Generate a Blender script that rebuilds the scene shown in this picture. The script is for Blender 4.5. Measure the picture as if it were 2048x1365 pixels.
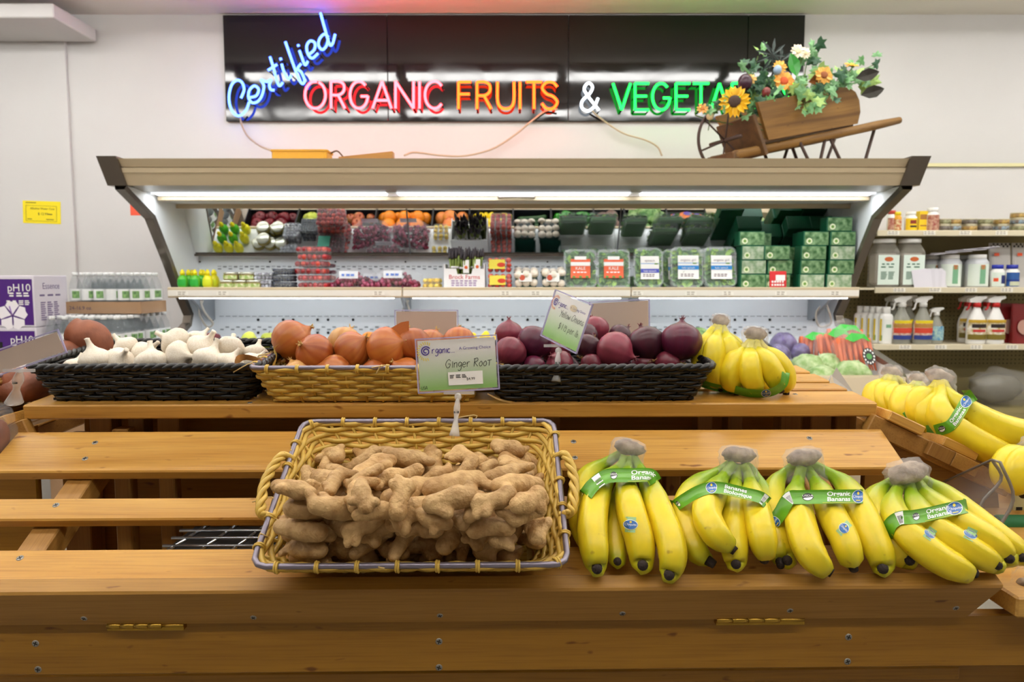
import bpy, bmesh, math, random
import numpy as np
from mathutils import Vector, Matrix
from mathutils.bvhtree import BVHTree
for o in list(bpy.data.objects): bpy.data.objects.remove(o)
SC = bpy.context.scene
COL = SC.collection
PI = math.pi
R = math.radians
# ------------------------------------------------------------------ camera
FPX = 1450.0; PITCH = R(4.93); CAMH = 1.2
cd = bpy.data.cameras.new('camera'); cam = bpy.data.objects.new('camera', cd); COL.objects.link(cam)
cam.location = (0, 0, CAMH); cam.rotation_euler = (PI/2 - PITCH, 0, 0)
cd.sensor_width = 36.0; cd.lens = FPX/2048*36.0; cd.clip_start = 0.02
cd.dof.use_dof = True; cd.dof.focus_distance = 1.12; cd.dof.aperture_fstop = 8.0
SC.camera = cam
# ------------------------------------------------------------------ world, exposure
w = bpy.data.worlds.new('store_air'); SC.world = w; w.use_nodes = True
w.node_tree.nodes['Background'].inputs[0].default_value = (1.0, 0.97, 0.93, 1)
w.node_tree.nodes['Background'].inputs[1].default_value = 0.2
SC.view_settings.view_transform = 'Standard'; SC.view_settings.look = 'None'
SC.view_settings.gamma = 1.0; SC.view_settings.use_curve_mapping = False
SC.view_settings.exposure = 0.27
CEIL_LAMP = 18.0       # ceiling fluorescent tubes
CASE_LAMP = 8.0        # tubes in the cooler

# ------------------------------------------------------------------ photo geometry helpers (pixel ray -> point at a distance)
def ray(px, py):
    u = (px-1024)/FPX; v = (py-682.5)/FPX
    return Vector((u, math.cos(PITCH)-v*math.sin(PITCH), -math.sin(PITCH)-v*math.cos(PITCH)))
def at(px, py, Y):
    d = ray(px, py); return Vector((0, 0, CAMH)) + d*(Y/d.y)
# ------------------------------------------------------------------ materials
def lin(c):
    if isinstance(c, str):
        c = c.lstrip('#'); c = [int(c[i:i+2], 16)/255 for i in (0, 2, 4)]
    return tuple((x/12.92 if x <= .04045 else ((x+.055)/1.055)**2.4) for x in c[:3]) + (1.0,)
MATS = {}
def mat(name, col='#808080', rough=.5, metal=0., alpha=1., emit=None, es=0., spec=.5, noise=0., nscale=30., bump=0., bscale=60.,
        col2=None, vcol=False, rvar=0., trans=0., coat=0., stretch=(1, 1, 1), sss=0.):
    if name in MATS: return MATS[name]
    m = bpy.data.materials.new(name); m.use_nodes = True; nt = m.node_tree; N = nt.nodes; L = nt.links
    b = N['Principled BSDF']
    b.inputs['Roughness'].default_value = rough; b.inputs['Metallic'].default_value = metal
    b.inputs['Alpha'].default_value = alpha; b.inputs['Specular IOR Level'].default_value = spec
    b.inputs['Base Color'].default_value = lin(col)
    if trans: b.inputs['Transmission Weight'].default_value = trans
    if coat: b.inputs['Coat Weight'].default_value = coat; b.inputs['Coat Roughness'].default_value = .15
    if sss: b.inputs['Subsurface Weight'].default_value = sss; b.inputs['Subsurface Radius'].default_value = (.01, .006, .003)
    if emit: b.inputs['Emission Color'].default_value = lin(emit); b.inputs['Emission Strength'].default_value = es
    tc = None
    def coord():
        nonlocal tc
        if tc is None:
            t = N.new('ShaderNodeTexCoord'); mp = N.new('ShaderNodeMapping'); mp.inputs['Scale'].default_value = stretch
            L.new(t.outputs['Object'], mp.inputs['Vector']); tc = mp.outputs['Vector']
        return tc
    src = None
    if vcol:
        a = N.new('ShaderNodeAttribute'); a.attribute_name = 'Col'; src = a.outputs['Color']
    if noise or col2:
        n = N.new('ShaderNodeTexNoise'); n.inputs['Scale'].default_value = nscale; n.inputs['Detail'].default_value = 5
        L.new(coord(), n.inputs['Vector'])
        mx = N.new('ShaderNodeMix'); mx.data_type = 'RGBA'
        rp = N.new('ShaderNodeValToRGB'); rp.color_ramp.elements[0].position = .35; rp.color_ramp.elements[1].position = .65
        L.new(n.outputs['Fac'], rp.inputs['Fac'])
        if col2:
            L.new(rp.outputs['Color'], mx.inputs[0])
            mx.inputs[7].default_value = lin(col2)
        else:
            mu = N.new('ShaderNodeMath'); mu.operation = 'MULTIPLY'; mu.inputs[1].default_value = noise
            L.new(rp.outputs['Color'], mu.inputs[0]); L.new(mu.outputs[0], mx.inputs[0]); mx.blend_type = 'MULTIPLY'
            mx.inputs[7].default_value = (.25, .2, .15, 1)
        if src: L.new(src, mx.inputs[6])
        else: mx.inputs[6].default_value = lin(col)
        src = mx.outputs[2]
    if rvar:
        oi = N.new('ShaderNodeObjectInfo'); mr = N.new('ShaderNodeMapRange')
        mr.inputs['To Min'].default_value = 1-rvar; mr.inputs['To Max'].default_value = 1+rvar*.6
        L.new(oi.outputs['Random'], mr.inputs['Value'])
        hs = N.new('ShaderNodeHueSaturation'); L.new(mr.outputs[0], hs.inputs['Value'])
        if src: L.new(src, hs.inputs['Color'])
        else: hs.inputs['Color'].default_value = lin(col)
        src = hs.outputs['Color']
    if src: L.new(src, b.inputs['Base Color'])
    if bump:
        n2 = N.new('ShaderNodeTexNoise'); n2.inputs['Scale'].default_value = bscale; n2.inputs['Detail'].default_value = 4
        L.new(coord(), n2.inputs['Vector'])
        bp = N.new('ShaderNodeBump'); bp.inputs['Strength'].default_value = bump; bp.inputs['Distance'].default_value = .004
        L.new(n2.outputs['Fac'], bp.inputs['Height']); L.new(bp.outputs['Normal'], b.inputs['Normal'])
    MATS[name] = m; return m
def wood(name, c1, c2, axis='x', rough=.38, rvar=.12):
    if name in MATS: return MATS[name]
    m = bpy.data.materials.new(name); m.use_nodes = True; nt = m.node_tree; N = nt.nodes; L = nt.links; b = N['Principled BSDF']
    t = N.new('ShaderNodeTexCoord'); oi = N.new('ShaderNodeObjectInfo')
    ad = N.new('ShaderNodeVectorMath'); ad.operation = 'ADD'
    sc = N.new('ShaderNodeVectorMath'); sc.operation = 'SCALE'; sc.inputs[3].default_value = 7.0
    cx = N.new('ShaderNodeCombineXYZ')
    for i in range(3): L.new(oi.outputs['Random'], cx.inputs[i])
    L.new(cx.outputs[0], sc.inputs[0]); L.new(t.outputs['Object'], ad.inputs[0]); L.new(sc.outputs[0], ad.inputs[1])
    def stretched(k):
        mp = N.new('ShaderNodeMapping'); s = [k[1]]*3; s['xyz'.index(axis)] = k[0]
        mp.inputs['Scale'].default_value = s; L.new(ad.outputs[0], mp.inputs['Vector']); return mp.outputs['Vector']
    n1 = N.new('ShaderNodeTexNoise'); n1.inputs['Scale'].default_value = 1; n1.inputs['Detail'].default_value = 6; n1.inputs['Distortion'].default_value = .6
    L.new(stretched((1.6, 26)), n1.inputs['Vector'])
    n2 = N.new('ShaderNodeTexNoise'); n2.inputs['Scale'].default_value = 1; n2.inputs['Detail'].default_value = 3
    L.new(stretched((9, 330)), n2.inputs['Vector'])
    rp = N.new('ShaderNodeValToRGB'); rp.color_ramp.elements[0].position = .3; rp.color_ramp.elements[1].position = .72
    rp.color_ramp.elements[0].color = lin(c1); rp.color_ramp.elements[1].color = lin(c2)
    L.new(n1.outputs['Fac'], rp.inputs['Fac'])
    mx = N.new('ShaderNodeMix'); mx.data_type = 'RGBA'; mx.blend_type = 'MULTIPLY'
    r2 = N.new('ShaderNodeValToRGB'); r2.color_ramp.elements[0].position = .45; r2.color_ramp.elements[1].position = .75
    r2.color_ramp.elements[0].color = (0, 0, 0, 1); r2.color_ramp.elements[1].color = (.45, .45, .45, 1)
    L.new(n2.outputs['Fac'], r2.inputs['Fac']); L.new(r2.outputs['Color'], mx.inputs[0])
    L.new(rp.outputs['Color'], mx.inputs[6]); mx.inputs[7].default_value = (.55, .42, .28, 1)
    # small dark specks and knots
    n3 = N.new('ShaderNodeTexNoise'); n3.inputs['Scale'].default_value = 1; n3.inputs['Detail'].default_value = 1
    L.new(stretched((28, 75)), n3.inputs['Vector'])
    r3 = N.new('ShaderNodeValToRGB'); r3.color_ramp.elements[0].position = .72; r3.color_ramp.elements[1].position = .8
    L.new(n3.outputs['Fac'], r3.inputs['Fac'])
    m3 = N.new('ShaderNodeMix'); m3.data_type = 'RGBA'; m3.blend_type = 'MULTIPLY'
    L.new(r3.outputs['Color'], m3.inputs[0]); L.new(mx.outputs[2], m3.inputs[6]); m3.inputs[7].default_value = (.45, .32, .22, 1)
    mr = N.new('ShaderNodeMapRange'); mr.inputs['To Min'].default_value = 1-rvar; mr.inputs['To Max'].default_value = 1+rvar*.5
    L.new(oi.outputs['Random'], mr.inputs['Value'])
    hs = N.new('ShaderNodeHueSaturation'); L.new(mr.outputs[0], hs.inputs['Value']); L.new(m3.outputs[2], hs.inputs['Color'])
    L.new(hs.outputs['Color'], b.inputs['Base Color'])
    b.inputs['Roughness'].default_value = rough
    bp = N.new('ShaderNodeBump'); bp.inputs['Strength'].default_value = .15; bp.inputs['Distance'].default_value = .001
    L.new(n2.outputs['Fac'], bp.inputs['Height']); L.new(bp.outputs['Normal'], b.inputs['Normal'])
    MATS[name] = m; return m
def emis(name, rgb, strength):
    if name in MATS: return MATS[name]
    m = bpy.data.materials.new(name); m.use_nodes = True; nt = m.node_tree; nt.nodes.clear()
    e = nt.nodes.new('ShaderNodeEmission'); e.inputs[0].default_value = tuple(rgb)+(1,); e.inputs[1].default_value = strength
    o = nt.nodes.new('ShaderNodeOutputMaterial'); nt.links.new(e.outputs[0], o.inputs[0]); MATS[name] = m; return m
# ------------------------------------------------------------------ mesh building
def catmull(P, n):
    P = [Vector(p) for p in P]; m = len(P)
    if m == 2: return [P[0].lerp(P[1], i/(n-1)) for i in range(n)]
    out = []
    for i in range(n):
        t = i/(n-1)*(m-1); k = min(int(t), m-2); s = t-k
        p1, p2 = P[k], P[k+1]; p0 = P[k-1] if k else p1*2-p2; p3 = P[k+2] if k+2 < m else p2*2-p1
        out.append(.5*((2*p1)+(p2-p0)*s+(2*p0-5*p1+4*p2-p3)*s*s+(3*p1-p0-3*p2+p3)*s**3))
    return out
def basis(x, y, z, o=(0, 0, 0)):
    M = Matrix.Identity(4)
    for i in range(3): M[i][0] = x[i]; M[i][1] = y[i]; M[i][2] = z[i]; M[i][3] = o[i]
    return M
class MB:
    def __init__(s): s.v = []; s.f = []; s.mi = []; s.sm = []; s.c = []
    def add(s, V, F, m=0, sm=False, M=None, col=None):
        k = len(s.v)
        if M is not None: V = [M @ Vector(p) for p in V]
        s.v += [tuple(p) for p in V]; s.f += [tuple(k+i for i in f) for f in F]
        s.mi += [m]*len(F); s.sm += [sm]*len(F)
        s.c += list(col) if col is not None and not isinstance(col[0], (int, float)) else [col or (1, 1, 1)]*len(V)
        return s
    def box(s, c, size, b=0., m=0, M=None):
        h = [x/2 for x in size]; T = Matrix.Translation(c)
        if M is not None: T = M @ T
        if b <= 0:
            V = [(sx*h[0], sy*h[1], sz*h[2]) for sx in (-1, 1) for sy in (-1, 1) for sz in (-1, 1)]
            return s.add(V, [(0, 1, 3, 2), (4, 6, 7, 5), (0, 4, 5, 1), (2, 3, 7, 6), (0, 2, 6, 4), (1, 5, 7, 3)], m, False, T)
        V = []; ix = {}
        for sx in (-1, 1):
            for sy in (-1, 1):
                for sz in (-1, 1):
                    for a in range(3):
                        sg = (sx, sy, sz); p = [sg[i]*(h[i] if i == a else h[i]-b) for i in range(3)]
                        ix[(sg, a)] = len(V); V.append(p)
        F = []
        def sg(a, sa, bb=None, sb=None, c=None, scc=None):
            l = [0, 0, 0]; l[a] = sa
            if bb is not None: l[bb] = sb
            if c is not None: l[c] = scc
            return tuple(l)
        for a in range(3):
            q, r = [i for i in range(3) if i != a]
            for sa in (-1, 1): F.append([ix[(sg(a, sa, q, x, r, y), a)] for x, y in ((-1, -1), (1, -1), (1, 1), (-1, 1))])
            for sq in (-1, 1):
                for sr in (-1, 1):
                    F.append([ix[(sg(a, -1, q, sq, r, sr), q)], ix[(sg(a, 1, q, sq, r, sr), q)], ix[(sg(a, 1, q, sq, r, sr), r)], ix[(sg(a, -1, q, sq, r, sr), r)]])
        for sx in (-1, 1):
            for sy in (-1, 1):
                for sz in (-1, 1): F.append([ix[((sx, sy, sz), a)] for a in range(3)])
        return s.add(V, F, m, False, T)
    def tube(s, P, r, n=8, m=0, cap=True, closed=False, flat=1., M=None, col=None, sm=True):
        P = [Vector(p) for p in P]; K = len(P); V = []; F = []
        rad = r if callable(r) else (lambda t: r)
        def tang(i):
            if closed: return (P[(i+1) % K]-P[i-1]).normalized()
            return (P[min(i+1, K-1)]-P[max(i-1, 0)]).normalized()
        t0 = tang(0); up = Vector((0, 0, 1)) if abs(t0.z) < .9 else Vector((1, 0, 0))
        nrm = (up-t0*up.dot(t0)).normalized()
        for i in range(K):
            t = tang(i); nrm = (nrm-t*nrm.dot(t))
            nrm = nrm.normalized() if nrm.length > 1e-6 else Vector((0, 0, 1)); bn = t.cross(nrm); rr = rad(i/(K-1))
            for j in range(n):
                a = 2*PI*j/n; V.append(P[i]+nrm*(math.cos(a)*rr*flat)+bn*(math.sin(a)*rr))
        for i in range(K if closed else K-1):
            for j in range(n):
                a = i*n+j; b_ = i*n+(j+1) % n; c = ((i+1) % K)*n+(j+1) % n; d = ((i+1) % K)*n+j; F.append((a, b_, c, d))
        if cap and not closed: F.append(tuple(range(n))); F.append(tuple((K-1)*n+j for j in range(n)))
        return s.add(V, F, m, sm, M, col)
    def lathe(s, prof, n=20, m=0, M=None, a0=0., a1=2*PI, mod=None, col=None, sm=True):
        full = abs(a1-a0-2*PI) < 1e-6; K = n if full else n+1; V = []; F = []; C = []
        for i, (r, z) in enumerate(prof):
            for j in range(K):
                a = a0+(a1-a0)*j/n; q = r*(mod(a, i/(len(prof)-1)) if mod else 1)
                V.append((q*math.cos(a), q*math.sin(a), z))
                if col and callable(col): C.append(col(a, i/(len(prof)-1)))
        for i in range(len(prof)-1):
            for j in range(n if full else n):
                j2 = (j+1) % K if full else j+1
                F.append((i*K+j, i*K+j2, (i+1)*K+j2, (i+1)*K+j))
        if full:
            if prof[0][0] > 1e-5: F.append(tuple(range(K)))
            if prof[-1][0] > 1e-5: F.append(tuple((len(prof)-1)*K+j for j in range(K)))
        return s.add(V, F, m, sm, M, C if C else (col if not callable(col) else None))
    def ell(s, c, r, n=12, k=8, m=0, M=None, mod=None, col=None):
        V = []; F = []
        for i in range(k+1):
            th = PI*i/k
            for j in range(n):
                ph = 2*PI*j/n; d = Vector((math.sin(th)*math.cos(ph), math.sin(th)*math.sin(ph), -math.cos(th)))
                q = mod(d) if mod else 1; V.append((c[0]+r[0]*d.x*q, c[1]+r[1]*d.y*q, c[2]+r[2]*d.z*q))
        for i in range(k):
            for j in range(n): F.append((i*n+j, i*n+(j+1) % n, (i+1)*n+(j+1) % n, (i+1)*n+j))
        return s.add(V, F, m, True, M, col)
    def prism(s, poly, z0, z1, m=0, M=None, sm=False):
        n = len(poly); V = [(x, y, z0) for x, y in poly]+[(x, y, z1) for x, y in poly]
        F = [tuple(range(n)), tuple(n+i for i in range(n))]+[(i, (i+1) % n, n+(i+1) % n, n+i) for i in range(n)]
        return s.add(V, F, m, sm, M)
    def quad(s, a, b, c, d, m=0): return s.add([a, b, c, d], [(0, 1, 2, 3)], m)
    def mesh(s, name, mats, vcol=False, weld=False):
        me = bpy.data.meshes.new(name); me.from_pydata(s.v, [], s.f)
        for x in (mats if isinstance(mats, (list, tuple)) else [mats]): me.materials.append(x)
        me.polygons.foreach_set('material_index', s.mi); me.polygons.foreach_set('use_smooth', s.sm)
        if vcol:
            at_ = me.color_attributes.new('Col', 'FLOAT_COLOR', 'POINT')
            at_.data.foreach_set('color', [x for c in s.c for x in (c[0], c[1], c[2], 1.0)])
        bm = bmesh.new(); bm.from_mesh(me)
        if weld: bmesh.ops.remove_doubles(bm, verts=bm.verts, dist=1e-5)
        bmesh.ops.recalc_face_normals(bm, faces=bm.faces); bm.to_mesh(me); bm.free(); me.update()
        return me
    def obj(s, name, mats, parent=None, M=None, vcol=False, weld=False):
        return link(name, s.mesh(name, mats, vcol, weld), parent, M)
def link(name, me, parent=None, M=None):
    o = bpy.data.objects.new(name, me); COL.objects.link(o)
    if parent: o.parent = parent
    if M is not None: o.matrix_local = M
    return o
def tag(o, label=None, cat=None, group=None, kind=None):
    if label: o['label'] = label
    if cat: o['category'] = cat
    if group: o['group'] = group
    if kind: o['kind'] = kind
    return o
def thing(name, label, cat, loc=(0, 0, 0), rotz=0., group=None, M=None):
    o = bpy.data.objects.new(name, None); COL.objects.link(o); o.empty_display_size = .02
    if M is not None: o.matrix_world = M
    else: o.location = loc; o.rotation_euler = (0, 0, rotz)
    return tag(o, label, cat, group)
KIDS = {}
def dup(root, M=None, label=None, group=None):
    def cp(o, par):
        c = o.copy(); COL.objects.link(c)
        if par: c.parent = par; c.matrix_parent_inverse = o.matrix_parent_inverse.copy()
        for ch in list(o.children): cp(ch, c)
        return c
    r = cp(root, None)
    if M is not None: r.matrix_world = M
    if label: r['label'] = label
    if group: r['group'] = group
    return r
def T(x, y, z): return Matrix.Translation((x, y, z))
def RX(a): return Matrix.Rotation(a, 4, 'X')
def RY(a): return Matrix.Rotation(a, 4, 'Y')
def RZ(a): return Matrix.Rotation(a, 4, 'Z')
def S(x, y=None, z=None): return Matrix.Diagonal((x, y if y else x, z if z else x, 1))
def textV(txt, size, align='LEFT', shear=0., sx=1., bold=0.):
    c = bpy.data.curves.new('t', 'FONT'); c.body = txt; c.size = size; c.align_x = align; c.shear = shear; c.resolution_u = 3
    c.space_character = 1.0; c.offset = bold
    o = bpy.data.objects.new('t', c); COL.objects.link(o)
    dg = bpy.context.evaluated_depsgraph_get(); me = o.evaluated_get(dg).to_mesh()
    V = [(v.co.x*sx, v.co.y, 0) for v in me.vertices]; F = [tuple(p.vertices) for p in me.polygons]
    o.evaluated_get(dg).to_mesh_clear(); bpy.data.objects.remove(o); bpy.data.curves.remove(c)
    return V, F
def ovalV(rx, ry, n=24, c=(0, 0), rings=1):
    V = [(c[0], c[1], 0)]; F = []
    for k in range(1, rings+1): V += [(c[0]+rx*k/rings*math.cos(2*PI*i/n), c[1]+ry*k/rings*math.sin(2*PI*i/n), 0) for i in range(n)]
    F += [(0, 1+i, 1+(i+1) % n) for i in range(n)]
    for k in range(1, rings): F += [(1+(k-1)*n+i, 1+k*n+i, 1+k*n+(i+1) % n, 1+(k-1)*n+(i+1) % n) for i in range(n)]
    return V, F
def rectV(x0, y0, x1, y1, nx=1, ny=1):
    V = [(x0+(x1-x0)*i/nx, y0+(y1-y0)*j/ny, 0) for j in range(ny+1) for i in range(nx+1)]
    return V, [(j*(nx+1)+i, j*(nx+1)+i+1, (j+1)*(nx+1)+i+1, (j+1)*(nx+1)+i) for j in range(ny) for i in range(nx)]
def strokeV(lines, w, n=None):
    """flat pen strokes in the xy plane: ribbons of width w along smoothed polylines"""
    V = []; F = []
    for P in lines:
        Q = catmull([(p[0], p[1], 0) for p in P], n or max(2, len(P)*4))
        k = len(V)
        for i, q in enumerate(Q):
            t = (Q[min(i+1, len(Q)-1)]-Q[max(i-1, 0)]); t = t.normalized() if t.length else Vector((1, 0, 0)); nn = Vector((-t.y, t.x, 0))*w/2
            V += [q+nn, q-nn]
        F += [(k+2*i, k+2*i+1, k+2*i+3, k+2*i+2) for i in range(len(Q)-1)]
    return V, F
def flat(mb, VF, M, m=0): mb.add(VF[0], VF[1], m, False, M)
def bars(mb, M, w, h, rows, words, seed=1, m=0):
    """rows of unreadable small print: short dashes of varying length"""
    rg = random.Random(seed)
    for j in range(rows):
        x = 0.
        for i in range(words):
            l = w/words*rg.uniform(.55, .85); flat(mb, rectV(x, j*h*1.7, x+l, j*h*1.7+h), M, m); x += w/words
rng = random.Random(7)
# ================================================================== THE ROOM
WALLY = 4.7; CEILZ = at(1024, 29, WALLY).z
m_wall = mat('wall_paint', '#cfcdcb', .75, noise=.06, nscale=1.2, bump=.05, bscale=300)
m_ceil = mat('ceiling_paint', '#e3ded6', .8, bump=.25, bscale=120)
m_floor = mat('floor_tile', '#8a8478', .35, noise=.2, nscale=6)
def struct(name, mb, m, **k): return tag(mb.obj(name, m, **k), kind='structure')
x0, x1, yb = -5.5, 5.5, -5.0
struct('floor', MB().box((0, (yb+WALLY)/2, -.05), (x1-x0+.4, WALLY-yb+.4, .1)), m_floor)
struct('ceiling', MB().box((0, (yb+WALLY)/2, CEILZ+.05), (x1-x0+.4, WALLY-yb+.4, .1)), m_ceil)
struct('wall_back', MB().box((0, WALLY+.05, CEILZ/2), (x1-x0+.2, .1, CEILZ)), m_wall)
struct('wall_front', MB().box((0, yb-.05, CEILZ/2), (x1-x0+.2, .1, CEILZ)), m_wall)
struct('wall_left', MB().box((x0-.05, (yb+WALLY)/2, CEILZ/2), (.1, WALLY-yb, CEILZ)), m_wall)
struct('wall_right', MB().box((x1+.05, (yb+WALLY)/2, CEILZ/2), (.1, WALLY-yb, CEILZ)), m_wall)
# pilaster at the left with a boxed beam on top of it
PY = WALLY-.025
pe = at(127, 45, PY)
struct('wall_pilaster', MB().box(((pe.x+x0)/2, WALLY-.0125, CEILZ/2), (pe.x-x0, .025, CEILZ), .002), m_wall)
BY = WALLY-.45; b0 = at(106, 6, BY); b1 = at(106, 35, BY)
struct('trim_1', MB().box(((b0.x+x0)/2, (BY+PY)/2, (b0.z+b1.z)/2), (b0.x-x0, PY-BY, b0.z-b1.z), .006), m_wall)
# ------------------------------------------------------------------ fluorescent ceiling lights: rows seen as reflections in the black sign
m_tube = emis('ceiling_tube_light', (1, .98, .945), CEIL_LAMP)
m_hous = mat('lamp_housing', '#e8e8e4', .4)
def ceiling_light():
    t = thing('ceiling_light', 'x', 'light')
    MB().box((0, 0, -.03), (1.2, .16, .06), .008).obj('housing', m_hous, t)
    for s in (-1, 1): MB().tube([(-.585, s*.045, -.075), (.585, s*.045, -.075)], .019, 10).obj('tube', m_tube, t)
    for s in (-1, 1): MB().box((s*.592, 0, -.072), (.016, .14, .035)).obj('socket', m_hous, t)
    return t
cl = ceiling_light(); first = True
for ry, lab in ((3.5, 'fluorescent ceiling light in the row nearest the neon sign'), (2.25, 'fluorescent ceiling light in the second row from the sign'),
                (1.0, 'fluorescent ceiling light in the row above the wooden table'), (-.25, 'fluorescent ceiling light in the row behind the camera')):
    for i in range(8):
        xx = .21+(i-4)*1.25+.625+(0.18 if ry == 3.5 else 0)
        o = cl if first else dup(cl)
        o.location = (xx, ry, CEILZ); o['label'] = lab; o['group'] = lab.split(' in the ')[-1] + ' of ceiling lights'; first = False
# ================================================================== NEON SIGN
SY = WALLY-.035
m_board = mat('black_sign_board', '#0b0a0d', .05, noise=0, spec=.6)
nt = m_board.node_tree; n = nt.nodes.new('ShaderNodeTexNoise'); n.inputs['Scale'].default_value = 3.2; n.inputs['Detail'].default_value = 6; n.inputs['Distortion'].default_value = 1.5
tcx = nt.nodes.new('ShaderNodeTexCoord'); nt.links.new(tcx.outputs['Object'], n.inputs['Vector'])
rp = nt.nodes.new('ShaderNodeMapRange'); rp.inputs['From Min'].default_value = .35; rp.inputs['From Max'].default_value = .75; rp.inputs['To Min'].default_value = .03; rp.inputs['To Max'].default_value = .12
nt.links.new(n.outputs['Fac'], rp.inputs['Value']); nt.links.new(rp.outputs[0], nt.nodes['Principled BSDF'].inputs['Roughness'])
sg = thing('neon_sign', 'black panel sign with neon tubing reading Certified ORGANIC FRUITS & VEGETABLES', 'sign', at(1024, 242, SY))
so = sg.location.copy()
zt = at(1024, 29.5, SY).z; zb = at(1024, 242, SY).z
xs = [at(448, 140, SY).x, at(775, 140, SY).x, at(1137, 140, SY).x, at(1495, 140, SY).x, at(1608, 140, SY).x]
for a, b in zip(xs, xs[1:]):
    MB().box(((a+b)/2, WALLY-.016, (zt+zb)/2), (b-a-.003, .03, zt-zb), .002).obj('panel', m_board, sg, T(*-so))
NY = SY-.055
def np_(px, py, Y=NY): return at(px, py, Y)
def neon(lines, m, name='letter_tube', r=.0082):
    mb = MB()
    for P in lines:
        Q = catmull([np_(*p) for p in P], max(6, len(P)*6)) if len(P) > 2 else [np_(*p) for p in P]
        mb.tube(Q, r, 8)
        for q in (Q[0], Q[-1]): mb.tube([q, (q.x, SY, q.z)], .0045, 6, m=1)
    return mb.obj(name, [m, mat('tube_blackout', '#101012', .4)], sg, T(*-so))
m_nb = emis('neon_blue', (.05, .11, 1.0), 10.0); m_nr = emis('neon_red', (1.0, .026, .033), 22.0)
m_no = emis('neon_orange', (1.0, .035, .004), 14.0); m_nw = emis('neon_white', (.8, .9, 1.0), 4.0); m_ng = emis('neon_green', (.012, 1.0, .06), 5.0)
k = .3418
for L_ in ([[(1410, 575), (1428, 525), (1415, 482), (1385, 470), (1355, 498), (1340, 560), (1346, 620), (1370, 665), (1405, 677), (1440, 645), (1458, 598)]],
           [[(1458, 572), (1500, 560), (1513, 523), (1488, 503), (1460, 528), (1454, 570), (1475, 601), (1508, 594), (1532, 560), (1544, 505), (1526, 466)]],
           [[(1526, 466), (1560, 478), (1586, 466), (1576, 496), (1584, 524), (1606, 528)]],
           [[(1580, 333), (1601, 400), (1618, 465), (1635, 502), (1656, 482)], [(1568, 412), (1622, 377)]],
           [[(1648, 375), (1658, 410), (1675, 450), (1690, 461), (1704, 440)], [(1641, 340), (1645, 352)]],
           [[(1670, 245), (1710, 360), (1748, 460), (1770, 490), (1782, 470), (1764, 425), (1742, 402), (1762, 372)]],
           [[(1752, 296), (1766, 335), (1785, 380), (1802, 358)], [(1744, 262), (1748, 272)]],
           [[(1800, 325), (1838, 292), (1842, 252), (1815, 240), (1795, 268), (1800, 312), (1826, 341), (1862, 312)]],
           [[(1922, 218), (1897, 200), (1870, 228), (1864, 265), (1885, 291), (1910, 268), (1921, 222)], [(1875, 75), (1900, 165), (1928, 258), (1946, 255), (1961, 200)]]):
    neon([[(x*k, y*k) for x, y in l] for l in L_], m_nb)
def ell_(x0, y0, x1, y1, a0=0, a1=360, n=12):
    return [((x0+x1)/2+(x1-x0)/2*math.cos(R(a0+(a1-a0)*i/n)), (y0+y1)/2-(y1-y0)/2*math.sin(R(a0+(a1-a0)*i/n))) for i in range(n+1)]
def letter(ch, x0, x1, yt, yb):
    X = lambda u: x0+(x1-x0)*u
    Y = lambda v: yb+(yt-yb)*v
    pts = lambda *p: [(X(a), Y(b)) for a, b in p]
    D = {'O': [ell_(x0, yt, x1, yb, 80, 430)],
         'C': [ell_(x0, yt, x1+2, yb, 42, 318)], 'G': [ell_(x0, yt, x1, yb, 45, 350)+pts((1, .45)), pts((1, .45), (.6, .45))],
         'R': [pts((0, 0), (0, 1)), pts((0, 1), (.55, 1), (.9, .88), (.9, .64), (.55, .5), (0, .5)), pts((.5, .5), (1, 0))],
         'A': [pts((0, 0), (.5, 1)), pts((.5, 1), (1, 0)), pts((.2, .3), (.8, .3))],
         'N': [pts((0, 0), (0, 1)), pts((0, 1), (1, 0)), pts((1, 0), (1, 1))], 'I': [pts((.5, 0), (.5, 1))],
         'F': [pts((0, 0), (0, 1)), pts((0, 1), (1, 1)), pts((0, .55), (.9, .55))], 'E': [pts((0, 0), (0, 1)), pts((0, 1), (1, 1)), pts((0, .52), (.85, .52)), pts((0, 0), (1, 0))],
         'U': [pts((0, 1), (0, .35), (.15, .08), (.5, 0), (.85, .08), (1, .35), (1, 1))], 'T': [pts((0, 1), (1, 1)), pts((.5, 1), (.5, 0))],
         'S': [pts((.95, .82), (.7, .98), (.3, .98), (.05, .78), (.3, .56), (.7, .46), (.95, .25), (.7, .02), (.3, .02), (.02, .2))],
         'V': [pts((0, 1), (.5, 0)), pts((.5, 0), (1, 1))], 'B': [pts((0, 0), (0, 1)), pts((0, 1), (.6, 1), (.9, .8), (.6, .53), (0, .53)), pts((.6, .53), (1, .3), (.6, 0), (0, 0))],
         'L': [pts((0, 1), (0, 0)), pts((0, 0), (1, 0))],
         '&': [pts((1, 0), (.3, .62), (.22, .85), (.45, 1), (.65, .85), (.5, .62), (.1, .35), (.08, .1), (.4, -.02), (.75, .15), (.95, .45))]}
    return D[ch]
for ch, a, b in (('O', 610, 651), ('R', 662, 690), ('G', 700, 736), ('A', 745, 783), ('N', 791, 827), ('I', 832, 846), ('C', 850, 886)):
    neon(letter(ch, a, b, 163, 217), m_nr)
for ch, a, b in (('F', 917, 942), ('R', 954, 982), ('U', 995, 1028), ('I', 1034, 1046), ('T', 1052, 1084), ('S', 1083, 1116)):
    neon(letter(ch, a, b, 164, 218), m_no)
neon(letter('&', 1161, 1198, 166, 221), m_nw)
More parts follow.
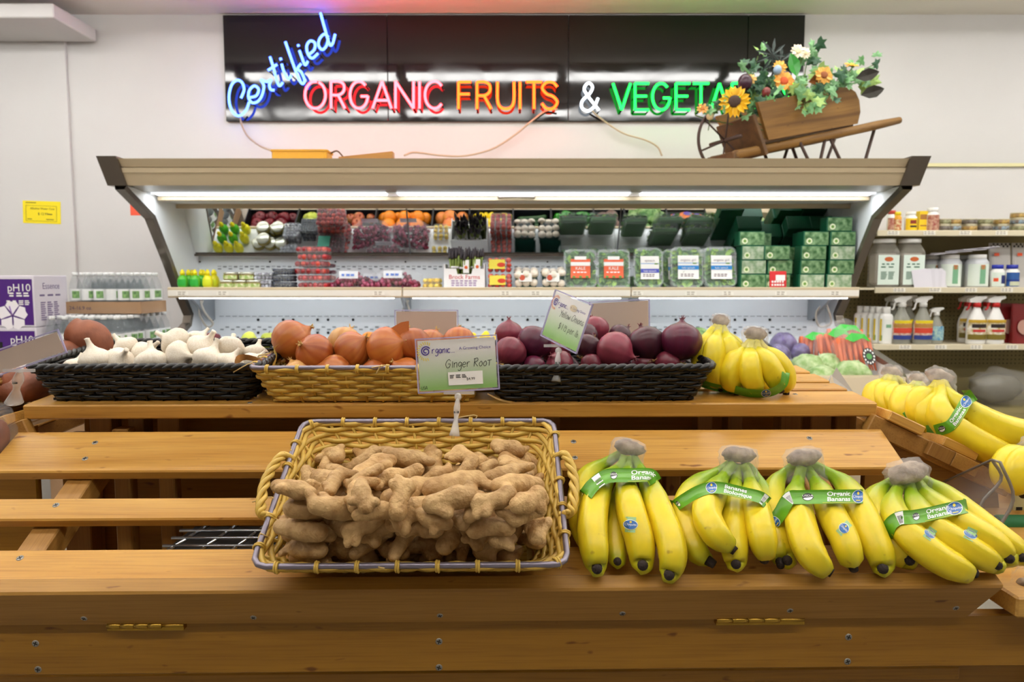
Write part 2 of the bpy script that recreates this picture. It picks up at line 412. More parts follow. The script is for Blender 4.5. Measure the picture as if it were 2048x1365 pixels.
for ch, a, b in (('V', 1226, 1261), ('E', 1270, 1298), ('G', 1305, 1340), ('E', 1352, 1380), ('T', 1386, 1418), ('A', 1422, 1456), ('B', 1464, 1490), ('L', 1500, 1522), ('E', 1532, 1556), ('S', 1566, 1592)):
    neon(letter(ch, a, b, 167, 220), m_ng)
m_cord = mat('tan_cord', '#b9a58a', .6)
def cord(pts, r=.006):
    MB().tube(catmull(pts, 30), r, 6).obj('cord', m_cord, sg, T(*-so))
cord([at(481, 225, NY), at(482, 245, SY-.02), at(495, 272, SY-.02), at(520, 292, SY-.3), at(549, 303, SY-1.08)])
cord([at(1115, 219, NY), at(1092, 222, SY-.02), at(1066, 240, SY-.02), at(1030, 270, SY-.02), at(985, 298, SY-.02), at(930, 312, SY-.1), at(880, 311, SY-.1), at(830, 305, SY-.2), at(809, 311, SY-.3)])
cord([at(1182, 219, NY), at(1200, 236, SY-.02), at(1245, 266, SY-.02), at(1290, 280, SY-.02), at(1315, 294, SY-.02), at(1324, 312, SY-.02)])
# wall notices
def notice(px0, py0, px1, py1, Y, c, name, label, lines, skew=0):
    t = thing(name, label, 'notice', at(px0, py1, Y))
    a, b = at(px0, py1, Y), at(px1, py0, Y); W, Hh = b.x-a.x, b.z-a.z
    M = RX(PI/2)
    mb = MB().box((W/2, Hh/2, -.0015), (W, Hh, .002)); mb.obj('paper', mat('paper_'+c.strip('#'), c, .6), t, M)
    ink = mat('dark_print', '#2a2420', .6); mb = MB()
    for L_ in lines:
        if isinstance(L_, str): continue
        if len(L_) == 4 and isinstance(L_[0], str): flat(mb, textV(L_[0], L_[3]*Hh), T(L_[1]*W, L_[2]*Hh, .0004))
        else: flat(mb, rectV(L_[0]*W, L_[1]*Hh, L_[2]*W, L_[3]*Hh), T(0, 0, .0004))
    if mb.v: mb.obj('print', ink, t, M)
    t.rotation_euler = (0, skew, 0); return t
notice(46, 401, 119, 446, PY-.003, '#f2dc14', 'wall_notice', 'yellow printed price notice on the white wall at the left',
       [('Alkaline Water Case', .2, .62, .13), ('$ 12.99', .4, .38, .15), (.08, .9, .36, .93), (.12, .17, .24, .2), (.62, .17, .82, .2), (.66, .4, .78, .44),
        (.08, .78, .9, .79), (.08, .1, .9, .11), (.08, .1, .088, .79), (.892, .1, .9, .79)], R(2))
notice(261, 397, 290, 431, WALLY-.003, '#ef5a3c', 'wall_notice', 'orange-red notice on the wall partly hidden by the cooler end panel', [])
# ================================================================== PRODUCE COOLER
XL, XR = -1.825, 1.84; XM = (XL+XR)/2; CW = XR-XL
def zY(py, Y): return at(1024, py, Y).z
m_cream = mat('cooler_cream', '#c9b797', .38, noise=.05, nscale=2)
m_white = mat('cooler_white', '#eef1f4', .35)
m_wpan = mat('cooler_panel', '#e6ebf0', .4, noise=.04, nscale=3)
m_chrome = mat('dark_chrome', '#857c72', .24, metal=.7)
m_cap = mat('end_cap_metal', '#6f665d', .25, metal=.65)
m_black = mat('black_hole', '#0a0a0c', .6)
m_slot = mat('grey_slot', '#8b9096', .5)
m_mirror = mat('mirror_glass', '#f4f6f5', .015, metal=1.)
m_ctube = emis('case_tube_light', (.93, .97, 1.0), CASE_LAMP)
ck = thing('produce_cooler', 'long open refrigerated produce case with cream canopy, mirror and white shelf', 'cooler', (XM, 4.0, 0))
CI = T(-XM, -4.0, 0)
def cpart(mb, name, m, **k): return mb.obj(name, m, ck, CI, **k)
front = [(3.40, zY(316, 3.40)), (3.48, zY(371, 3.48)), (3.75, zY(432, 3.75)), (3.92, zY(520, 3.92)), (4.03, zY(578, 4.03)), (4.15, zY(628, 4.15)), (4.12, zY(652, 4.12)), (3.92, zY(688, 3.92)), (3.38, zY(757, 3.38)), (3.33, .70), (3.36, .62)]
prof = front + [(3.40, 0.02), (4.42, 0.02), (4.42, front[0][1])]
for s, xx in ((-1, XL), (1, XR)):
    M = basis((0, 1, 0), (0, 0, 1), (1, 0, 0))
    a, b = (xx-.045, xx) if s < 0 else (xx, xx+.045)
    cpart(MB().prism(prof, a, b, M=M), 'end_panel', m_white)
    mb = MB(); pts = [Vector((xx+s*.024, y-.005, z)) for y, z in front[1:]]
    n_ = len(pts); V = []; F = []
    for i, p in enumerate(pts):
        t = (pts[min(i+1, n_-1)]-pts[max(i-1, 0)]).normalized(); nn = Vector((0, t.z, -t.y))
        if nn.y > 0: nn = -nn
        for dx, dn in ((-.028, 0), (-.022, .022), (.022, .022), (.028, 0)): V.append(p+Vector((dx, 0, 0))+nn*dn)
    for i in range(n_-1):
        for j in range(4): F.append((i*4+j, i*4+(j+1) % 4, i*4+4+(j+1) % 4, i*4+4+j))
    mb.add(V, F, 0, False); cpart(mb, 'edge_trim', m_chrome)
    mb = MB(); ex = xx+s*.03
    mb.prism([(3.37, front[0][1]+.004), (3.455, front[1][1]-.004), (3.53, front[1][1]-.004), (3.53, front[0][1]+.004)], min(ex-.045, ex+.045), max(ex-.045, ex+.045), M=M)
    cpart(mb, 'end_cap', m_cap)
# canopy
fz0, fz1 = zY(317, 3.39), zY(371, 3.47)
M = basis((0, 1, 0), (0, 0, 1), (1, 0, 0))
fm = fz0-(fz0-fz1)*.33
cpart(MB().prism([(3.39, fz0), (3.42, fm+.003), (3.45, fm+.003), (3.45, fz0)], XL, XR, M=M), 'fascia_strip', m_cream)
cpart(MB().prism([(3.415, fm-.001), (3.425, fm-.022), (3.43, fm-.024), (3.465, fz1), (3.49, fz1), (3.47, fm)], XL, XR, M=M), 'fascia_strip', m_cream)
cpart(MB().box((XM, 3.93, fz0-.02), (CW, 1.0, .025)), 'canopy_roof', m_cream)
cpart(MB().prism([(3.49, fz1+.003), (3.64, zY(384, 3.64)), (3.64, zY(380, 3.64)), (3.49, fz1+.02)], XL, XR, M=M), 'reflector', mat('reflector_metal', '#a8a298', .3, metal=.3))
lz = zY(388, 3.68)
cpart(MB().box((XM, 3.70, lz+.012), (CW-.01, .085, .016)), 'lamp_tray', m_white)
for i in range(3):
    lx0, lx1 = XL+.03+i*CW/3, XL-.03+(i+1)*CW/3
    ln_ = cpart(MB().box(((lx0+lx1)/2, 3.655, lz+.004), (lx1-lx0, .006, .022)), 'lamp_lens', emis('lamp_lens_glow', (.95, .98, 1.0), .9))
    MB().quad((lx0, 3.66, lz-.002), (lx1, 3.66, lz-.002), (lx1, 3.74, lz-.002), (lx0, 3.74, lz-.002)).obj('lamp_tube', m_ctube, ln_)
cpart(MB().box((XM, 3.77, (zY(393, 3.77)+zY(402, 3.77))/2), (CW-.02, .025, zY(393, 3.77)-zY(402, 3.77)), .003), 'lamp_rail', m_cream)
cpart(MB().box((XM, 3.88, zY(402, 3.77)+.012), (CW, .21, .012)), 'duct_floor', m_white)
vz0, vz1 = zY(402, 3.985), zY(417, 3.985)
cpart(MB().box((XM, 3.995, (vz0+vz1)/2), (CW, .02, vz0-vz1), .002), 'air_grille', m_cream)
mb = MB()
for i in range(150):
    x = XL+.02+(CW-.04)*i/149; mb.box((x, 3.984, vz0-.010), (.013, .004, .009), m=0)
cpart(mb, 'grille_slots', mat('grille_dark', '#5b5145', .6))
h0, h1 = at(999, 395, 3.755), at(1067, 395, 3.755)
cpart(MB().tube(catmull([h0+Vector((0, .01, 0)), h0+Vector((.01, -.015, 0)), h1+Vector((-.01, -.015, 0)), h1+Vector((0, .01, 0))], 12), .006, 6), 'lamp_handle', m_chrome)
# mirror, leaning forward 30 degrees; it shows the fruit in the well below
MT, MBt = Vector((0, 4.066, zY(415, 4.066))), Vector((0, 4.205, zY(509, 4.205)))
sx = [XL, at(815, 460, 4.1).x, at(1240, 460, 4.1).x, XR]
for a, b in zip(sx, sx[1:]):
    e = .003
    cpart(MB().add([(a+e, MT.y, MT.z), (b-e, MT.y, MT.z), (b-e, MBt.y, MBt.z), (a+e, MBt.y, MBt.z),
                    (a+e, MT.y+.008, MT.z+.006), (b-e, MT.y+.008, MT.z+.006), (b-e, MBt.y+.008, MBt.z+.006), (a+e, MBt.y+.008, MBt.z+.006)],
                   [(0, 1, 2, 3), (4, 5, 6, 7), (0, 1, 5, 4), (1, 2, 6, 5), (2, 3, 7, 6), (3, 0, 4, 7)]), 'mirror', m_mirror)
for xx in sx[1:3]: cpart(MB().tube([(xx, MT.y-.002, MT.z), (xx, MBt.y-.002, MBt.z)], .004, 6), 'mirror_joint', m_slot)
cpart(MB().box((XM, MBt.y-.002, MBt.z-.004), (CW, .02, .012)), 'mirror_rail', m_cap)
ZS = zY(577, 3.87)
bp0 = MBt.z-.01
def backpanel(z0, z1, y, name):
    cpart(MB().box((XM, y+.01, (z0+z1)/2), (CW, .02, z1-z0)), name, m_wpan)
backpanel(ZS-.03, bp0, 4.25, 'back_panel'); backpanel(.8, ZS-.03, 4.255, 'back_panel')
def slotrow(py, Y, w, h, n, x0=XL+.12, x1=XR-.12, off=0):
    mb = MB(); z = zY(py, Y)
    for i in range(n):
        mb.box((x0+(x1-x0)*i/(n-1), Y, z+((i % 2)*2-1)*off), (w, .004, h))
    cpart(mb, 'vent_slots', m_slot)
slotrow(536, 4.248, .019, .007, 110, off=.006); slotrow(533, 4.248, .02, .003, 110)
slotrow(657, 4.253, .02, .007, 110, off=.007); slotrow(633, 4.253, .025, .003, 90)
slotrow(688, 4.253, .025, .004, 90)
for px in (425, 516, 566, 586, 635, 656, 706, 935, 985, 1005, 1055, 1075, 1120, 1352, 1402, 1421, 1470, 1490, 1540, 1628):
    for py in (640, 666):
        if py == 666 and px in (586, 566, 706, 425, 985): continue
        p = at(px, py, 4.25); cpart(MB().tube([(p.x, 4.249, p.z), (p.x, 4.256, p.z)], .0075, 10), 'screw_hole', m_black)
for px in (400, 540, 671, 811, 1095, 1400): p = at(px, 524, 4.248); cpart(MB().tube([(p.x, 4.244, p.z), (p.x, 4.252, p.z)], .005, 8), 'screw', m_black)
# shelf, three sections
sxs = [XL-.01, at(805, 586, 3.87).x, at(1262, 586, 3.87).x, XR+.01]; zr = zY(596, 3.87)
for a, b in zip(sxs, sxs[1:]):
    sh = cpart(MB().box(((a+b)/2, 4.065, ZS-.012), (b-a-.002, .37, .02)), 'shelf', m_white)
    MB().box(((a+b)/2, 3.872, (ZS+.006+zr)/2), (b-a-.003, .016, ZS+.006-zr), .004).obj('price_rail', m_cream, sh)
    MB().box(((a+b)/2, 3.8635, (ZS+zr)/2), (b-a-.01, .002, (ZS-zr)*.62)).obj('price_strip', mat('strip_white', '#e9e4da', .3), sh)
    MB().tube([(a+.05, 3.90, zr+.004), (b-.05, 3.90, zr+.004)], .010, 8).obj('lamp_tube', m_ctube, sh)
    MB().box(((a+b)/2, 3.915, zr+.02), (b-a-.06, .06, .008)).obj('lamp_tray', m_white, sh)
inkp = mat('tag_print', '#b3ab9c', .6)
for px in (364, 445, 757, 1012, 1072, 1275, 1382, 1456, 1562, 1671):
    p = at(px, 588, 3.861); t_ = cpart(MB().box((p.x, 3.8615, p.z), (.06, .0015, .018)), 'price_tag', mat('tag_paper', '#f1ede4', .5))
    mb = MB(); bars(mb, T(p.x-.022, 3.8605, p.z-.005) @ RX(PI/2), .045, .006, 2, 2, px); mb.obj('price_print', inkp, t_)
for px in (405, 812, 1268, 1640):
    p = at(px, 610, 4.1); mb = MB()
    mb.prism([(3.93, zr+.01), (4.25, zr+.01), (4.25, zr-.14), (4.18, zr-.13)], p.x-.008, p.x+.008, M=M); cpart(mb, 'shelf_bracket', m_slot)
    mb = MB(); mb.tube(catmull([(p.x, 4.06, zr), (p.x+.03, 4.05, zr-.08), (p.x+.06, 4.09, zr-.15), (p.x+.01, 4.12, zr-.17), (p.x-.02, 4.1, zr-.09), (p.x+.02, 4.06, zr-.02)], 24), .006, 6)
    cpart(mb, 'lamp_cord', mat('grey_cord', '#b5afa4', .6))
# produce well
WB0, WB1 = Vector((0, 4.25, .86)), Vector((0, 3.44, .60))
def wellz(y): return .60+(y-3.44)*(.26/.81)
cpart(MB().prism([(4.25, .86), (3.44, .60), (3.44, .57), (4.25, .83)], XL, XR, M=M), 'well_floor', m_white)
cpart(MB().prism([(3.36, .74), (3.33, .66), (3.40, .02), (3.44, .02), (3.43, .60), (3.44, .74)], XL, XR, M=M), 'front_bumper', m_cream)
cpart(MB().box((XM, 3.9, .3), (CW, .8, .5)), 'base', m_cream)

# ================================================================== ON THE SHELF
m_clear = mat('clear_plastic', '#f4f8f8', .08, alpha=.1)
m_film = mat('plastic_film', '#f6f8fa', .15, alpha=.10, bump=.5, bscale=35)
m_haze = mat('hazy_plastic', '#dfe8e6', .15, alpha=.2)
m_pap = mat('white_paper', '#f2f0ec', .55)
m_ink = mat('dark_print', '#2a2420', .6)
def sp(px, Y=3.95): return at(px, 577, Y).x
def rbox(w, d, h, r, n=4, taper=0., z0=0):
    """rounded-rectangle tub outline rings"""
    def ring(w, d):
        out = []
        for cx, cy, a0 in ((w/2-r, d/2-r, 0), (-w/2+r, d/2-r, 90), (-w/2+r, -d/2+r, 180), (w/2-r, -d/2+r, 270)):
            for i in range(n+1): a = R(a0+90*i/n); out.append((cx+r*math.cos(a), cy+r*math.sin(a)))
        return out
    A = ring(w*(1-taper), d*(1-taper)); B = ring(w, d); K = len(A)
    V = [(x, y, z0) for x, y in A]+[(x, y, z0+h) for x, y in B]
    F = [tuple(range(K)), tuple(K+i for i in range(K))]+[(i, (i+1) % K, K+(i+1) % K, K+i) for i in range(K)]
    return V, F
def patch(mb, w, h, loc, m=0, nx=1):   # upright label facing the camera
    flat(mb, rectV(-w/2, 0, w/2, h, nx), T(*loc) @ RX(PI/2), m)
def ptext(par, txt, size, loc, m, align='CENTER', M=None, sx=1.):
    mb = MB(); flat(mb, textV(txt, size, align, sx=sx), (T(*loc) @ RX(PI/2)) if M is None else M); return mb.obj('lettering', m, par)
# lemon and lime juice bottles
def juice(c, name):
    t = thing('juice_bottle', 'x', 'bottle')
    MB().lathe([(0, 0), (.018, 0), (.024, .01), (.027, .03), (.025, .05), (.016, .066), (.010, .07)], 16, mod=None).obj('body', mat('juice_'+name, c, .3), t)
    MB().lathe([(.0125, .07), (.0125, .088), (.008, .092), (.006, .1), (0, .101)], 12).obj('cap', mat('juice_cap', '#f4e20e', .35), t)
    MB().lathe([(.0265, .014), (.0278, .03), (.0262, .048)], 10, a0=R(215), a1=R(325)).obj('label', mat('juice_label_'+name, '#2fae3c' if name == 'lime' else '#d9e22a', .4), t)
    return t
jl = juice('#56b52c', 'lime'); jm = juice('#e6dc22', 'lemon'); ful = fum = False
for i, (px, Y, kd, lb) in enumerate(((366, 3.91, 'lime', 'green lime juice bottle with yellow cap, leftmost in the front row'), (391, 3.91, 'lime', 'green lime juice bottle with yellow cap, second in the front row'),
       (416, 3.91, 'lemon', 'yellow lemon juice bottle at the right of the front row'), (378, 3.98, 'lime', 'green juice bottle behind and between the two front lime bottles'),
       (403, 3.98, 'lime', 'green juice bottle in the second row behind the lemon bottle'), (428, 3.98, 'lemon', 'yellow juice bottle in the second row nearest the jars'),
       (385, 4.05, 'lemon', 'yellow juice bottle in the third row, left'), (408, 4.05, 'lemon', 'yellow juice bottle in the third row, middle'), (430, 4.05, 'lemon', 'yellow juice bottle in the third row, right'))):
    src = jl if kd == 'lime' else jm; used = ful if kd == 'lime' else fum
    o = dup(src) if used else src
    if kd == 'lime': ful = True
    else: fum = True
    o.location = (sp(px, Y), Y, ZS); o['label'] = lb; o['group'] = 'citrus juice bottles on the cooler shelf'
# stacked jars
def jar():
    t = thing('jar', 'x', 'jar')
    MB().lathe([(0, 0), (.036, 0), (.04, .005), (.04, .026), (.036, .031)], 18).obj('glass_body', mat('pesto', '#8d7d3f', .25), t)
    MB().lathe([(.038, .031), (.038, .041), (.034, .043), (0, .043)], 18).obj('lid', mat('jar_lid', '#d9d9c9', .25, metal=.5), t)
    MB().lathe([(.0405, .006), (.0405, .025)], 12, a0=R(205), a1=R(335)).obj('label', mat('jar_label', '#e9e7c0', .5, col2='#8fb04a', nscale=60), t)
    return t
j0 = jar(); first = True
for px, Y, lv, lb in ((455, 3.91, 0, 'small squat jar, lower left of the stacked jars'), (482, 3.91, 0, 'small squat jar, lower middle of the stacked jars'), (508, 3.91, 0, 'small squat jar, lower right of the stacked jars'),
                      (463, 3.925, 1, 'small squat jar on top, left of the two stacked jars in front'), (496, 3.925, 1, 'small squat jar on top, right of the two stacked jars in front'),
                      (465, 4.01, 0, 'small jar in the back row at the left'), (490, 4.01, 0, 'small jar in the back row in the middle'), (515, 4.01, 0, 'small jar in the back row at the right'), (480, 4.01, 1, 'small jar on top of the back row')):
    o = j0 if first else dup(j0); first = False
    o.location = (sp(px, Y), Y, ZS+lv*.0435); o['label'] = lb; o['group'] = 'small jars stacked on the cooler shelf'
# clamshell boxes with berries
def clamshell(w, d, h, fill, label, cat='clamshell', name='berry_clamshell', br=.011, seed=1, group=None, lab=None):
    rg = random.Random(seed); t = thing(name, label, cat, group=group)
    mb = MB(); nx = max(3, int(w/br/1.8)); ny = max(3, int(d/br/1.8)); nz = max(2, int(h/br/1.9))
    for i in range(nx):
        for j in range(ny):
            for q in range(nz):
                if 0 < i < nx-1 and 0 < j < ny-1 and q < nz-1: continue
                mb.ell((-w/2+br+(w-2*br)*i/(nx-1)+rg.uniform(-.2, .2)*br, -d/2+br+(d-2*br)*j/(ny-1)+rg.uniform(-.2, .2)*br, br+(h-2.2*br)*q/(nz-1)), (br*rg.uniform(.9, 1.15),)*3, 7, 5, m=rg.randrange(len(fill)))
    tag(mb.obj('berries', fill, t), kind='stuff')
    V, F = rbox(w, d, h*.55, .012, 3, .06); mb = MB().add(V, F, 0, False); V, F = rbox(w*1.04, d*1.04, .006, .014, 3, 0, h*.55); mb.add(V, F); V, F = rbox(w, d, h*.42, .014, 3, -.0, h*.56); mb.add(V, F)
    mb.obj('tub', m_clear, t)
    if lab: patch_ = MB(); patch(patch_, w*.62, h*.62, (-.1*w, -d/2-.004, h*.25)); patch_.obj('label', lab, t)
    return t
straw = [mat('strawberry', '#b3161c', .3), mat('strawberry_dark', '#8e0f18', .3), mat('strawberry_light', '#cf4432', .3)]
for i, lb in enumerate(('strawberry clamshell at the bottom of the stack', 'strawberry clamshell in the middle of the stack', 'strawberry clamshell on top of the front stack')):
    c = clamshell(.165, .12, .072, straw, lb, seed=i, br=.015); c.location = (sp(629, 3.95)+(.004, -.006, .003)[i], 3.95, ZS+i*.076)
rasp = [mat('dark_berry', '#6d1230', .4), mat('dark_berry2', '#54102a', .4)]
c = clamshell(.165, .12, .06, rasp, 'dark raspberry clamshell with teal lid label behind the strawberries', seed=9); c.location = (sp(640, 4.08), 4.08, ZS+.076)
mb = MB(); flat(mb, rectV(-.07, -.045, .0, .03), T(0, 0, .0602)); mb.obj('lid_label', mat('teal_label', '#58bfa4', .5), c)
c = clamshell(.165, .12, .072, straw, 'strawberry clamshell at the bottom of the back stack', seed=12, br=.015); c.location = (sp(640, 4.08), 4.08, ZS)
blue = [mat('blueberry', '#1e2334', .5), mat('blueberry2', '#2c3346', .5)]
for i, lb in enumerate(('black blueberry tray at the bottom of the stack of three', 'black blueberry tray in the middle of the stack of three', 'black blueberry tray on top of the stack of three')):
    c = clamshell(.105, .1, .034, blue, lb, seed=20+i, br=.008); c.location = (sp(571, 3.93), 3.93, ZS+i*.036)
frost = [mat('pale_berry', '#b9bcc4', .5), mat('pale_berry2', '#8d8b96', .5)]
for i, (px, Y, z, lb) in enumerate(((531, 3.95, 0, 'clear clamshell of pale sprouts beside the jars'), (533, 3.95, .045, 'clear clamshell of pale sprouts stacked on the one beside the jars'), (540, 4.07, 0, 'empty-looking clear clamshell behind the blueberries'))):
    c = clamshell(.10, .1, .042, frost, lb, seed=30+i, br=.01); c.location = (sp(px, Y), Y, ZS+z)
tom = [mat('small_tomato', '#c93a24', .25), mat('small_tomato2', '#b52a22', .25)]
for i, (px, Y, z, lb) in enumerate(((1000, 3.93, 0, 'small tomato clamshell at the bottom beside the white crate'), (999, 3.94, .085, 'small tomato clamshell stacked on top beside the white crate'), (1001, 4.07, 0, 'small tomato clamshell behind the front stack'))):
    c = clamshell(.125, .11, .08 if Y < 4 else .075, tom, lb, seed=40+i, br=.014, name='tomato_clamshell'); c.location = (sp(px, Y), Y, ZS+z)
    if Y < 4:
        mb = MB(); patch(mb, .085, .05, (-.012, -.0595, .018)); l_ = mb.obj('label', mat('yellow_label', '#f0dd52', .5), c)
        mb = MB(); flat(mb, ovalV(.022, .012, 16), T(.01, -.0605, .04) @ RX(PI/2)); mb.obj('label_print', mat('label_red', '#d8452c', .5), l_)
pine = [mat('pineapple', '#f0d24a', .35), mat('pineapple2', '#e6be32', .35)]
for px, Y, z, lb in ((863, 3.93, 0, 'clear tub of yellow pineapple chunks by the crate'), (868, 4.09, 0, 'clear tub of yellow pineapple chunks further back')):
    c = clamshell(.09, .09, .055, pine, lb, 'tub', 'fruit_tub', br=.013, seed=int(px+z*100)); c.location = (sp(px, Y), Y, ZS+z)
# grape bags
def bag_shell(w, d, h, seed, n=20, k=12):
    rg = random.Random(seed); ph = [rg.uniform(0, 6.3) for _ in range(12)]; mb = MB()
    def mod(q): return 1+.05*math.sin(q.x*7+ph[0])*math.sin(q.z*8+ph[1])+.05*math.sin(q.y*11+ph[2]+q.x*5)+.04*math.sin(q.z*15+ph[3]+q.x*9)
    mb.ell((0, 0, h*.5), (w*.55, d*.55, h*.52), n, k, mod=mod); return mb
grape = [mat('red_grape', '#8d2a45', .25), mat('red_grape2', '#a8506c', .25), mat('red_grape3', '#5d1d33', .25)]
def grape_bag(x, Y, w, h, seed, lb):
    rg = random.Random(seed); t = thing('grape_bag', lb, 'grape bag', (x, Y, ZS), group='bags of red grapes'); mb = MB()
    for i in range(210):
        a, b = rg.uniform(-1, 1), rg.uniform(-1, 1); top = h*(1-.55*abs(a)**2)*(1-.35*abs(b))
        mb.ell((a*w*.46, b*.075, .01+rg.random()*max(.01, top-.03)), (.011, .011, .013), 7, 5, m=rg.randrange(3))
    tag(mb.obj('grapes', grape, t), kind='stuff')
    s_ = bag_shell(w, .19, h*1.02, seed); s_.obj('bag', m_film, t)
    mb = MB(); patch(mb, w*.42, .04, (-w*.05, -.085, h*.5), nx=4); mb.obj('label', mat('bag_label', '#e8ecf2', .4), t)
    mb = MB(); bars(mb, T(-w*.2, -.087, h*.5+.012) @ RX(PI/2), w*.3, .012, 1, 3); mb.obj('label_print', mat('label_blue', '#2f6bd0', .5), t)
grape_bag(sp(708), 3.96, .24, .105, 3, 'bag of red grapes beside the strawberries'); grape_bag(sp(795), 3.96, .24, .11, 4, 'bag of red grapes beside the pineapple tub')
grape_bag(sp(755, 4.12), 4.12, .24, .08, 5, 'bag of red grapes at the back under the mirror')
# asparagus crate
cx0, cx1 = sp(888, 3.9), sp(970, 3.9); cw = cx1-cx0; ac = thing('asparagus_crate', 'white Brock Farms crate holding asparagus', 'crate', ((cx0+cx1)/2, 3.98, ZS))
mb = MB(); hh = .105
notch = [(-cw/2, 0), (cw/2, 0), (cw/2, hh), (cw*.2, hh), (cw*.17, hh*.72), (-cw*.17, hh*.72), (-cw*.2, hh), (-cw/2, hh)]
MBm = RX(PI/2)
mb.prism(notch, .078, .083, M=MBm); mb.obj('front_board', mat('crate_white', '#eceaea', .5), ac)
mb = MB(); mb.box((-cw/2+.003, 0, .065), (.006, .16, .13)); mb.box((cw/2-.003, 0, .065), (.006, .16, .13)); mb.box((0, .08, .065), (cw, .006, .13)); mb.box((0, 0, .003), (cw, .16, .006)); mb.obj('box_body', mat('crate_white', '#eceaea', .5), ac)
ptext(ac, 'Brock Farms', .032, (0, -.0845, .05), mat('crate_red', '#c8303a', .5), sx=1.02)
mb = MB(); bars(mb, T(-.07, -.0845, .012) @ RX(PI/2), .14, .007, 3, 6); mb.obj('small_print', mat('crate_mauve', '#a58ab0', .5), ac)
m_asp = mat('asparagus_green', '#8a9a3e', .45, col2='#6f7f34', nscale=40); m_aspt = mat('asparagus_tip', '#3c3438', .6)
rg = random.Random(5)
for bi, (bx, by, hb, lb) in enumerate(((-.06, -.03, .22, 'asparagus bunch at the left of the crate'), (.0, -.035, .21, 'asparagus bunch in the middle of the crate'), (.06, -.03, .22, 'asparagus bunch at the right of the crate'), (-.045, .035, .22, 'asparagus bunch at the back left of the crate'), (.035, .035, .215, 'asparagus bunch at the back right of the crate'))):
    t = thing('asparagus_bunch', lb, 'asparagus', (ac.location.x+bx, 3.98+by, ZS+.008), group='asparagus bunches in the crate'); s_ = MB(); tp = MB()
    for i in range(16):
        a = rg.uniform(0, 6.28); q = math.sqrt(rg.random())*.028; x, y = q*math.cos(a), q*math.sin(a); h = hb*rg.uniform(.86, 1.0); fx, fy = x*1.35, y*1.35
        s_.tube([(x, y, 0), (x*.95, y*.95, h*.5), (fx*.98, fy*.98, h*.8)], .0048, 6)
        tp.tube(catmull([(fx*.98, fy*.98, h*.78), (fx, fy, h*.9), (fx*1.05, fy*1.05, h)], 5), lambda u: .0068*(1-.75*u**2)+.0006, 6)
    s_.obj('spears', m_asp, t); tp.obj('tips', m_aspt, t)
    MB().lathe([(.030, hb*.45), (.0305, hb*.5)], 16).obj('rubber_band', mat('white_band', '#e9e4e4', .5), t)
    if bi in (1, 2):
        mb = MB(); patch(mb, .032, .07, (.008, -.033, hb*.35)); l_ = mb.obj('tag', m_pap, t)
        mb = MB(); flat(mb, ovalV(.009, .009, 12), T(.008, -.0345, hb*.35+.03) @ RX(PI/2)); mb.obj('tag_print', mat('tag_orange', '#e0642c', .5), l_)
# mushrooms in green tills
m_till = mat('green_till', '#1d4f46', .35)
def till(x, Y, z, lb, mush=True, seed=1):
    rg = random.Random(seed); t = thing('mushroom_till' if mush else 'empty_till', lb, 'till', (x, Y, z)); w, d, h = .125, .12, .085
    V, F = rbox(w, d, h, .012, 3, .14); F = [f for i, f in enumerate(F) if i != 1]; MB().add(V, F).obj('tub', m_till, t)
    V, F = rbox(w+.008, d+.008, .006, .014, 3, 0, h-.004); F = F[2:]; MB().add(V, F).obj('rim', m_till, t)
    for i in range(5 if not mush else 0): pass
    if mush:
        for i in range(9):
            c = MB(); c.lathe([(0, -.012), (.007, -.012), (.008, -.002), (.021, 0), (.024, .006), (.019, .017), (.010, .023), (0, .025)], 14)
            c.obj('mushroom', mat('mushroom', '#e8dccb', .6, noise=.15, nscale=40), t, T((i % 3-1)*.042, (i//3-1)*.04-(.0 if i//3 else .018), h-.004+rg.uniform(-.004, .01)-(0.01 if i//3 == 0 else 0)) @ RX(R(rg.uniform(20, 75) if i//3 == 0 else rg.uniform(-30, 30))) @ RZ(rg.uniform(0, 6)))
        for i in range(3):
            c = MB(); c.lathe([(0, -.012), (.007, -.012), (.008, -.002), (.019, 0), (.022, .006), (.017, .016), (.010, .02), (0, .022)], 14)
            c.obj('mushroom', mat('mushroom', '#e8dccb', .6), t, T((i-1)*.04, -.052, .03+rg.uniform(-.006, .006)) @ RX(R(85)))
        mb = MB(); patch(mb, .07, .045, (-.005, -.078, .035), nx=2); l_ = mb.obj('label', m_pap, t)
        mb = MB(); flat(mb, ovalV(.015, .015, 16), T(-.022, -.0795, .057) @ RX(PI/2)); mb.obj('label_print', mat('label_ring', '#c8553c', .5), l_)
        s_ = bag_shell(w*1.02, d*1.15, h*1.3, seed, 16, 10); s_.obj('wrap', m_clear, t)
    return t
till(sp(1052, 3.95), 3.95, ZS, 'green till of white mushrooms beside the tomatoes', True, 1); till(sp(1106, 3.95), 3.95, ZS, 'green till of white mushrooms beside the kale clamshell', True, 2)
for i, px in enumerate((1052, 1106)): till(sp(px, 4.09), 4.09, ZS, 'green till at the back behind the '+('left' if px < 1100 else 'right')+' mushrooms', False, 5+i)
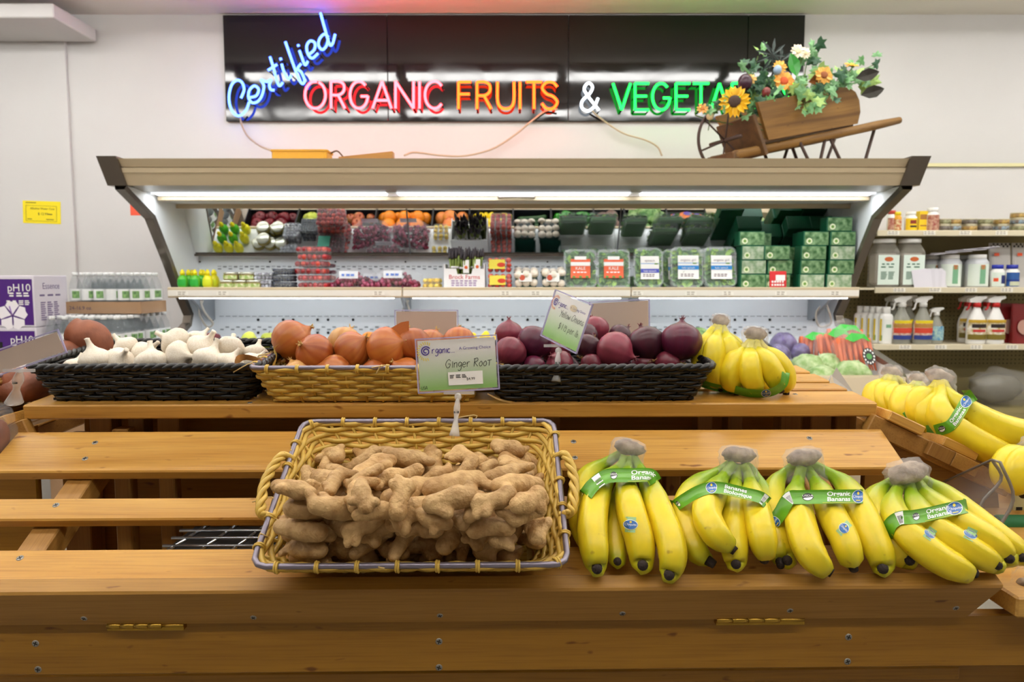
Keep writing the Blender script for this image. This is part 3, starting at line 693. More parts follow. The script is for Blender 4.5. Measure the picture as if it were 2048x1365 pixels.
# leaf clamshells standing on edge
leafm = [mat('leaf_dark', '#3f6e38', .5, rvar=.2), mat('leaf_mid', '#5f9244', .5), mat('leaf_bright', '#8fb84e', .5)]
def leafbox(x, Y, w, h, d, kind, lb, seed, tilt=-9, grp=None):
    rg = random.Random(seed); t = thing('salad_clamshell', lb, 'clamshell', group=grp, M=T(x, Y, ZS) @ RX(R(tilt)) )
    mb = MB()
    for i in range(150):
        px_, pz = rg.uniform(-.44, .44)*w, rg.uniform(.05, .94)*h; py = -d*.42+rg.random()*d*.3; s_ = rg.uniform(.012, .022)
        Mx = T(px_, py, pz) @ RX(PI/2+rg.uniform(-.7, .7)) @ RZ(rg.uniform(0, 6.28)) @ RY(rg.uniform(-.6, .6))
        mb.add([(0, -s_, 0), (s_*.5, -s_*.3, .003), (s_*.45, s_*.5, .004), (0, s_, 0), (-s_*.45, s_*.5, .004), (-s_*.5, -s_*.3, .003)], [(0, 1, 2, 3), (0, 3, 4, 5)], rg.choices((0, 1, 2), (5, 4, 1) if kind == 'kale' else (2, 4, 3))[0], False, Mx)
    mb.box((0, d*.1, h*.5), (w*.86, d*.5, h*.88), .01); tag(mb.obj('leaves', leafm, t), kind='stuff')
    Mx = T(0, d/2, h/2) @ RX(PI/2) @ T(0, 0, 0); rr = .035 if kind != 'kale' else .022
    mb = MB(); V, F = rbox(w*.97, h*.97, d*.98, rr, 5, .06); mb.add(V, F, 0, False, Mx); V, F = rbox(w, h, .007, rr, 5, 0, d*.5); mb.add(V, F, 0, False, Mx); mb.obj('tub', m_clear, t)
    mb = MB(); V, F = rbox(w, h, .005, rr, 5, 0, d*.965); V2, F2 = rbox(w*.9, h*.9, .005, rr*.9, 5, 0, d*.965); K = len(V)//2
    ring = [V[K+i] for i in range(K)]+[V2[K+i] for i in range(K)]; mb.add(ring, [(i, (i+1) % K, K+(i+1) % K, K+i) for i in range(K)], 0, False, Mx @ T(0, 0, .001)); mb.obj('rim', m_haze, t)
    fy = -d/2-.004
    if kind == 'kale':
        mb = MB(); patch(mb, w*.60, h*.50, (.0, fy, h*.24)); l_ = mb.obj('label', mat('kale_orange', '#e8643a', .45), t)
        mb = MB(); patch(mb, w*.60, h*.1, (0, fy-.001, h*.56)); patch(mb, w*.36, h*.09, (0, fy-.001, h*.72)); mb.obj('label_band', m_pap, l_)
        ptext(l_, 'KALE', h*.115, (0, fy-.0015, h*.455), m_pap); mb = MB(); bars(mb, T(-w*.22, fy-.0015, h*.375) @ RX(PI/2), w*.44, h*.03, 1, 4); mb.obj('small_print', m_pap, l_)
        mb = MB(); [flat(mb, ovalV(.009, .006, 10), T(dx, fy-.001, h*.27) @ RX(PI/2)) for dx in (-.035, 0, .035)]; mb.obj('label_print', mat('label_green', '#5b8f3c', .5), l_)
    else:
        mb = MB(); patch(mb, w*.64, h*.58, (.006, fy, h*.2)); l_ = mb.obj('label', m_pap, t)
        mb = MB(); patch(mb, w*.64, h*.1, (.006, fy-.001, h*.43 if kind == 'blue' else h*.36)); mb.obj('label_band', mat('label_sky' if kind == 'blue' else 'label_indigo', '#1f86cf' if kind == 'blue' else '#4650b8', .45), l_)
        ptext(l_, 'baby spinach', h*.062, (.006, fy-.0015, h*.455 if kind == 'blue' else h*.385), m_pap); ptext(l_, 'organic girl' if kind == 'blue' else 'spinach', h*.085, (.006, fy-.0015, h*.64), mat('label_grey', '#8a7a80', .5))
        mb = MB(); patch(mb, w*.64, h*.012, (.006, fy-.001, h*.585)); mb.obj('label_line', mat('label_sky', '#1f86cf', .45), l_)
        mb = MB(); [patch(mb, w*.12, h*.03, (dx, fy-.0012, h*.57)) for dx in (.04,)]; mb.obj('label_print', mat('label_green', '#5b8f3c', .5), l_)
        mb = MB(); bars(mb, T(-w*.2, fy-.0015, h*.26) @ RX(PI/2), w*.42, h*.025, 2, 4); mb.obj('small_print', mat('label_grey', '#8a7a80', .5), l_)
    return t
leafbox(sp(1160, 3.91), 3.915, .175, .205, .07, 'kale', 'kale clamshell with orange label beside the mushrooms', 1)
leafbox(sp(1226, 3.91), 3.915, .175, .205, .07, 'kale', 'kale clamshell with orange label next to the spinach', 2)
leafbox(sp(1296, 3.92), 3.93, .155, .215, .07, 'indigo', 'spinach clamshell with white and indigo label, leftmost spinach', 3)
leafbox(sp(1372, 3.92), 3.925, .175, .22, .07, 'blue', 'spinach clamshell with blue stripe label in front, middle', 4)
leafbox(sp(1438, 3.92), 3.925, .175, .22, .07, 'blue', 'spinach clamshell with blue stripe label nearest the green boxes', 5)
leafbox(sp(1352, 3.99), 4.00, .165, .21, .07, 'blue', 'spinach clamshell standing behind the middle spinach clamshell', 6)
leafbox(sp(1425, 3.99), 4.00, .165, .215, .07, 'blue', 'spinach clamshell standing behind the one by the green boxes', 7)
for i, (px, lv, lb) in enumerate(((1150, 0, 'leaf tub lying at the back behind the left kale'), (1210, 0, 'leaf tub lying at the back behind the right kale'), (1280, 0, 'leaf tub lying at the back behind the left spinach'), (1345, 0, 'leaf tub lying at the back behind the middle spinach'),
                                  (1410, 0, 'leaf tub lying at the back beside the green boxes'))):
    rg = random.Random(60+i); t = thing('salad_tub', lb, 'clamshell', (sp(px, 4.12), 4.12, ZS+lv*.072))
    mb = MB(); mb.box((0, 0, .03), (.13, .10, .05), .012, m=1); 
    for q in range(60):
        s_ = .014; Mx = T(rg.uniform(-.06, .06), rg.uniform(-.045, .045), .057) @ RX(rg.uniform(-.6, .6)) @ RZ(rg.uniform(0, 6))
        mb.add([(0, -s_, 0), (s_*.5, 0, .003), (0, s_, 0), (-s_*.5, 0, .003)], [(0, 1, 2, 3)], 1+rg.randrange(2), False, Mx)
    tag(mb.obj('leaves', leafm, t), kind='stuff'); V, F = rbox(.155, .125, .07, .02, 4, -.0); MB().add(V, F).obj('tub', m_haze, t)
# green herb boxes
m_hb = mat('herb_box_green', '#0f5c3c', .4); m_hp = mat('herb_print', '#86a878', .5, col2='#33612f', nscale=38); m_hpl = mat('herb_print_pale', '#c3cdb4', .5, col2='#7d9a72', nscale=30)
def herb_box(x, Y, z, lb, pale=False, rz=0., w=.135, d=.09):
    t = thing('herb_box', lb, 'box', (x, Y, z), rz, 'green herb boxes stacked on the cooler shelf'); h = .075
    MB().box((0, 0, h/2), (w, d, h), .002).obj('carton', m_hb, t)
    mb = MB(); patch(mb, w*.94, h*.9, (w*.02, -d/2-.0006, h*.05)); l_ = mb.obj('printed_face', m_hpl if pale else m_hp, t)
    mb = MB(); flat(mb, ovalV(.016, .016, 16), T(-w*.27, -d/2-.0012, h*.32) @ RX(PI/2)); mb.obj('round_mark', mat('mark_cream', '#dfe6c0', .5), l_)
    mb = MB(); flat(mb, ovalV(.008, .008, 12), T(-w*.27, -d/2-.0018, h*.32) @ RX(PI/2)); mb.obj('mark_centre', mat('mark_green', '#6e9a3e', .5), l_)
    return t
cols = {'first column': (1505, [0, 1, 2, 3]), 'second column': (1549, [1, 2]), 'third column': (1619, [0, 1, 2, 3]), 'fourth column': (1672, [0, 1, 2, 3, 4])}
hn = ['at the bottom', 'second from the bottom', 'third from the bottom', 'fourth from the bottom', 'at the very top']
rg = random.Random(11)
for cn, (px, lv) in cols.items():
    for q in lv:
        herb_box(sp(px, 3.92)+rg.uniform(-.012, .012)+(-.012 if cn == 'first column' else 0), 3.925+rg.uniform(-.006, .006), ZS+q*.0755, 'green herb box '+hn[q]+' of the '+cn+' of stacked boxes', rg.random() < .45, rg.uniform(-.03, .03))
herb_box(sp(1549, 3.92), 3.925, ZS, 'green herb box at the bottom behind the red packet')
for i, (px, lv) in enumerate(((1510, 0), (1510, 1), (1510, 2), (1510, 3), (1560, 0), (1560, 1), (1560, 2), (1612, 0), (1612, 1), (1612, 2), (1612, 3), (1660, 0), (1660, 1), (1660, 2), (1660, 3))):
    herb_box(sp(px, 4.06), 4.06, ZS+lv*.0755, 'green herb box in the back row, '+hn[lv]+', behind the '+('first', 'second', 'third', 'fourth')[(px-1500)//50]+' column')
sb = thing('snack_packet', 'small red and white packet leaning in front of the green boxes', 'packet', M=T(sp(1556, 3.87), 3.872, ZS+.001) @ RX(R(-4)))
MB().box((0, 0, .045), (.09, .006, .09), .0028).obj('pouch', mat('packet_red', '#d42a2c', .4), sb)
mb = MB(); patch(mb, .05, .03, (.012, -.0036, .04)); mb.obj('label', m_pap, sb); mb = MB(); bars(mb, T(-.035, -.004, .012) @ RX(PI/2), .07, .01, 2, 5); mb.obj('label_print', m_pap, sb)
# ================================================================== IN THE PRODUCE WELL
m_bin = mat('black_bin', '#17161a', .5)
def bin_(x0, x1, y0=3.47, y1=3.95):
    mb = MB(); zc = wellz((y0+y1)/2)
    t = thing('produce_bin', 'black divided bin in the cooler well between x', 'bin', ((x0+x1)/2, (y0+y1)/2, zc))
    return t
def apple_mesh(name, m, r=.04):
    mb = MB(); P = [(0, -.78), (.25, -.86), (.45, -.82), (.75, -.55), (.97, 0), (1, .25), (.85, .62), (.55, .82), (.28, .84), (.12, .74), (0, .62)]
    mb.lathe([(a*r, b*r) for a, b in P], 16); return mb.mesh(name, m)
def round_mesh(name, m, r, sq=.95, nub=0.):
    mb = MB(); mb.ell((0, 0, 0), (r, r, r*sq), 16, 10, mod=(lambda d: 1+nub*max(0, abs(d.z)-.85)*4)); return mb.mesh(name, m)
def apple_mat(name, a, b, sc=8): return mat(name, a, .28, col2=b, nscale=sc, rvar=.2)
stem_me = MB().tube(catmull([(0, 0, .024), (.002, 0, .036), (.006, 0, .045)], 5), .0018, 5).mesh('stem', mat('stem_brown', '#4a3322', .7))
def heap(me, name, cat, lb, grp, x0, x1, r, rows=5, y0=3.455, layers=2, stem=True, seed=1, rot=True):
    rg = random.Random(seed); d = r*1.98; n = max(1, int((x1-x0)/d))
    for l in range(layers):
        for j in range(rows-l):
            for i in range(max(1, n-(l % 2))):
                if (j > 0 and l == 0) or l > 1: continue
                x = x0+r+(x1-x0-2*r)*(i+.5*(l % 2))/max(1, n-1); y = y0+r+(j+.5*l)*d*.92; z = .682+r+(y-3.45)*.357+l*r*1.25
                if y+r > 3.84: continue
                o = link(name, me); tag(o, lb, cat, grp)
                o.matrix_world = T(x+rg.uniform(-.1, .1)*r, y, z) @ RZ(rg.uniform(0, 6)) @ RX(rg.uniform(-1, 1) if rot else 0)
                if stem: link('stem', stem_me, o)
# false floor of black bins that carries the fruit
for a, b, lb in ((XL+.01, -1.47, 'black bin under the dark red apples'), (-1.465, -1.165, 'black bin under the yellow-green apples'), (-1.16, -.935, 'black bin under the red and yellow apples'), (-.93, -.545, 'black bin under the oranges'),
                 (-.54, -.295, 'black bin under the grapefruit'), (-.29, .005, 'black bin under the lemons'), (.01, .265, 'black bin of zucchini'), (.27, .56, 'black bin of green peppers'), (.565, .77, 'black bin of wrapped beets'), (.775, 1.06, 'black bin of wrapped lettuce'), (1.065, 1.33, 'black bin of orange carrot packs')):
    t = thing('produce_bin', lb, 'bin', ((a+b)/2, 3.66, .66), group='black bins in the cooler well'); w_ = b-a
    mb = MB(); mb.prism([(-.21, .02), (.21, .17), (.21, .155), (-.21, .005)], -w_/2, w_/2, M=basis((0, 1, 0), (0, 0, 1), (1, 0, 0))); mb.obj('bin_floor', m_bin, t)
    for s in (-1, 1): MB().prism([(-.21, .0), (-.21, .14), (.21, .23), (.21, .12)], s*w_/2-.003, s*w_/2+.003, M=basis((0, 1, 0), (0, 0, 1), (1, 0, 0))).obj('bin_side', m_bin, t)
    MB().box((0, -.212, .06), (w_, .006, .12)).obj('bin_front', m_bin, t)
heap(apple_mesh('dark_red_apple', apple_mat('apple_dark', '#5e0f1c', '#7d1a24'), .041), 'apple', 'apple', 'dark red apple in the leftmost fruit bin shown in the mirror', 'dark red apples', XL+.02, -1.475, .041, seed=1)
heap(apple_mesh('green_apple', apple_mat('apple_green', '#b8c93a', '#d2d65a'), .041), 'apple', 'apple', 'yellow-green apple in the mirrored bin beside the dark apples', 'yellow-green apples', -1.46, -1.17, .041, seed=2)
heap(apple_mesh('gala_apple', apple_mat('apple_gala', '#a3232c', '#cf8a4c', 12), .038), 'apple', 'apple', 'red and yellow apple in the mirrored bin beside the oranges', 'red and yellow apples', -1.155, -.94, .038, seed=3)
heap(round_mesh('orange', mat('orange_peel', '#f08a12', .4, bump=.2, bscale=300, rvar=.1), .047), 'orange', 'orange', 'orange in the mirrored fruit bin', 'oranges', -.925, -.55, .047, stem=False, seed=4)
heap(round_mesh('grapefruit', mat('grapefruit_peel', '#ec9a3c', .4, col2='#e6744a', nscale=10, rvar=.1), .05), 'grapefruit', 'grapefruit', 'pinkish grapefruit in the mirrored fruit bin', 'grapefruit', -.535, -.3, .049, stem=False, seed=5)
heap(round_mesh('lemon', mat('lemon_peel', '#f6d81c', .4, bump=.2, bscale=300), .032, 1.3, .5), 'lemon', 'lemon', 'yellow lemon in the mirrored fruit bin', 'lemons', -.285, 0, .035, rows=7, stem=False, seed=6)
zm = MB().tube(catmull([(-.1, 0, 0), (-.05, .004, 0), (.05, .004, 0), (.105, -.004, 0)], 12), lambda t: .021*(1-.5*max(0, abs(t-.5)*2-.8)*4), 10).mesh('zucchini', mat('zucchini', '#24421f', .35, col2='#31562a', nscale=40))
for j in range(5):
    for l in range(2):
        o = link('zucchini', zm); tag(o, 'dark green zucchini in the mirrored bin', 'zucchini', 'zucchini'); o.matrix_world = T(.137+(j % 2)*.006, 3.48+j*.045+l*.02, .715+j*.016+l*.036) @ RZ(.04*(j-2))
def pepper_mod(a, t): return 1+.10*math.cos(4*a)*(1-.4*t)
pm = MB(); pm.lathe([(0, -.04), (.018, -.045), (.034, -.03), (.04, .01), (.036, .033), (.02, .042), (.006, .034), (.005, .055), (0, .056)], 20, mod=pepper_mod); pm = pm.mesh('pepper', mat('green_pepper', '#2f8a22', .25, rvar=.25))
heap(pm, 'green_pepper', 'pepper', 'green bell pepper in the mirrored bin', 'green bell peppers', .28, .55, .042, stem=False, seed=8)
heap(round_mesh('beet', mat('beet_brown', '#6d4a42', .6, col2='#8b7268', nscale=14), .05), 'beet', 'beet', 'brown wrapped beet in the mirrored bin', 'beets', .575, .765, .05, stem=False, layers=2, seed=9)
def leafy(name, c1, c2, r, seed, veins=.05, sq=.9):
    rg = random.Random(seed); ph = rg.uniform(0, 6)
    mb = MB(); mb.ell((0, 0, 0), (r, r, r*sq), 28, 18, mod=lambda d: 1+veins*math.sin(6*math.atan2(d.y, d.x)+3*d.z+ph)*(1-d.z*d.z)+.025*math.sin(17*math.atan2(d.y, d.x)+8*d.z)+.03*math.sin(9*d.x+ph))
    return mb.mesh(name, mat(name+'_leaf', c1, .45, col2=c2, nscale=26, bump=.9, bscale=30))
lm = leafy('lettuce', '#4d7f3a', '#a3c07c', .075, 3, .12)
for i, (x, y, z) in enumerate(((.855, 3.54, .79), (.98, 3.54, .79), (.92, 3.56, .89), (.86, 3.69, .85), (.99, 3.69, .85))):
    o = link('lettuce', lm); tag(o, 'wrapped green lettuce in the mirrored bin', 'lettuce', 'wrapped lettuce'); o.matrix_world = T(x, y, z) @ RZ(i)
for i, (x, y, z) in enumerate(((1.13, 3.52, .765), (1.265, 3.52, .765), (1.19, 3.55, .825), (1.25, 3.66, .83))):
    t = thing('carrot_pack', 'orange pack of small carrots with purple print in the mirrored bin', 'packet', (x, y, z), rng.uniform(-.3, .3), 'orange carrot packs')
    mb = MB(); mb.ell((0, 0, 0), (.065, .045, .03), 18, 10); mb.obj('pouch', mat('pack_orange', '#ef7a2c', .35, bump=.3, bscale=50), t)
    mb = MB(); flat(mb, ovalV(.03, .016, 16), T(0, -.012, .0305)); mb.obj('label', mat('pack_purple', '#5a3aa0', .4), t)
# cabbages and carrots seen directly at the right end
gc = leafy('cabbage', '#86ad5e', '#c9d9a6', .085, 5, .07, .85); pc = leafy('purple_cabbage', '#4a3568', '#75659a', .07, 6, .03, .9)
wrapc = MB(); wrapc.ell((0, 0, 0), (.0725, .0725, .066), 24, 14, mod=lambda d: 1+.02*math.sin(13*d.x+5*d.z)+.02*math.sin(17*d.y)); wrapc = wrapc.mesh('wrap', m_film)
for i, (px, py, Y, s, lb) in enumerate(((1616, 738, 3.62, 1.0, 'pale green cabbage beside the tabletop bananas'), (1660, 734, 3.7, .95, 'pale green cabbage in the middle of the cabbage heap'), (1704, 752, 3.56, 1.05, 'large pale green cabbage nearest the carrot bag'),
                                     (1640, 760, 3.5, .95, 'pale green cabbage low at the front of the heap'), (1590, 772, 3.5, .9, 'pale green cabbage half hidden by the table slats'), (1672, 782, 3.5, .9, 'pale green cabbage low behind the clear bracket'))):
    p = at(px, py, Y); o = link('cabbage', gc); tag(o, lb, 'cabbage', 'green cabbages'); o.matrix_world = T(*p) @ RZ(i*1.3) @ RX(.4) @ S(s)
for i, (px, py, Y, s, lb) in enumerate(((1567, 688, 3.98, 1., 'wrapped purple cabbage on top at the back'), (1556, 710, 3.85, .9, 'wrapped purple cabbage below the other purple one'), (1600, 704, 3.93, .75, 'wrapped purple cabbage beside the carrots'))):
    p = at(px, py, Y); o = link('purple_cabbage', pc); tag(o, lb, 'cabbage', 'purple cabbages'); o.matrix_world = T(*p) @ RZ(i) @ S(s); link('wrap', wrapc, o)
carrot_me = MB().tube(catmull([(0, 0, 0), (0, 0, .08), (.003, 0, .17)], 7), lambda t: .0125*(1-.75*t**1.5), 8).mesh('carrot', mat('carrot', '#e8703c', .45, rvar=.12))
m_grn = mat('bag_green_print', '#35c43a', .35)
def carrot_bag(px, py, Y, lb, rz, seed, w=.2, dark=True):
    rg = random.Random(seed); p = at(px, py, Y); t = thing('carrot_bag', lb, 'carrot bag', M=T(*p) @ RZ(rz) @ RX(R(-25)), group='bags of carrots')
    for i in range(14):
        link('carrot', carrot_me, t, T((i % 7-3)*.027, -.02+.03*(i//7)+rg.uniform(-.005, .005), .085) @ RX(PI+rg.uniform(-.06, .06)) @ RY(rg.uniform(-.12, .12)))
    mb = MB(); ph = rg.uniform(0, 6)
    mb.ell((0, 0, .02), (w*.6, .06, .14), 22, 14, mod=lambda d: 1+.06*math.sin(9*d.x+4*d.z+ph)+.05*math.sin(14*d.z+ph)); mb.obj('bag', m_film, t)
    mb = MB(); V = [(x, -.066+.02*abs(x)/.1+.02*math.sin(9*x), z) for x, z in ((-.07, .07), (-.03, .1), (.05, .1), (.085, .06), (.03, .075), (-.03, .05))]; mb.add(V, [tuple(range(6))]); mb.obj('green_print', m_grn, t)
    if dark:
        mb = MB(); flat(mb, ovalV(.034, .045, 18), T(.03, -.076, -.03) @ RX(PI/2)); l_ = mb.obj('round_label', mat('label_black', '#1a1716', .4), t)
        mb = MB(); [flat(mb, ovalV(.0045, .006, 8), T(.03+.026*math.cos(a), -.077, -.03+.035*math.sin(a)) @ RX(PI/2)) for a in [i*PI/6 for i in range(12)]]; flat(mb, ovalV(.015, .016, 12), T(.03, -.077, -.03) @ RX(PI/2), 1); mb.obj('label_dots', [m_pap, mat('label_green2', '#4c9a48', .5)], l_)
carrot_bag(1634, 707, 3.95, 'carrot bag lying at the back beside the purple cabbages', -.3, 1, .17); carrot_bag(1672, 702, 3.82, 'carrot bag with green corner standing in the middle', .15, 2, .19, False)
carrot_bag(1708, 712, 3.66, 'front carrot bag with large green print and black round label', .1, 3, .18); carrot_bag(1690, 692, 3.92, 'carrot bag leaning behind the front bag', -.2, 4, .18, False)

# ================================================================== ON TOP OF THE COOLER
ZT = fz0-.0075
p = at(605, 312, 3.52); yb_ = thing('transformer_box', 'yellow plastic box on top of the cooler under the blue neon', 'box', (p.x, 3.52, ZT))
V, F = rbox(.26, .12, .055, .012, 3, -.0); mb = MB(); mb.add(V, F); mb.obj('case', mat('yellow_plastic', '#d9a020', .4), yb_); mb = MB(); V, F = rbox(.27, .13, .008, .014, 3, 0, .052); mb.add(V, F); mb.obj('lid', mat('yellow_plastic', '#d9a020', .4), yb_)
MB().tube(catmull([(.14, -.02, .05), (.17, -.02, .06), (.19, 0, .04), (.20, .02, .02)], 10), .004, 6).obj('wire', mat('brown_wire', '#5a3d20', .6), yb_)
p0, p1 = at(680, 312, 3.49), at(787, 312, 3.49); wd = MB(); l_ = p1.x-p0.x
wd.prism([(0, 0), (l_, 0), (l_, .052), (0, .026)], -.03, .03, M=basis((1, 0, 0), (0, 0, 1), (0, -1, 0)))
tag(wd.obj('wood_wedge', wood('wedge_wood', '#a8732c', '#c08a3e'), None, T(p0.x, 3.49, ZT)), 'wooden wedge board lying beside the yellow box', 'board')
# wheelbarrow planter
m_bw = wood('barrow_wood', '#6f4c1c', '#9a7236', 'x', .6); m_bd = wood('barrow_dark', '#4a3218', '#6a4a26', 'x', .6); m_iron = mat('rusty_iron', '#4a3a34', .6, metal=.5)
bp_ = at(1560, 300, 3.80); WBM = T(bp_.x+.035, 3.80, ZT) @ RZ(R(20)) @ S(1.22)
wb = thing('wheelbarrow_planter', 'small wooden wheelbarrow planter full of artificial flowers on the cooler', 'planter', M=WBM)
tl = RY(R(-12))                                    # bed tips up towards the handles
bz = .125; BL, BW, BH = .47, .22, .21
def bpart(mb, name, m, M=None): return mb.obj(name, m, wb, T(0, 0, bz) @ tl @ (M or Matrix.Identity(4)))
xy = basis((1, 0, 0), (0, 0, 1), (0, -1, 0))
for s in (-1, 1):
    arch = [(-.19, 0), (.27, 0), (.285, .045), (.28, .092), (.26, .128), (.225, .15), (.18, .156), (-.235, .15)]
    bpart(MB().prism(arch, -.008, .008, M=T(0, s*BW*.5, .02) @ RX(s*R(-8)) @ xy), 'side_board', m_bw)
bpart(MB().box((-.21, 0, .095), (.016, BW+.02, .165), .002, M=T(-.0, 0, 0) @ RY(R(-13))), 'end_board', m_bd); bpart(MB().box((.27, 0, .085), (.016, BW, .12), .002), 'end_board', m_bd)
bpart(MB().box((.02, 0, .02), (.47, BW, .014), .002), 'bed_board', m_bd)
for s in (-1, 1): bpart(MB().tube([(-.33, s*.075, -.012), (.25, s*.12, -.005), (.36, s*.135, -.002), (.47, s*.145, .0)], lambda t: .018 if t < .8 else .014, 8), 'handle', m_bd if s > 0 else m_bw)
bpart(MB().box((-.33, 0, -.012), (.03, .18, .03), .004), 'axle_block', m_bd)
wh = T(-.31, -.0, .115); mb = MB(); mb.tube([(.128*math.cos(a), 0, .128*math.sin(a)) for a in [i*2*PI/40 for i in range(40)]], .007, 6, closed=True)
whl = mb.obj('wheel', m_iron, wb, wh); 
for i in range(6): a = i*PI/3+.4; MB().tube([(0, 0, 0), (.127*math.cos(a), 0, .127*math.sin(a))], .004, 6).obj('spoke', m_iron, whl)
MB().tube([(0, -.1, 0), (0, .1, 0)], .008, 8).obj('axle', m_iron, whl)
for (x0_, x1_) in ((-.03, .03), (.10, .06), (.12, .20), (.36, .29)):
    for s in (-1, 1): MB().tube([(x0_, s*.11, bz-.012+.212*x0_), (x1_, s*.12, .002)], .007, 6).obj('leg', m_iron, wb)
# artificial plants standing in the barrow
WBI = WBM @ T(0, 0, bz-.04) @ tl
ivyM = [mat('ivy_green', '#4f8a4c', .5, col2='#7fae78', nscale=40, rvar=.25), mat('ivy_dark', '#2f5a3c', .5, rvar=.2), mat('ivy_pale', '#9dbf6a', .5, rvar=.2)]
def leafmesh(m, s=.042):
    P = [(0, 0), (.35, -.15), (.8, -.05), (.55, .3), (.75, .65), (.3, .6), (0, 1.1), (-.3, .6), (-.75, .65), (-.55, .3), (-.8, -.05), (-.35, -.15)]
    V = [(x*s, y*s, .12*s*abs(x)*math.cos(y*3)) for x, y in P]+[(0, .4*s, .1*s)]; mb = MB(); mb.add(V, [(i, (i+1) % 12, 12) for i in range(12)], 0, False); return mb.mesh('leaf', m)
LM = [leafmesh(m) for m in ivyM]
m_stem = mat('green_stem', '#5d7a3c', .6)
def plant(name, lb, cat, base, tip, nleaf, kind, seed, grp='ivy sprigs in the wheelbarrow', sc=1.):
    rg = random.Random(seed); b = WBI @ Vector(base); e = Vector(tip); t = thing(name, lb, cat, b, group=grp); e = e-b
    P = catmull([(0, 0, 0), e*.5+Vector((0, 0, .04)), e], 10); MB().tube(P, .0025, 5).obj('stem', m_stem, t)
    nleaf = int(nleaf*2.4)
    for i in range(nleaf):
        q = P[min(9, 1+int(9*i/max(1, nleaf-1)))]
        Mx = T(*(q+Vector((rg.uniform(-.045, .045), rg.uniform(-.04, .01), rg.uniform(-.035, .04))))) @ RZ(rg.uniform(-.9, .9)) @ RX(PI/2+rg.uniform(-.7, .5)) @ RZ(rg.uniform(0, 6.28)) @ S(sc*rg.uniform(.7, 1.2))
        link('leaf', LM[rg.choice(kind)], t, Mx)
FY = 3.72
ivy = [((.05, -.05, .15), (1620, 97, 3.72), 5, (1, 0)), ((.15, 0, .15), (1752, 128, 3.78), 6, (0, 2, 1)), ((.2, -.02, .15), (1735, 160, 3.74), 7, (0, 0, 2)), ((.1, -.08, .17), (1700, 170, 3.66), 7, (0, 1)),
       ((.0, -.1, .17), (1612, 216, 3.60), 7, (0, 0, 2)), ((-.05, -.1, .17), (1600, 180, 3.62), 7, (0, 2)), ((-.15, -.08, .17), (1490, 140, 3.66), 7, (0, 1)), ((-.18, 0, .16), (1516, 112, 3.7), 4, (2, 2, 0)),
       ((-.2, -.09, .16), (1430, 222, 3.6), 6, (1, 0)), ((.05, -.1, .17), (1658, 192, 3.6), 7, (0, 0, 1)), ((-.1, -.1, .17), (1532, 208, 3.6), 5, (1, 0)), ((.22, -.03, .15), (1690, 140, 3.72), 6, (0, 2)), ((-.08, 0, .17), (1545, 150, 3.68), 6, (1, 0)), ((.12, 0, .17), (1640, 150, 3.72), 6, (0, 2)), ((-.12, .02, .17), (1500, 175, 3.66), 6, (1, 1, 0))]
ivl = ['tall ivy sprig rising above the middle of the wheelbarrow', 'ivy sprig reaching out to the upper right', 'ivy sprig spreading right above the handle end', 'ivy sprig over the right half of the box', 'ivy trailing over the front edge of the box', 'leafy ivy sprig in the middle of the planter', 'ivy sprig at the upper left by the sign', 'small upright sprig at the left top', 'ivy sprig trailing left past the sunflower', 'ivy sprig hanging over the right of the box front', 'ivy leaf cluster hanging beside the end board', 'pale ivy sprig near the yellow daisy', 'dark ivy sprig behind the orange bloom', 'ivy sprig below the cream flowers', 'dark ivy sprig above the sunflower']
for i, (b, t_, n_, kd) in enumerate(ivy): plant('ivy_sprig', ivl[i], 'ivy', b, at(*t_), n_, kd, 100+i)
for i, (px, py, lb) in enumerate(((1588, 130, 'single large glossy green leaf standing in the planter'), (1745, 184, 'large dark bronze leaf at the right end'), (1545, 110, 'spiky dark leaf cluster at the top'), (1560, 124, 'dark feathery leaf cluster below the top'), (1640, 158, 'bronze leaf among the ivy'), (1735, 150, 'small bronze leaf at the right'))):
    t = thing('large_leaf', lb, 'leaf', at(px, py, 3.64)); c = '#2f8a2c' if i == 0 else '#33302a' if i != 4 else '#7a4a22'
    if i in (2, 3):
        for q in range(9): mb = MB(); mb.add([(0, 0, 0), (.05, .008, .004), (.09, 0, 0), (.05, -.008, .004)], [(0, 1, 2, 3)]); mb.obj('blade', mat('dark_blade', '#20302a', .5), t, RX(PI/2) @ RZ(q*.7) @ RY(.2))
    else:
        s_ = .075; mb = MB(); P = [(0, -1), (.35, -.4), (.4, .2), (.2, .7), (0, 1), (-.2, .7), (-.4, .2), (-.35, -.4)]; mb.add([(x*s_, y*s_*.8, .15*s_*abs(x)) for x, y in P]+[(0, 0, -.006)], [(j, (j+1) % 8, 8) for j in range(8)]); mb.obj('blade', mat('big_leaf_%d' % i, c, .3), t, RX(PI/2) @ RZ(.3 if i == 0 else -1.3))
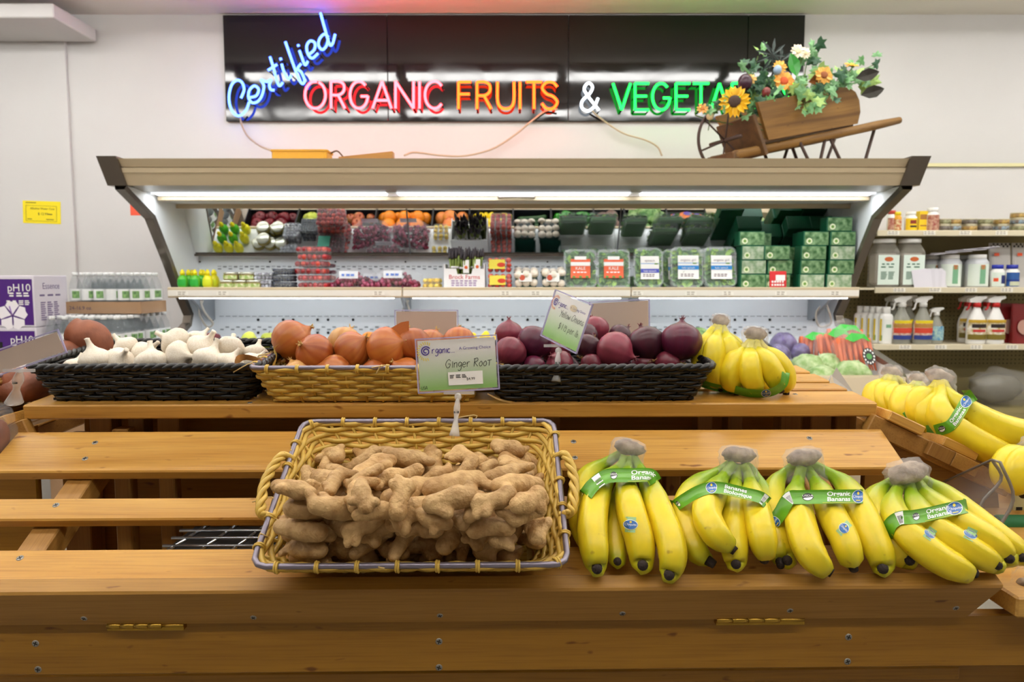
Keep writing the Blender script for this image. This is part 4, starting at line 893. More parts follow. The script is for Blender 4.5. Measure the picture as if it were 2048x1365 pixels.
def flower(px, py, Y, r, c, cc, np_l, lb, name='artificial_flower', face=(0, -1, .25), petal=True, pw=.28):
    t = thing(name, lb, 'flower', at(px, py, Y)); f = Vector(face).normalized(); x = Vector((0, 0, 1)).cross(f).normalized(); M = basis(x, f.cross(x), f)
    pmx = mat('petal_'+c.strip('#'), c, .5, rvar=.15)
    P = MB(); P.add([(0, .25*r, 0), (pw*r*.8, .55*r, .08*r), (pw*r*.7, .8*r, .05*r), (0, r*1.05, -.06*r), (-pw*r*.7, .8*r, .05*r), (-pw*r*.8, .55*r, .08*r)], [(0, 1, 2, 3), (0, 3, 4, 5)]); me = P.mesh('petal', pmx)
    for i in range(np_l): link('petal', me, t, M @ RZ(2*PI*i/np_l+rng.uniform(-.1, .1)) @ RX(rng.uniform(-.15, .2)))
    mb = MB(); mb.ell((0, 0, .02*r), (.42*r, .42*r, .16*r), 14, 8); mb.obj('centre', mat('flower_centre_'+cc.strip('#'), cc, .7, bump=.6, bscale=200), t, M)
    MB().tube(catmull([(0, 0, 0), (0, .05, -.03), Vector((bp_.x, 3.8, ZT+.2))-t.location], 8), .003, 5).obj('stem', m_stem, t); return t
flower(1469, 203, 3.56, .073, '#e8b514', '#3a2414', 18, 'large yellow sunflower with dark centre at the left of the planter', 'sunflower', (-.35, -1, .1), pw=.22)
flower(1568, 162, 3.6, .05, '#e8a032', '#c8501e', 12, 'orange bloom with red heart in the middle of the planter', pw=.4)
flower(1560, 134, 3.62, .035, '#e6b04a', '#d08a2a', 12, 'small orange flower above the orange bloom')
flower(1596, 102, 3.66, .036, '#ece2c8', '#d8c89a', 12, 'cream flower at the top of the planter'); flower(1610, 106, 3.67, .03, '#ece2c8', '#d8c89a', 12, 'small cream flower beside the top cream flower')
flower(1648, 150, 3.62, .045, '#d9a03a', '#8a4a1c', 12, 'amber bloom over the middle of the box', pw=.4); flower(1703, 130, 3.7, .036, '#edb544', '#e0a030', 12, 'small yellow daisy at the right', face=(0, -.6, 1))
flower(1405, 217, 3.58, .028, '#d8a050', '#b8702c', 10, 'small ochre flower at the far left'); flower(1503, 158, 3.62, .026, '#e8c070', '#c89a4a', 10, 'small pale yellow flower left of the orange bloom')
for px, py, c, r_, lb in ((1490, 165, '#3a1c2c', .035, 'dark purple artificial fruit behind the sunflower'), (1533, 185, '#7a2f2a', .022, 'red artificial berry beside the end board'), (1553, 182, '#d8c08a', .018, 'pale artificial bud beside the berry'), (1420, 232, '#c9b58a', .018, 'pale bud hanging at the far left'), (1555, 140, '#8fa8c0', .02, 'pale blue artificial bud')):
    t = thing('artificial_fruit', lb, 'fruit', at(px, py, 3.6)); MB().ell((0, 0, 0), (r_, r_, r_*1.15), 14, 9).obj('fruit_body', mat('fruit_'+c.strip('#'), c, .35), t); MB().tube([(0, 0, -r_), (.02, .1, -r_-.03)], .0025, 5).obj('stem', m_stem, t)

# ================================================================== GONDOLA SHELVES AT THE RIGHT
GY = 4.27; GB = 4.60
m_shelf = mat('shelf_cream', '#d8cdb0', .45); m_peg = mat('pegboard', '#8d8055', .6); m_tan = mat('shelf_tag', '#ece7da', .5)
gd = thing('gondola_shelving', 'cream store shelving with pegboard back at the right', 'shelving', (2.9, 4.45, 0)); GI = T(-2.9, -4.45, 0)
gx0, gx1 = 1.95, 4.2
def gpart(mb, name, m): return mb.obj(name, m, gd, GI)
zp = at(2000, 330, GB).z
gpart(MB().box(((gx0+gx1)/2, GB+.03, (at(2000, 470, GB).z+zp)/2), (gx1-gx0, .03, zp-at(2000, 470, GB).z)), 'upper_panel', m_wall)
gpart(MB().box(((gx0+gx1)/2, GB+.02, zp), (gx1-gx0, .05, .02)), 'top_rail', mat('rail_yellow', '#d9d2a0', .5))
pz = at(2000, 468, GB).z; gpart(MB().box(((gx0+gx1)/2, GB+.015, pz/2), (gx1-gx0, .02, pz)), 'pegboard', m_peg)
mb = MB()
for i in range(88):
    for j in range(26): mb.box((gx0+.02+i*.0254, GB+.004, .66+j*.0254), (.007, .004, .007))
tag(gpart(mb, 'peg_holes', mat('peg_hole', '#4d4428', .7)), kind='stuff')
gsz = []
for py, nm in ((462, 0), (576, 1), (690, 2)):
    z = at(1900, py, GY).z; gsz.append(z)
    sh = gpart(MB().box(((gx0+gx1)/2, (GY+GB)/2, z-.006), (gx1-gx0, GB-GY, .012)), 'shelf', m_shelf)
    MB().box(((2.13+gx1)/2, GY-.004, z-.014), (gx1-2.13, .012, .034), .003).obj('price_rail', m_shelf, sh)
    for i in range(9):
        x = 2.22+i*.21+(nm*.05); tg = MB().box((x, GY-.0112, z-.013), (.07, .0015, .024)).obj('price_tag', m_tan, sh)
        mb = MB(); bars(mb, T(x-.03, GY-.0122, z-.02) @ RX(PI/2), .06, .006, 2, 3, i+nm); mb.obj('tag_print', inkp, tg)
gpart(MB().box(((gx0+gx1)/2, 4.36, .215), (gx1-gx0, .46, .43)), 'base_deck', m_peg)
def gp(px, Y): return at(px, 576, Y).x
def gbottle(name, lb, cat, px, Y, sh, prof, m, cap=None, mcap=None, label=None, ml=None, sx=1., sy=1., grp=None, mark=None):
    t = thing(name, lb, cat, (gp(px, Y), Y, gsz[sh]), group=grp); t.scale = (sx, sy, 1)
    MB().lathe(prof, 20).obj('body', m, t)
    if cap: MB().lathe(cap, 16).obj('cap', mcap, t)
    if label:
        (z0, z1, r) = label; l_ = MB().lathe([(r, z0), (r, z1)], 14, a0=R(195), a1=R(345)).obj('label', ml, t)
        if mark:
            for (c, u0, u1, v0, v1) in mark:
                zz0, zz1 = z0+(z1-z0)*v0, z0+(z1-z0)*v1; MB().lathe([(r+.0007, zz0), (r+.0007, zz1)], 8, a0=R(195+150*u0), a1=R(195+150*u1)).obj('label_mark', mat('mark_'+c.strip('#'), c, .5), l_)
    return t
# top shelf: supplement bottles and tins
sup = lambda h, r: [(0, 0), (r, 0), (r, h*.72), (r*.75, h*.8), (r*.7, h*.84)]
capf = lambda h, r: [(r*.8, h*.83), (r*.8, h), (0, h)]
mW = mat('white_plastic', '#efeeea', .35); mY = mat('yellow_label2', '#f0c814', .45); mYd = mat('amber_label', '#e0a012', .45); mRd = mat('maroon_label', '#9c4a40', .5, col2='#c9a58a', nscale=60)
gbottle('supplement_bottle', 'white bottle with red label at the left end of the top shelf', 'bottle', 1777, 4.36, 0, sup(.125, .026), mW, capf(.125, .026), mat('cap_red', '#b83a2a', .4), (.01, .08, .0265), mRd)
gbottle('supplement_bottle', 'slim amber-labelled bottle with yellow cap on the top shelf', 'bottle', 1789, 4.34, 0, sup(.115, .022), mYd, capf(.115, .022), mat('cap_yellow', '#f4d820', .4), (.01, .07, .0225), mat('label_cream2', '#e6d9a8', .5, col2='#b8542c', nscale=60))
gbottle('supplement_bottle', 'white-capped bottle with yellow label on the top shelf', 'bottle', 1815, 4.33, 0, sup(.115, .034), mW, capf(.115, .034), mW, (.005, .075, .0345), mY, mark=(('#8a2a14', .3, .7, .55, .85), ('#2a2014', .3, .75, .25, .4)))
yb2 = thing('supplement_box', 'upright yellow box between bottles on the top shelf', 'box', (gp(1836, 4.35), 4.35, gsz[0])); MB().box((0, 0, .06), (.05, .05, .12), .002).obj('carton', mY, yb2)
mb = MB(); patch(mb, .042, .03, (0, -.0256, .07)); patch(mb, .04, .008, (0, -.0256, .03)); mb.obj('label', mat('label_brown', '#a8702a', .5), yb2)
gbottle('supplement_bottle', 'tall white bottle with maroon picture label on the top shelf', 'bottle', 1858, 4.33, 0, sup(.138, .036), mW, capf(.138, .036), mW, (.006, .095, .0365), mRd)
tinm = [mat('tin_blue', '#8aa6b8', .4, col2='#6a5a4c', nscale=50), mat('tin_tan', '#c9a85a', .4, col2='#8a6a3c', nscale=50), mat('tin_grey', '#8d857c', .4, col2='#4f463c', nscale=60), mat('tin_green', '#a8a880', .4, col2='#6d6a48', nscale=50)]
def tin(px, Y, lv, m, lb):
    t = thing('food_tin', lb, 'tin', (gp(px, Y), Y, gsz[0]+lv*.037), group='short tins on the top shelf'); MB().lathe([(0, 0), (.041, 0), (.043, .003), (.041, .005), (.041, .03), (.043, .033), (.041, .036), (0, .034)], 20).obj('can', mat('tin_metal', '#c9c2a8', .3, metal=.7), t)
    MB().lathe([(.0415, .006), (.0415, .0295)], 20).obj('label', tinm[m], t)
for i, (px, n_, m) in enumerate(((1880, 2, 2), (1900, 2, 0), (1932, 2, 1), (1962, 2, 2), (1995, 2, 0), (2028, 3, 3), (2060, 3, 1))):
    for lv in range(n_): tin(px, 4.34, lv, (m+lv) % 4 if lv else m, ('bottom', 'second', 'third')[lv]+' short tin of the '+('first', 'second', 'third', 'fourth', 'fifth', 'sixth', 'last')[i]+' tin stack from the bottles')
# middle shelf
def jug(px, Y, lb):
    t = thing('clear_jug', lb, 'jug', (gp(px, Y), Y, gsz[1])); w_ = .145
    V, F = rbox(w_, .12, .21, .02, 4); mb = MB(); mb.add(V, F); V, F = rbox(w_, .12, .06, .02, 4, 0, .21)
    K = len(V)//2; V = V[:K]+[(x*.6, y*.6, z) for x, y, z in V[K:]]; mb.add(V, F); mb.obj('jug_body', mat('jug_plastic', '#c8c4b8', .12, alpha=.3), t)
    MB().lathe([(.062, .265), (.062, .288), (0, .288)], 20).obj('lid', mW, t); mb = MB(); patch(mb, w_*.86, .175, (0, -.0605, .018)); l_ = mb.obj('label', mat('jug_label', '#dfeee4', .5), t)
    mb = MB(); flat(mb, ovalV(.026, .014, 14), T(0, -.0612, .168) @ RX(PI/2)); mb.obj('emblem', mat('emblem_orange', '#c8642c', .5), l_); mb = MB(); bars(mb, T(-.045, -.0612, .05) @ RX(PI/2), .09, .004, 7, 2, px); bars(mb, T(-.04, -.0612, .135) @ RX(PI/2), .08, .008, 1, 3, px); bars(mb, T(-.045, -.0612, .118) @ RX(PI/2), .09, .008, 1, 2, px); mb.obj('label_print', mat('print_green', '#4f7a62', .5), l_)
    MB().box((0, 0, .11), (w_*.9, .1, .19), .015).obj('contents', mat('pale_powder', '#b8b0a4', .6), t)
jug(1765, 4.36, 'clear square jug with white lid, left of the pair'); jug(1815, 4.35, 'clear square jug with white lid, right of the pair')
for px, Y, lb, sc_ in ((1897, 4.36, 'round white tub with green-printed label behind the papers', 1.), (1951, 4.34, 'round white tub in the middle of the shelf', 1.), (1862, 4.45, 'round white tub at the back behind the papers', .95), (1927, 4.47, 'round white tub at the back between the other tubs', 1.)):
    gbottle('white_tub', lb, 'tub', px, Y, 1, [(0, 0), (.062, 0), (.062, .15), (.048, .172)], mat('grey_white', '#c9ccd0', .4), [(.05, .17), (.05, .195), (0, .195)], mW, (.01, .14, .0625), mat('tub_label', '#e2ece2', .5), mark=(('#7ab08a', .4, .6, .1, .9), ('#b8642c', .42, .58, .75, .95)))
rg = random.Random(4)
pm_ = mat('leaflet_paper', '#d9d6de', .5, rvar=.1)
for i in range(8):
    t = MB().box((0, 0, .055), (.09, .002, .11)).obj('leaflet', pm_, None, T(gp(1845+i*7, 4.27), 4.275+i*.006, gsz[1]) @ RY(R(-8+i*3.5)) @ RX(R(-8)))
    tag(t, 'white leaflet standing in the fan of papers before the tubs', 'leaflet', 'leaflets on the middle shelf')
for i in range(6):
    t = MB().box((0, 0, 0), (.2, .13, .003)).obj('leaflet', pm_, None, T(gp(1885+i*14, 4.36), 4.36, gsz[1]+.203+i*.006) @ RZ(i*.5) @ RY(R(-5+i*2)))
    tag(t, 'loose white paper lying on top of the round tubs', 'leaflet', 'papers lying on the tubs')
for px, lb in ((1993, 'small bottle with blue cap and orange sticker'), (2022, 'small bottle with blue cap and blue band, right of the pair')):
    gbottle('small_bottle', lb, 'bottle', px, 4.31, 1, sup(.135, .038), mW, capf(.135, .038), mat('cap_blue', '#2432a8', .4), (.008, .09, .0385), mat('label_blue2', '#2a5aa0', .5) if px > 2000 else mat('tub_label', '#e2ece2', .5), mark=(('#c8cdb0', .2, .8, .05, .35), ('#1f3a8a', .0, 1, .35, .5)) if px > 2000 else (('#ef5a2c', .1, .35, .35, .6), ('#1f2a6a', .5, 1, .2, .8)))
for px, Y, lb in ((1998, 4.42, 'paper pouch with checked top and orange sticker behind the blue-capped bottles'), (2044, 4.42, 'paper pouch with checked top at the right edge')):
    t = thing('paper_pouch', lb, 'pouch', M=T(gp(px, Y), Y, gsz[1]) @ RX(R(-4))); mb = MB(); V, F = rbox(.13, .05, .27, .02, 3); K = len(V)//2; V = V[:K]+[(x, y*.15, z) for x, y, z in V[K:]]; mb.add(V, F); mb.obj('pouch_body', mat('pouch_grey', '#c4c0bb', .5), t)
    mb = MB(); [patch(mb, .011, .012, (-.055+q*.0123, -.008-.002*(q % 2), .243+.012*(q % 2))) for q in range(10)]; mb.obj('checks', m_ink, t); mb = MB(); patch(mb, .03, .018, (-.03, -.0215, .19)); mb.obj('sticker', mat('sticker_orange', '#ef5a2c', .5), t)
# lower shelf
for i, px in enumerate((1724, 1737, 1750, 1762, 1775)):
    Y = 4.47-i*.035; gbottle('slim_bottle', ('fifth', 'fourth', 'third', 'second', 'first')[i]+' slim white bottle from the front of the row with yellow label edge', 'bottle', px, Y, 2, [(0, 0), (.036, 0), (.037, .01), (.037, .165), (.03, .178), (.02, .182)], mW, [(.022, .18), (.022, .222), (0, .222)], mW, (.02, .15, .0376), mat('slim_label', '#eef0ea', .5), sx=1.1, sy=.7, grp='slim white bottles', mark=(('#e0c02c', .02, .16, .0, 1.), ('#3f8a3c', .02, .2, .0, .25), ('#7fae8a', .4, .7, .6, .75)))
def spray(name, lb, px, Y, sc_, mb_, ml, trig, mark, band=None, lz=(.03, .14), grp=None):
    t = thing(name, lb, 'spray bottle', M=T(gp(px, Y), Y, gsz[2]) @ S(sc_), group=grp)
    b = MB().lathe([(0, 0), (.05, 0), (.055, .008), (.055, .06), (.058, .11), (.05, .15), (.03, .19), (.02, .215), (.018, .225)], 20, M=S(1, .7, 1)).obj('body', mb_, t)
    MB().lathe([(.022, .222), (.022, .243), (.014, .25)], 14).obj('collar', band or mW, t)
    h_ = MB(); h_.prism([(-.05, .25), (-.055, .268), (-.02, .285), (.045, .288), (.05, .275), (.02, .262), (.016, .248), (-.016, .248)], -.014, .014, M=RX(PI/2)); h_.obj('spray_head', mW if not trig else mW, t)
    MB().tube(catmull([(-.03, 0, .262), (-.045, 0, .24), (-.05, 0, .215), (-.062, 0, .205)], 8), .006, 6).obj('trigger', trig or mW, t)
    l_ = MB().lathe([(.0575, lz[0]), (.0585, .08), (.0592, .11), (.0555, lz[1])], 16, M=S(1, .7, 1), a0=R(195), a1=R(345)).obj('label', ml, t)
    for (c, u0, u1, z0, z1) in mark: MB().lathe([(.0596, z0), (.0602, (z0+z1)/2), (.0596, z1)], 10, M=S(1, .71, 1), a0=R(195+150*u0), a1=R(195+150*u1)).obj('label_mark', mat('mark_'+c.strip('#'), c, .5), l_)
m_csp = mat('clear_bottle', '#cfd0c4', .1, alpha=.4)
mk1 = (('#f0d61c', .1, .9, .125, .143), ('#b8863c', .05, .95, .1, .122), ('#d8452c', .08, .92, .068, .098), ('#2a3f8a', .05, .95, .03, .055))
for px, Y, lb in ((1806, 4.32, 'clear cleaner spray bottle with picture label, left of the pair'), (1848, 4.32, 'clear cleaner spray bottle with picture label, right of the pair'), (1818, 4.45, 'clear spray bottle standing behind the left cleaner'), (1790, 4.46, 'clear spray bottle at the back behind the slim bottles')):
    spray('cleaner_bottle', lb, px, Y, 1., m_csp, mat('clean_label', '#e6d9c8', .5, col2='#c8765a', nscale=50), None, mk1)
spray('small_spray', 'small clear spray bottle with blue and green label', 1876, 4.34, .76, m_csp, mat('small_label', '#b9d8c8', .5, col2='#3f86b8', nscale=40), None, ())
mk2 = (('#c8a22c', .05, .95, .13, .148), ('#7a6a1c', .05, .95, .03, .06), ('#c8342c', .25, .75, .075, .09), ('#2a1a14', .2, .8, .1, .122))
mrd = mat('trigger_red', '#c8201c', .4)
for px, Y, lb in ((1956, 4.31, 'white spray bottle with red collar and fruit label, front left'), (1994, 4.31, 'white spray bottle with red collar and fruit label, front right'), (1938, 4.43, 'white spray bottle with red trigger behind the left one'), (1976, 4.44, 'white spray bottle with red trigger behind, between the front two')):
    spray('wash_bottle', lb, px, Y, 1., mW, mat('wash_label', '#f0ece0', .5, col2='#b89a3c', nscale=45), mrd, mk2, mrd)
for px, Y, lb in ((2016, 4.42, 'dark red bag beside the spray bottles'), (2046, 4.36, 'dark red bag at the right edge of the lower shelf')):
    t = thing('red_bag', lb, 'bag', (gp(px, Y), Y, gsz[2])); mb = MB(); V, F = rbox(.12, .06, .24, .02, 3); K = len(V)//2; V = V[:K]+[(x, y*.2, z) for x, y, z in V[K:]]; mb.add(V, F); mb.obj('bag_body', mat('bag_red', '#7a1e1e', .3, bump=.4, bscale=30), t); mb = MB(); flat(mb, ovalV(.04, .045, 16), T(0, -.031, .1) @ RX(R(83))); mb.obj('bag_window', mat('bag_window', '#b58a7c', .3), t)
# grey plastic-wrapped bale low on the right
p = at(2010, 770, 4.25); t = thing('wrapped_bale', 'grey plastic-wrapped bale under the lowest shelf at the right', 'bale', (p.x, 4.34, .43)); mb = MB(); mb.ell((0, 0, .11), (.16, .07, .09), 26, 16, mod=lambda d: 1+.06*math.sin(8*d.x+3*d.z)+.04*math.sin(13*d.z+6*d.x)); mb.obj('bale_body', mat('bale_grey', '#6a6350', .35), t); mb = MB(); mb.ell((.04, 0, .11), (.2, .1, .13), 26, 16, mod=lambda d: 1+.06*math.sin(8*d.x+3*d.z)+.05*math.sin(17*d.z+6*d.x)); mb.obj('wrap', m_film, t)

# ================================================================== WATER AT THE LEFT
m_pur = mat('purple_card', '#4b1c78', .4); m_lil = mat('lilac_card', '#d9d3dc', .5)
def waterbox(z, lb, full=True):
    YF = 3.42; xr = at(70, 600, YF).x-.004; w_ = .36; d_ = .26; h_ = .245
    t = thing('water_carton', lb, 'carton', (xr-w_/2, YF+d_/2, z), group='stacked purple water cartons')
    MB().box((0, 0, h_/2), (w_, d_, h_-.002), .003).obj('carton_body', m_lil, t)
    mb = MB(); patch(mb, w_-.012, h_-.028, (0, -d_/2-.0008, .01)); f_ = mb.obj('purple_face', m_pur, t)
    ptext(f_, 'pH10', .05, (w_/2-.012, -d_/2-.0016, h_-.075), m_pap, 'RIGHT')
    mb = MB(); bars(mb, T(w_/2-.115, -d_/2-.0016, h_-.1) @ RX(PI/2), .1, .007, 2, 3); bars(mb, T(w_/2-.13, -d_/2-.0016, h_-.14) @ RX(PI/2), .115, .005, 3, 4); mb.obj('small_print', m_pap, f_)
    MB().box((-.03, -d_/2-.001, h_-.085), (.1, .003, .03), .001).obj('hand_hole', m_black, f_)
    fl = MB(); cx_, cz_ = .075, .055
    for i in range(5):
        a = R(90+72*i); pts = [(cx_+r_*math.cos(a+da), -d_/2-.0014, cz_+r_*math.sin(a+da)) for r_, da in ((.006, 0), (.03, -.5), (.058, -.6), (.072, -.25), (.066, 0), (.072, .25), (.058, .6), (.03, .5))]; fl.add(pts, [tuple(range(8))])
    fl.obj('hibiscus', mat('flower_white', '#f2edf2', .5), f_); MB().tube([(cx_, -d_/2-.003, cz_), (cx_-.012, -d_/2-.003, cz_+.045)], .003, 5).obj('stamen', mat('stamen_lilac', '#9a7ab8', .5), f_)
    Ms = basis((0, 1, 0), (0, 0, 1), (1, 0, 0), (w_/2+.0008, 0, 0)); mb = MB(); flat(mb, textV('Essence', .042, 'CENTER'), Ms @ T(0, h_-.065, 0)); mb.obj('lettering', mat('print_mauve', '#7a6a92', .5), t)
    mb = MB(); bars(mb, Ms @ T(-.09, h_-.1, 0), .18, .009, 1, 3, 3); bars(mb, Ms @ T(-.085, .03, 0), .15, .006, 9, 3, 5); mb.obj('small_print', mat('print_mauve', '#7a6a92', .5), t)
zt_ = at(40, 655, 3.42).z
for i, lb in enumerate(('purple and white pH10 water carton on top of its stack', 'purple pH10 water carton second from the top', 'purple water carton third from the top, behind the table', 'purple water carton fourth from the top, behind the table')):
    waterbox(zt_-i*.245, lb)
m_wat = mat('water_bottle', '#98a3a8', .05, alpha=.2); m_wl = mat('water_label', '#e4e6e4', .45); m_wcap = mat('bottle_cap', '#eceeed', .4)
wb_me = MB().lathe([(0, 0), (.029, 0), (.031, .006), (.031, .05), (.0295, .055), (.031, .06), (.031, .125), (.026, .15), (.014, .178), (.013, .186)], 14).mesh('water_bottle', m_wat)
cap_me = MB().lathe([(.0145, .185), (.0145, .2), (.013, .202), (0, .202)], 12).mesh('cap', m_wcap)
lab_me = MB().lathe([(.0316, .062), (.0316, .118)], 14, a0=R(150), a1=R(400)).mesh('label', m_wl)
grn_me = MB().lathe([(.032, .072), (.032, .108)], 6, a0=R(285), a1=R(345)).mesh('label_scene', mat('label_scene', '#3f6a3c', .5, col2='#8ab86a', nscale=60))
def waterpack(x, Y, z, rz, lb, blb, nx=6, ny=4, seed=1, text=True, build=True):
    rg = random.Random(seed); M = T(x, Y, z) @ RZ(rz); t = thing('water_pack', lb, 'water pack', M=M); w_, d_ = nx*.0625+.008, ny*.0625+.008
    mb = MB(); mb.box((0, 0, .003), (w_, d_, .004)); 
    for s in (-1, 1): mb.box((0, s*d_/2, .03), (w_, .003, .06)); mb.box((s*w_/2, 0, .03), (.003, d_, .06))
    mb.obj('tray', mat('cardboard', '#a3805e', .7), t)
    if text: mt = MB(); flat(mt, textV('24-16.9 oz.', .026), T(-w_/2+.02, -d_/2-.0022, .02) @ RX(PI/2)); mt.obj('lettering', mat('print_navy', '#3a3458', .6), t)
    mb = MB(); V, F = rbox(w_+.004, d_+.004, .208, .02, 4, 0, .004); K = len(V)//2; V = V[:K]+[(x*.97, y*.97, z) for x, y, z in V[K:]]; mb.add(V, F); mb.obj('shrink_film', mat('shrink_film', '#f4f6f8', .12, alpha=.03, bump=.5, bscale=30), t)
    for i in range(nx):
        for j in range(ny):
            o = link('water_bottle', wb_me); o.matrix_world = M @ T(-w_/2+.0353+i*.0625, -d_/2+.0353+j*.0625, .006) @ RZ(rg.uniform(-.5, 1.2)); tag(o, blb, 'bottle', 'water bottles in the shrink packs')
            link('cap', cap_me, o); link('label', lab_me, o); link('label_scene', grn_me, o)
zu = at(200, 628, 3.65).z; zl = zu-.212
waterpack(-2.062, 3.79, zu, R(-1), 'shrink-wrapped water pack with cardboard tray, upper of the two layers', 'clear water bottle with white cap in the upper pack', seed=1)
waterpack(-2.062, 3.585, zl, R(0), 'water pack in the lower layer beside the purple cartons', 'clear water bottle with white cap in the front lower pack', seed=2)
waterpack(-2.062, 3.87, zl, R(0), 'water pack in the lower layer behind the front one', 'clear water bottle with white cap in the rear lower pack', seed=3, text=False)
for i, (y_, lb) in enumerate(((3.585, 'cardboard case under the front lower water pack'), (3.87, 'cardboard case under the rear lower water pack'))):
    t = thing('cardboard_case', lb, 'carton', (-2.062, y_, 0)); hz = zl; MB().box((0, 0, hz/2), (.38, .25, hz-.002), .004).obj('case_body', mat('cardboard', '#a3805e', .7), t); MB().box((0, 0, hz-.0012), (.04, .26, .001)).obj('packing_tape', mat('tape_tan', '#b8976a', .3), t)
# ================================================================== WOODEN DISPLAY TABLE
YAW = T(0, 1, 0) @ RZ(R(1.0)) @ T(0, -1, 0)
DECK = YAW @ T(0, .9505, .7660) @ RX(R(28)); DECKI = DECK.inverted()
TIER = YAW @ T(0, 1.28, .977) @ RX(R(4)); TIERI = TIER.inverted()
def onplane(px, py, w, M):
    Mi = M.inverted(); o = Mi @ Vector((0, 0, CAMH)); d = (Mi.to_3x3() @ ray(px, py)); k = (w-o.z)/d.z
    return o+d*k
def dk(px, py, w=0.): return onplane(px, py, w, DECK)
def dw(px, py, w=0.): return DECK @ dk(px, py, w)
m_slat = wood('slat_wood', '#bb8330', '#dcaa55', 'x', .34); m_frame = wood('shaded_frame_wood', '#99691c', '#ad7b24', 'x', .42); m_raft = wood('rafter_wood', '#9a6c2c', '#bb8b45', 'y', .5)  # frame: same wood as the slats, darkened to put the front's shade into its colour
m_post = wood('post_wood', '#8d6128', '#a97a3a', 'z', .5); m_screw = mat('screw_steel', '#a09c94', .35, metal=.7); m_scx = mat('screw_cross', '#2a2622', .5)
tb = thing('display_table', 'wooden slatted produce display table with stepped sloping decks', 'table', (0, 1.3, 0))
TI = Matrix.Translation((0, -1.3, 0))
def tpart(mb, name, m, M=Matrix.Identity(4), par=None): return mb.obj(name, m, tb, TI @ M)
UL, UR = -.86, .664; UC = (UL+UR)/2; UW = UR-UL
def slat(v0, v1, th, M, name='slat', u0=UL, u1=UR, w=0., b=.0025, m=None):
    return tpart(MB().box((0, 0, 0), (u1-u0, v1-v0, th), b), name, m or m_slat, M @ T((u0+u1)/2, (v0+v1)/2, w-th/2))
sA = slat(.029, .092, .019, DECK); sB = slat(.149, .195, .017, DECK); sC = slat(.254, .356, .019, DECK)
t1 = slat(0, .095, .026, TIER); t2 = slat(.113, .168, .024, TIER); t3 = slat(.19, .262, .024, TIER); slat(.285, .36, .024, TIER)
lipM = DECK @ T(0, .0145, -.0175); mb = MB(); mb.box((0, 0, 0), (UW, .0265, .069), .003)
for i, v in enumerate(mb.v):                      # mitred right end
    if v[0] > 0: mb.v[i] = (v[0]-.02-(.037-v[2])*.45+.03, v[1], v[2])
lip = tpart(mb, 'front_lip', wood('lip_wood', '#a5752a', '#bd8c42', 'x', .5), lipM @ T(UC, 0, 0))
zb_ = at(1024, 1343, .985).z
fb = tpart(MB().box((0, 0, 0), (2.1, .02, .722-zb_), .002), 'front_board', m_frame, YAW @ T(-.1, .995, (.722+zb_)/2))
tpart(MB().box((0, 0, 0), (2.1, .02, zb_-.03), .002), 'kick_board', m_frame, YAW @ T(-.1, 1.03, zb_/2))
def screw(par_world, px, py, M, w, r=.0050):
    p = onplane(px, py, w, M); mb = MB(); mb.lathe([(r, -.001), (r, .0003), (r*.7, .0007), (0, .0007)], 12); s_ = tpart(mb, 'screw', m_screw, M @ T(p.x, p.y, w))
    mb = MB(); mb.box((0, 0, .0009), (r*1.3, r*.3, .0004)); mb.box((0, 0, .0009), (r*.3, r*1.3, .0004)); mb.obj('screw_slot', m_scx, s_, RZ(px*.37))
for px, py in ((190, 886), (170, 918), (1147, 884), (1150, 916), (1619, 877), (112, 1011), (40, 1117), (820, 888)): screw(None, px, py, DECK, 0)
for px, py in ((500, 806), (1140, 800), (1510, 790), (1590, 789)): screw(None, px, py, TIER, 0)
LF = lipM @ T(0, -.01325, 0) @ RX(PI/2)
for px, py in ((168, 1238), (507, 1236), (880, 1232), (1245, 1228), (1580, 1222), (1912, 1217)): screw(None, px, py, LF, 0, .0044)
FF = YAW @ T(0, .985, 0) @ RX(PI/2)
for px, py in ((71, 1288), (76, 1340), (878, 1284), (878, 1336), (1697, 1275), (1695, 1324)): screw(None, px, py, FF, 0, .0050)
m_brass = mat('brass', '#b9933c', .25, metal=.9)
for x0_, x1_, yy in ((215, 368, 1252), (1432, 1608, 1241)):
    a, b = onplane(x0_, yy, .009, FF), onplane(x1_, yy, .009, FF); hg = tpart(MB().box(((a.x+b.x)/2, a.y-.004, .0015), (b.x-a.x, .006, .018)), 'hinge', m_brass, FF)
    for i in range(4): MB().tube([(a.x+(b.x-a.x)*.18*i+.0006, a.y, .010), (a.x+(b.x-a.x)*.18*(i+1)-.0006, a.y, .010)], .004, 10).obj('knuckle', m_brass, hg)
    MB().tube([(a.x+(b.x-a.x)*.72, a.y, .010), (b.x, a.y, .010)], .0026, 8).obj('pin', m_brass, hg)
# under the deck: rafters, posts and inner boards
for px in (150, 905, 1640):
    p = dk(px, 972, -.02); tpart(MB().box((0, 0, 0), (.042, .31, .04), .002), 'rafter', m_raft, DECK @ T(p.x, .205, -.0405))
for x, zt in ((-.62, .90), (-.44, .885), (.05, .89), (.58, .90), (-.70, .93), (.30, .9)):
    tpart(MB().box((0, 0, 0), (.028, .03, zt-.02), .002), 'post', m_post, YAW @ T(x, 1.31, (zt+.02)/2))
for px in (232, 300, 362, 820, 1110, 1410, 1470, 1580, 1640, 1690):
    p = at(px, 847, 1.37); tpart(MB().box((0, 0, 0), (.04 if px % 3 else .028, .04, .075), .002), 'spacer_block', m_post, YAW @ T(p.x, 1.36, .914))
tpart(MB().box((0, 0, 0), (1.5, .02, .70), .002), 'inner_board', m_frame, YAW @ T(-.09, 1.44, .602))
tpart(MB().box((0, 0, 0), (1.5, .5, .02), .002), 'inner_shelf', m_frame, YAW @ T(-.09, 1.26, .62))
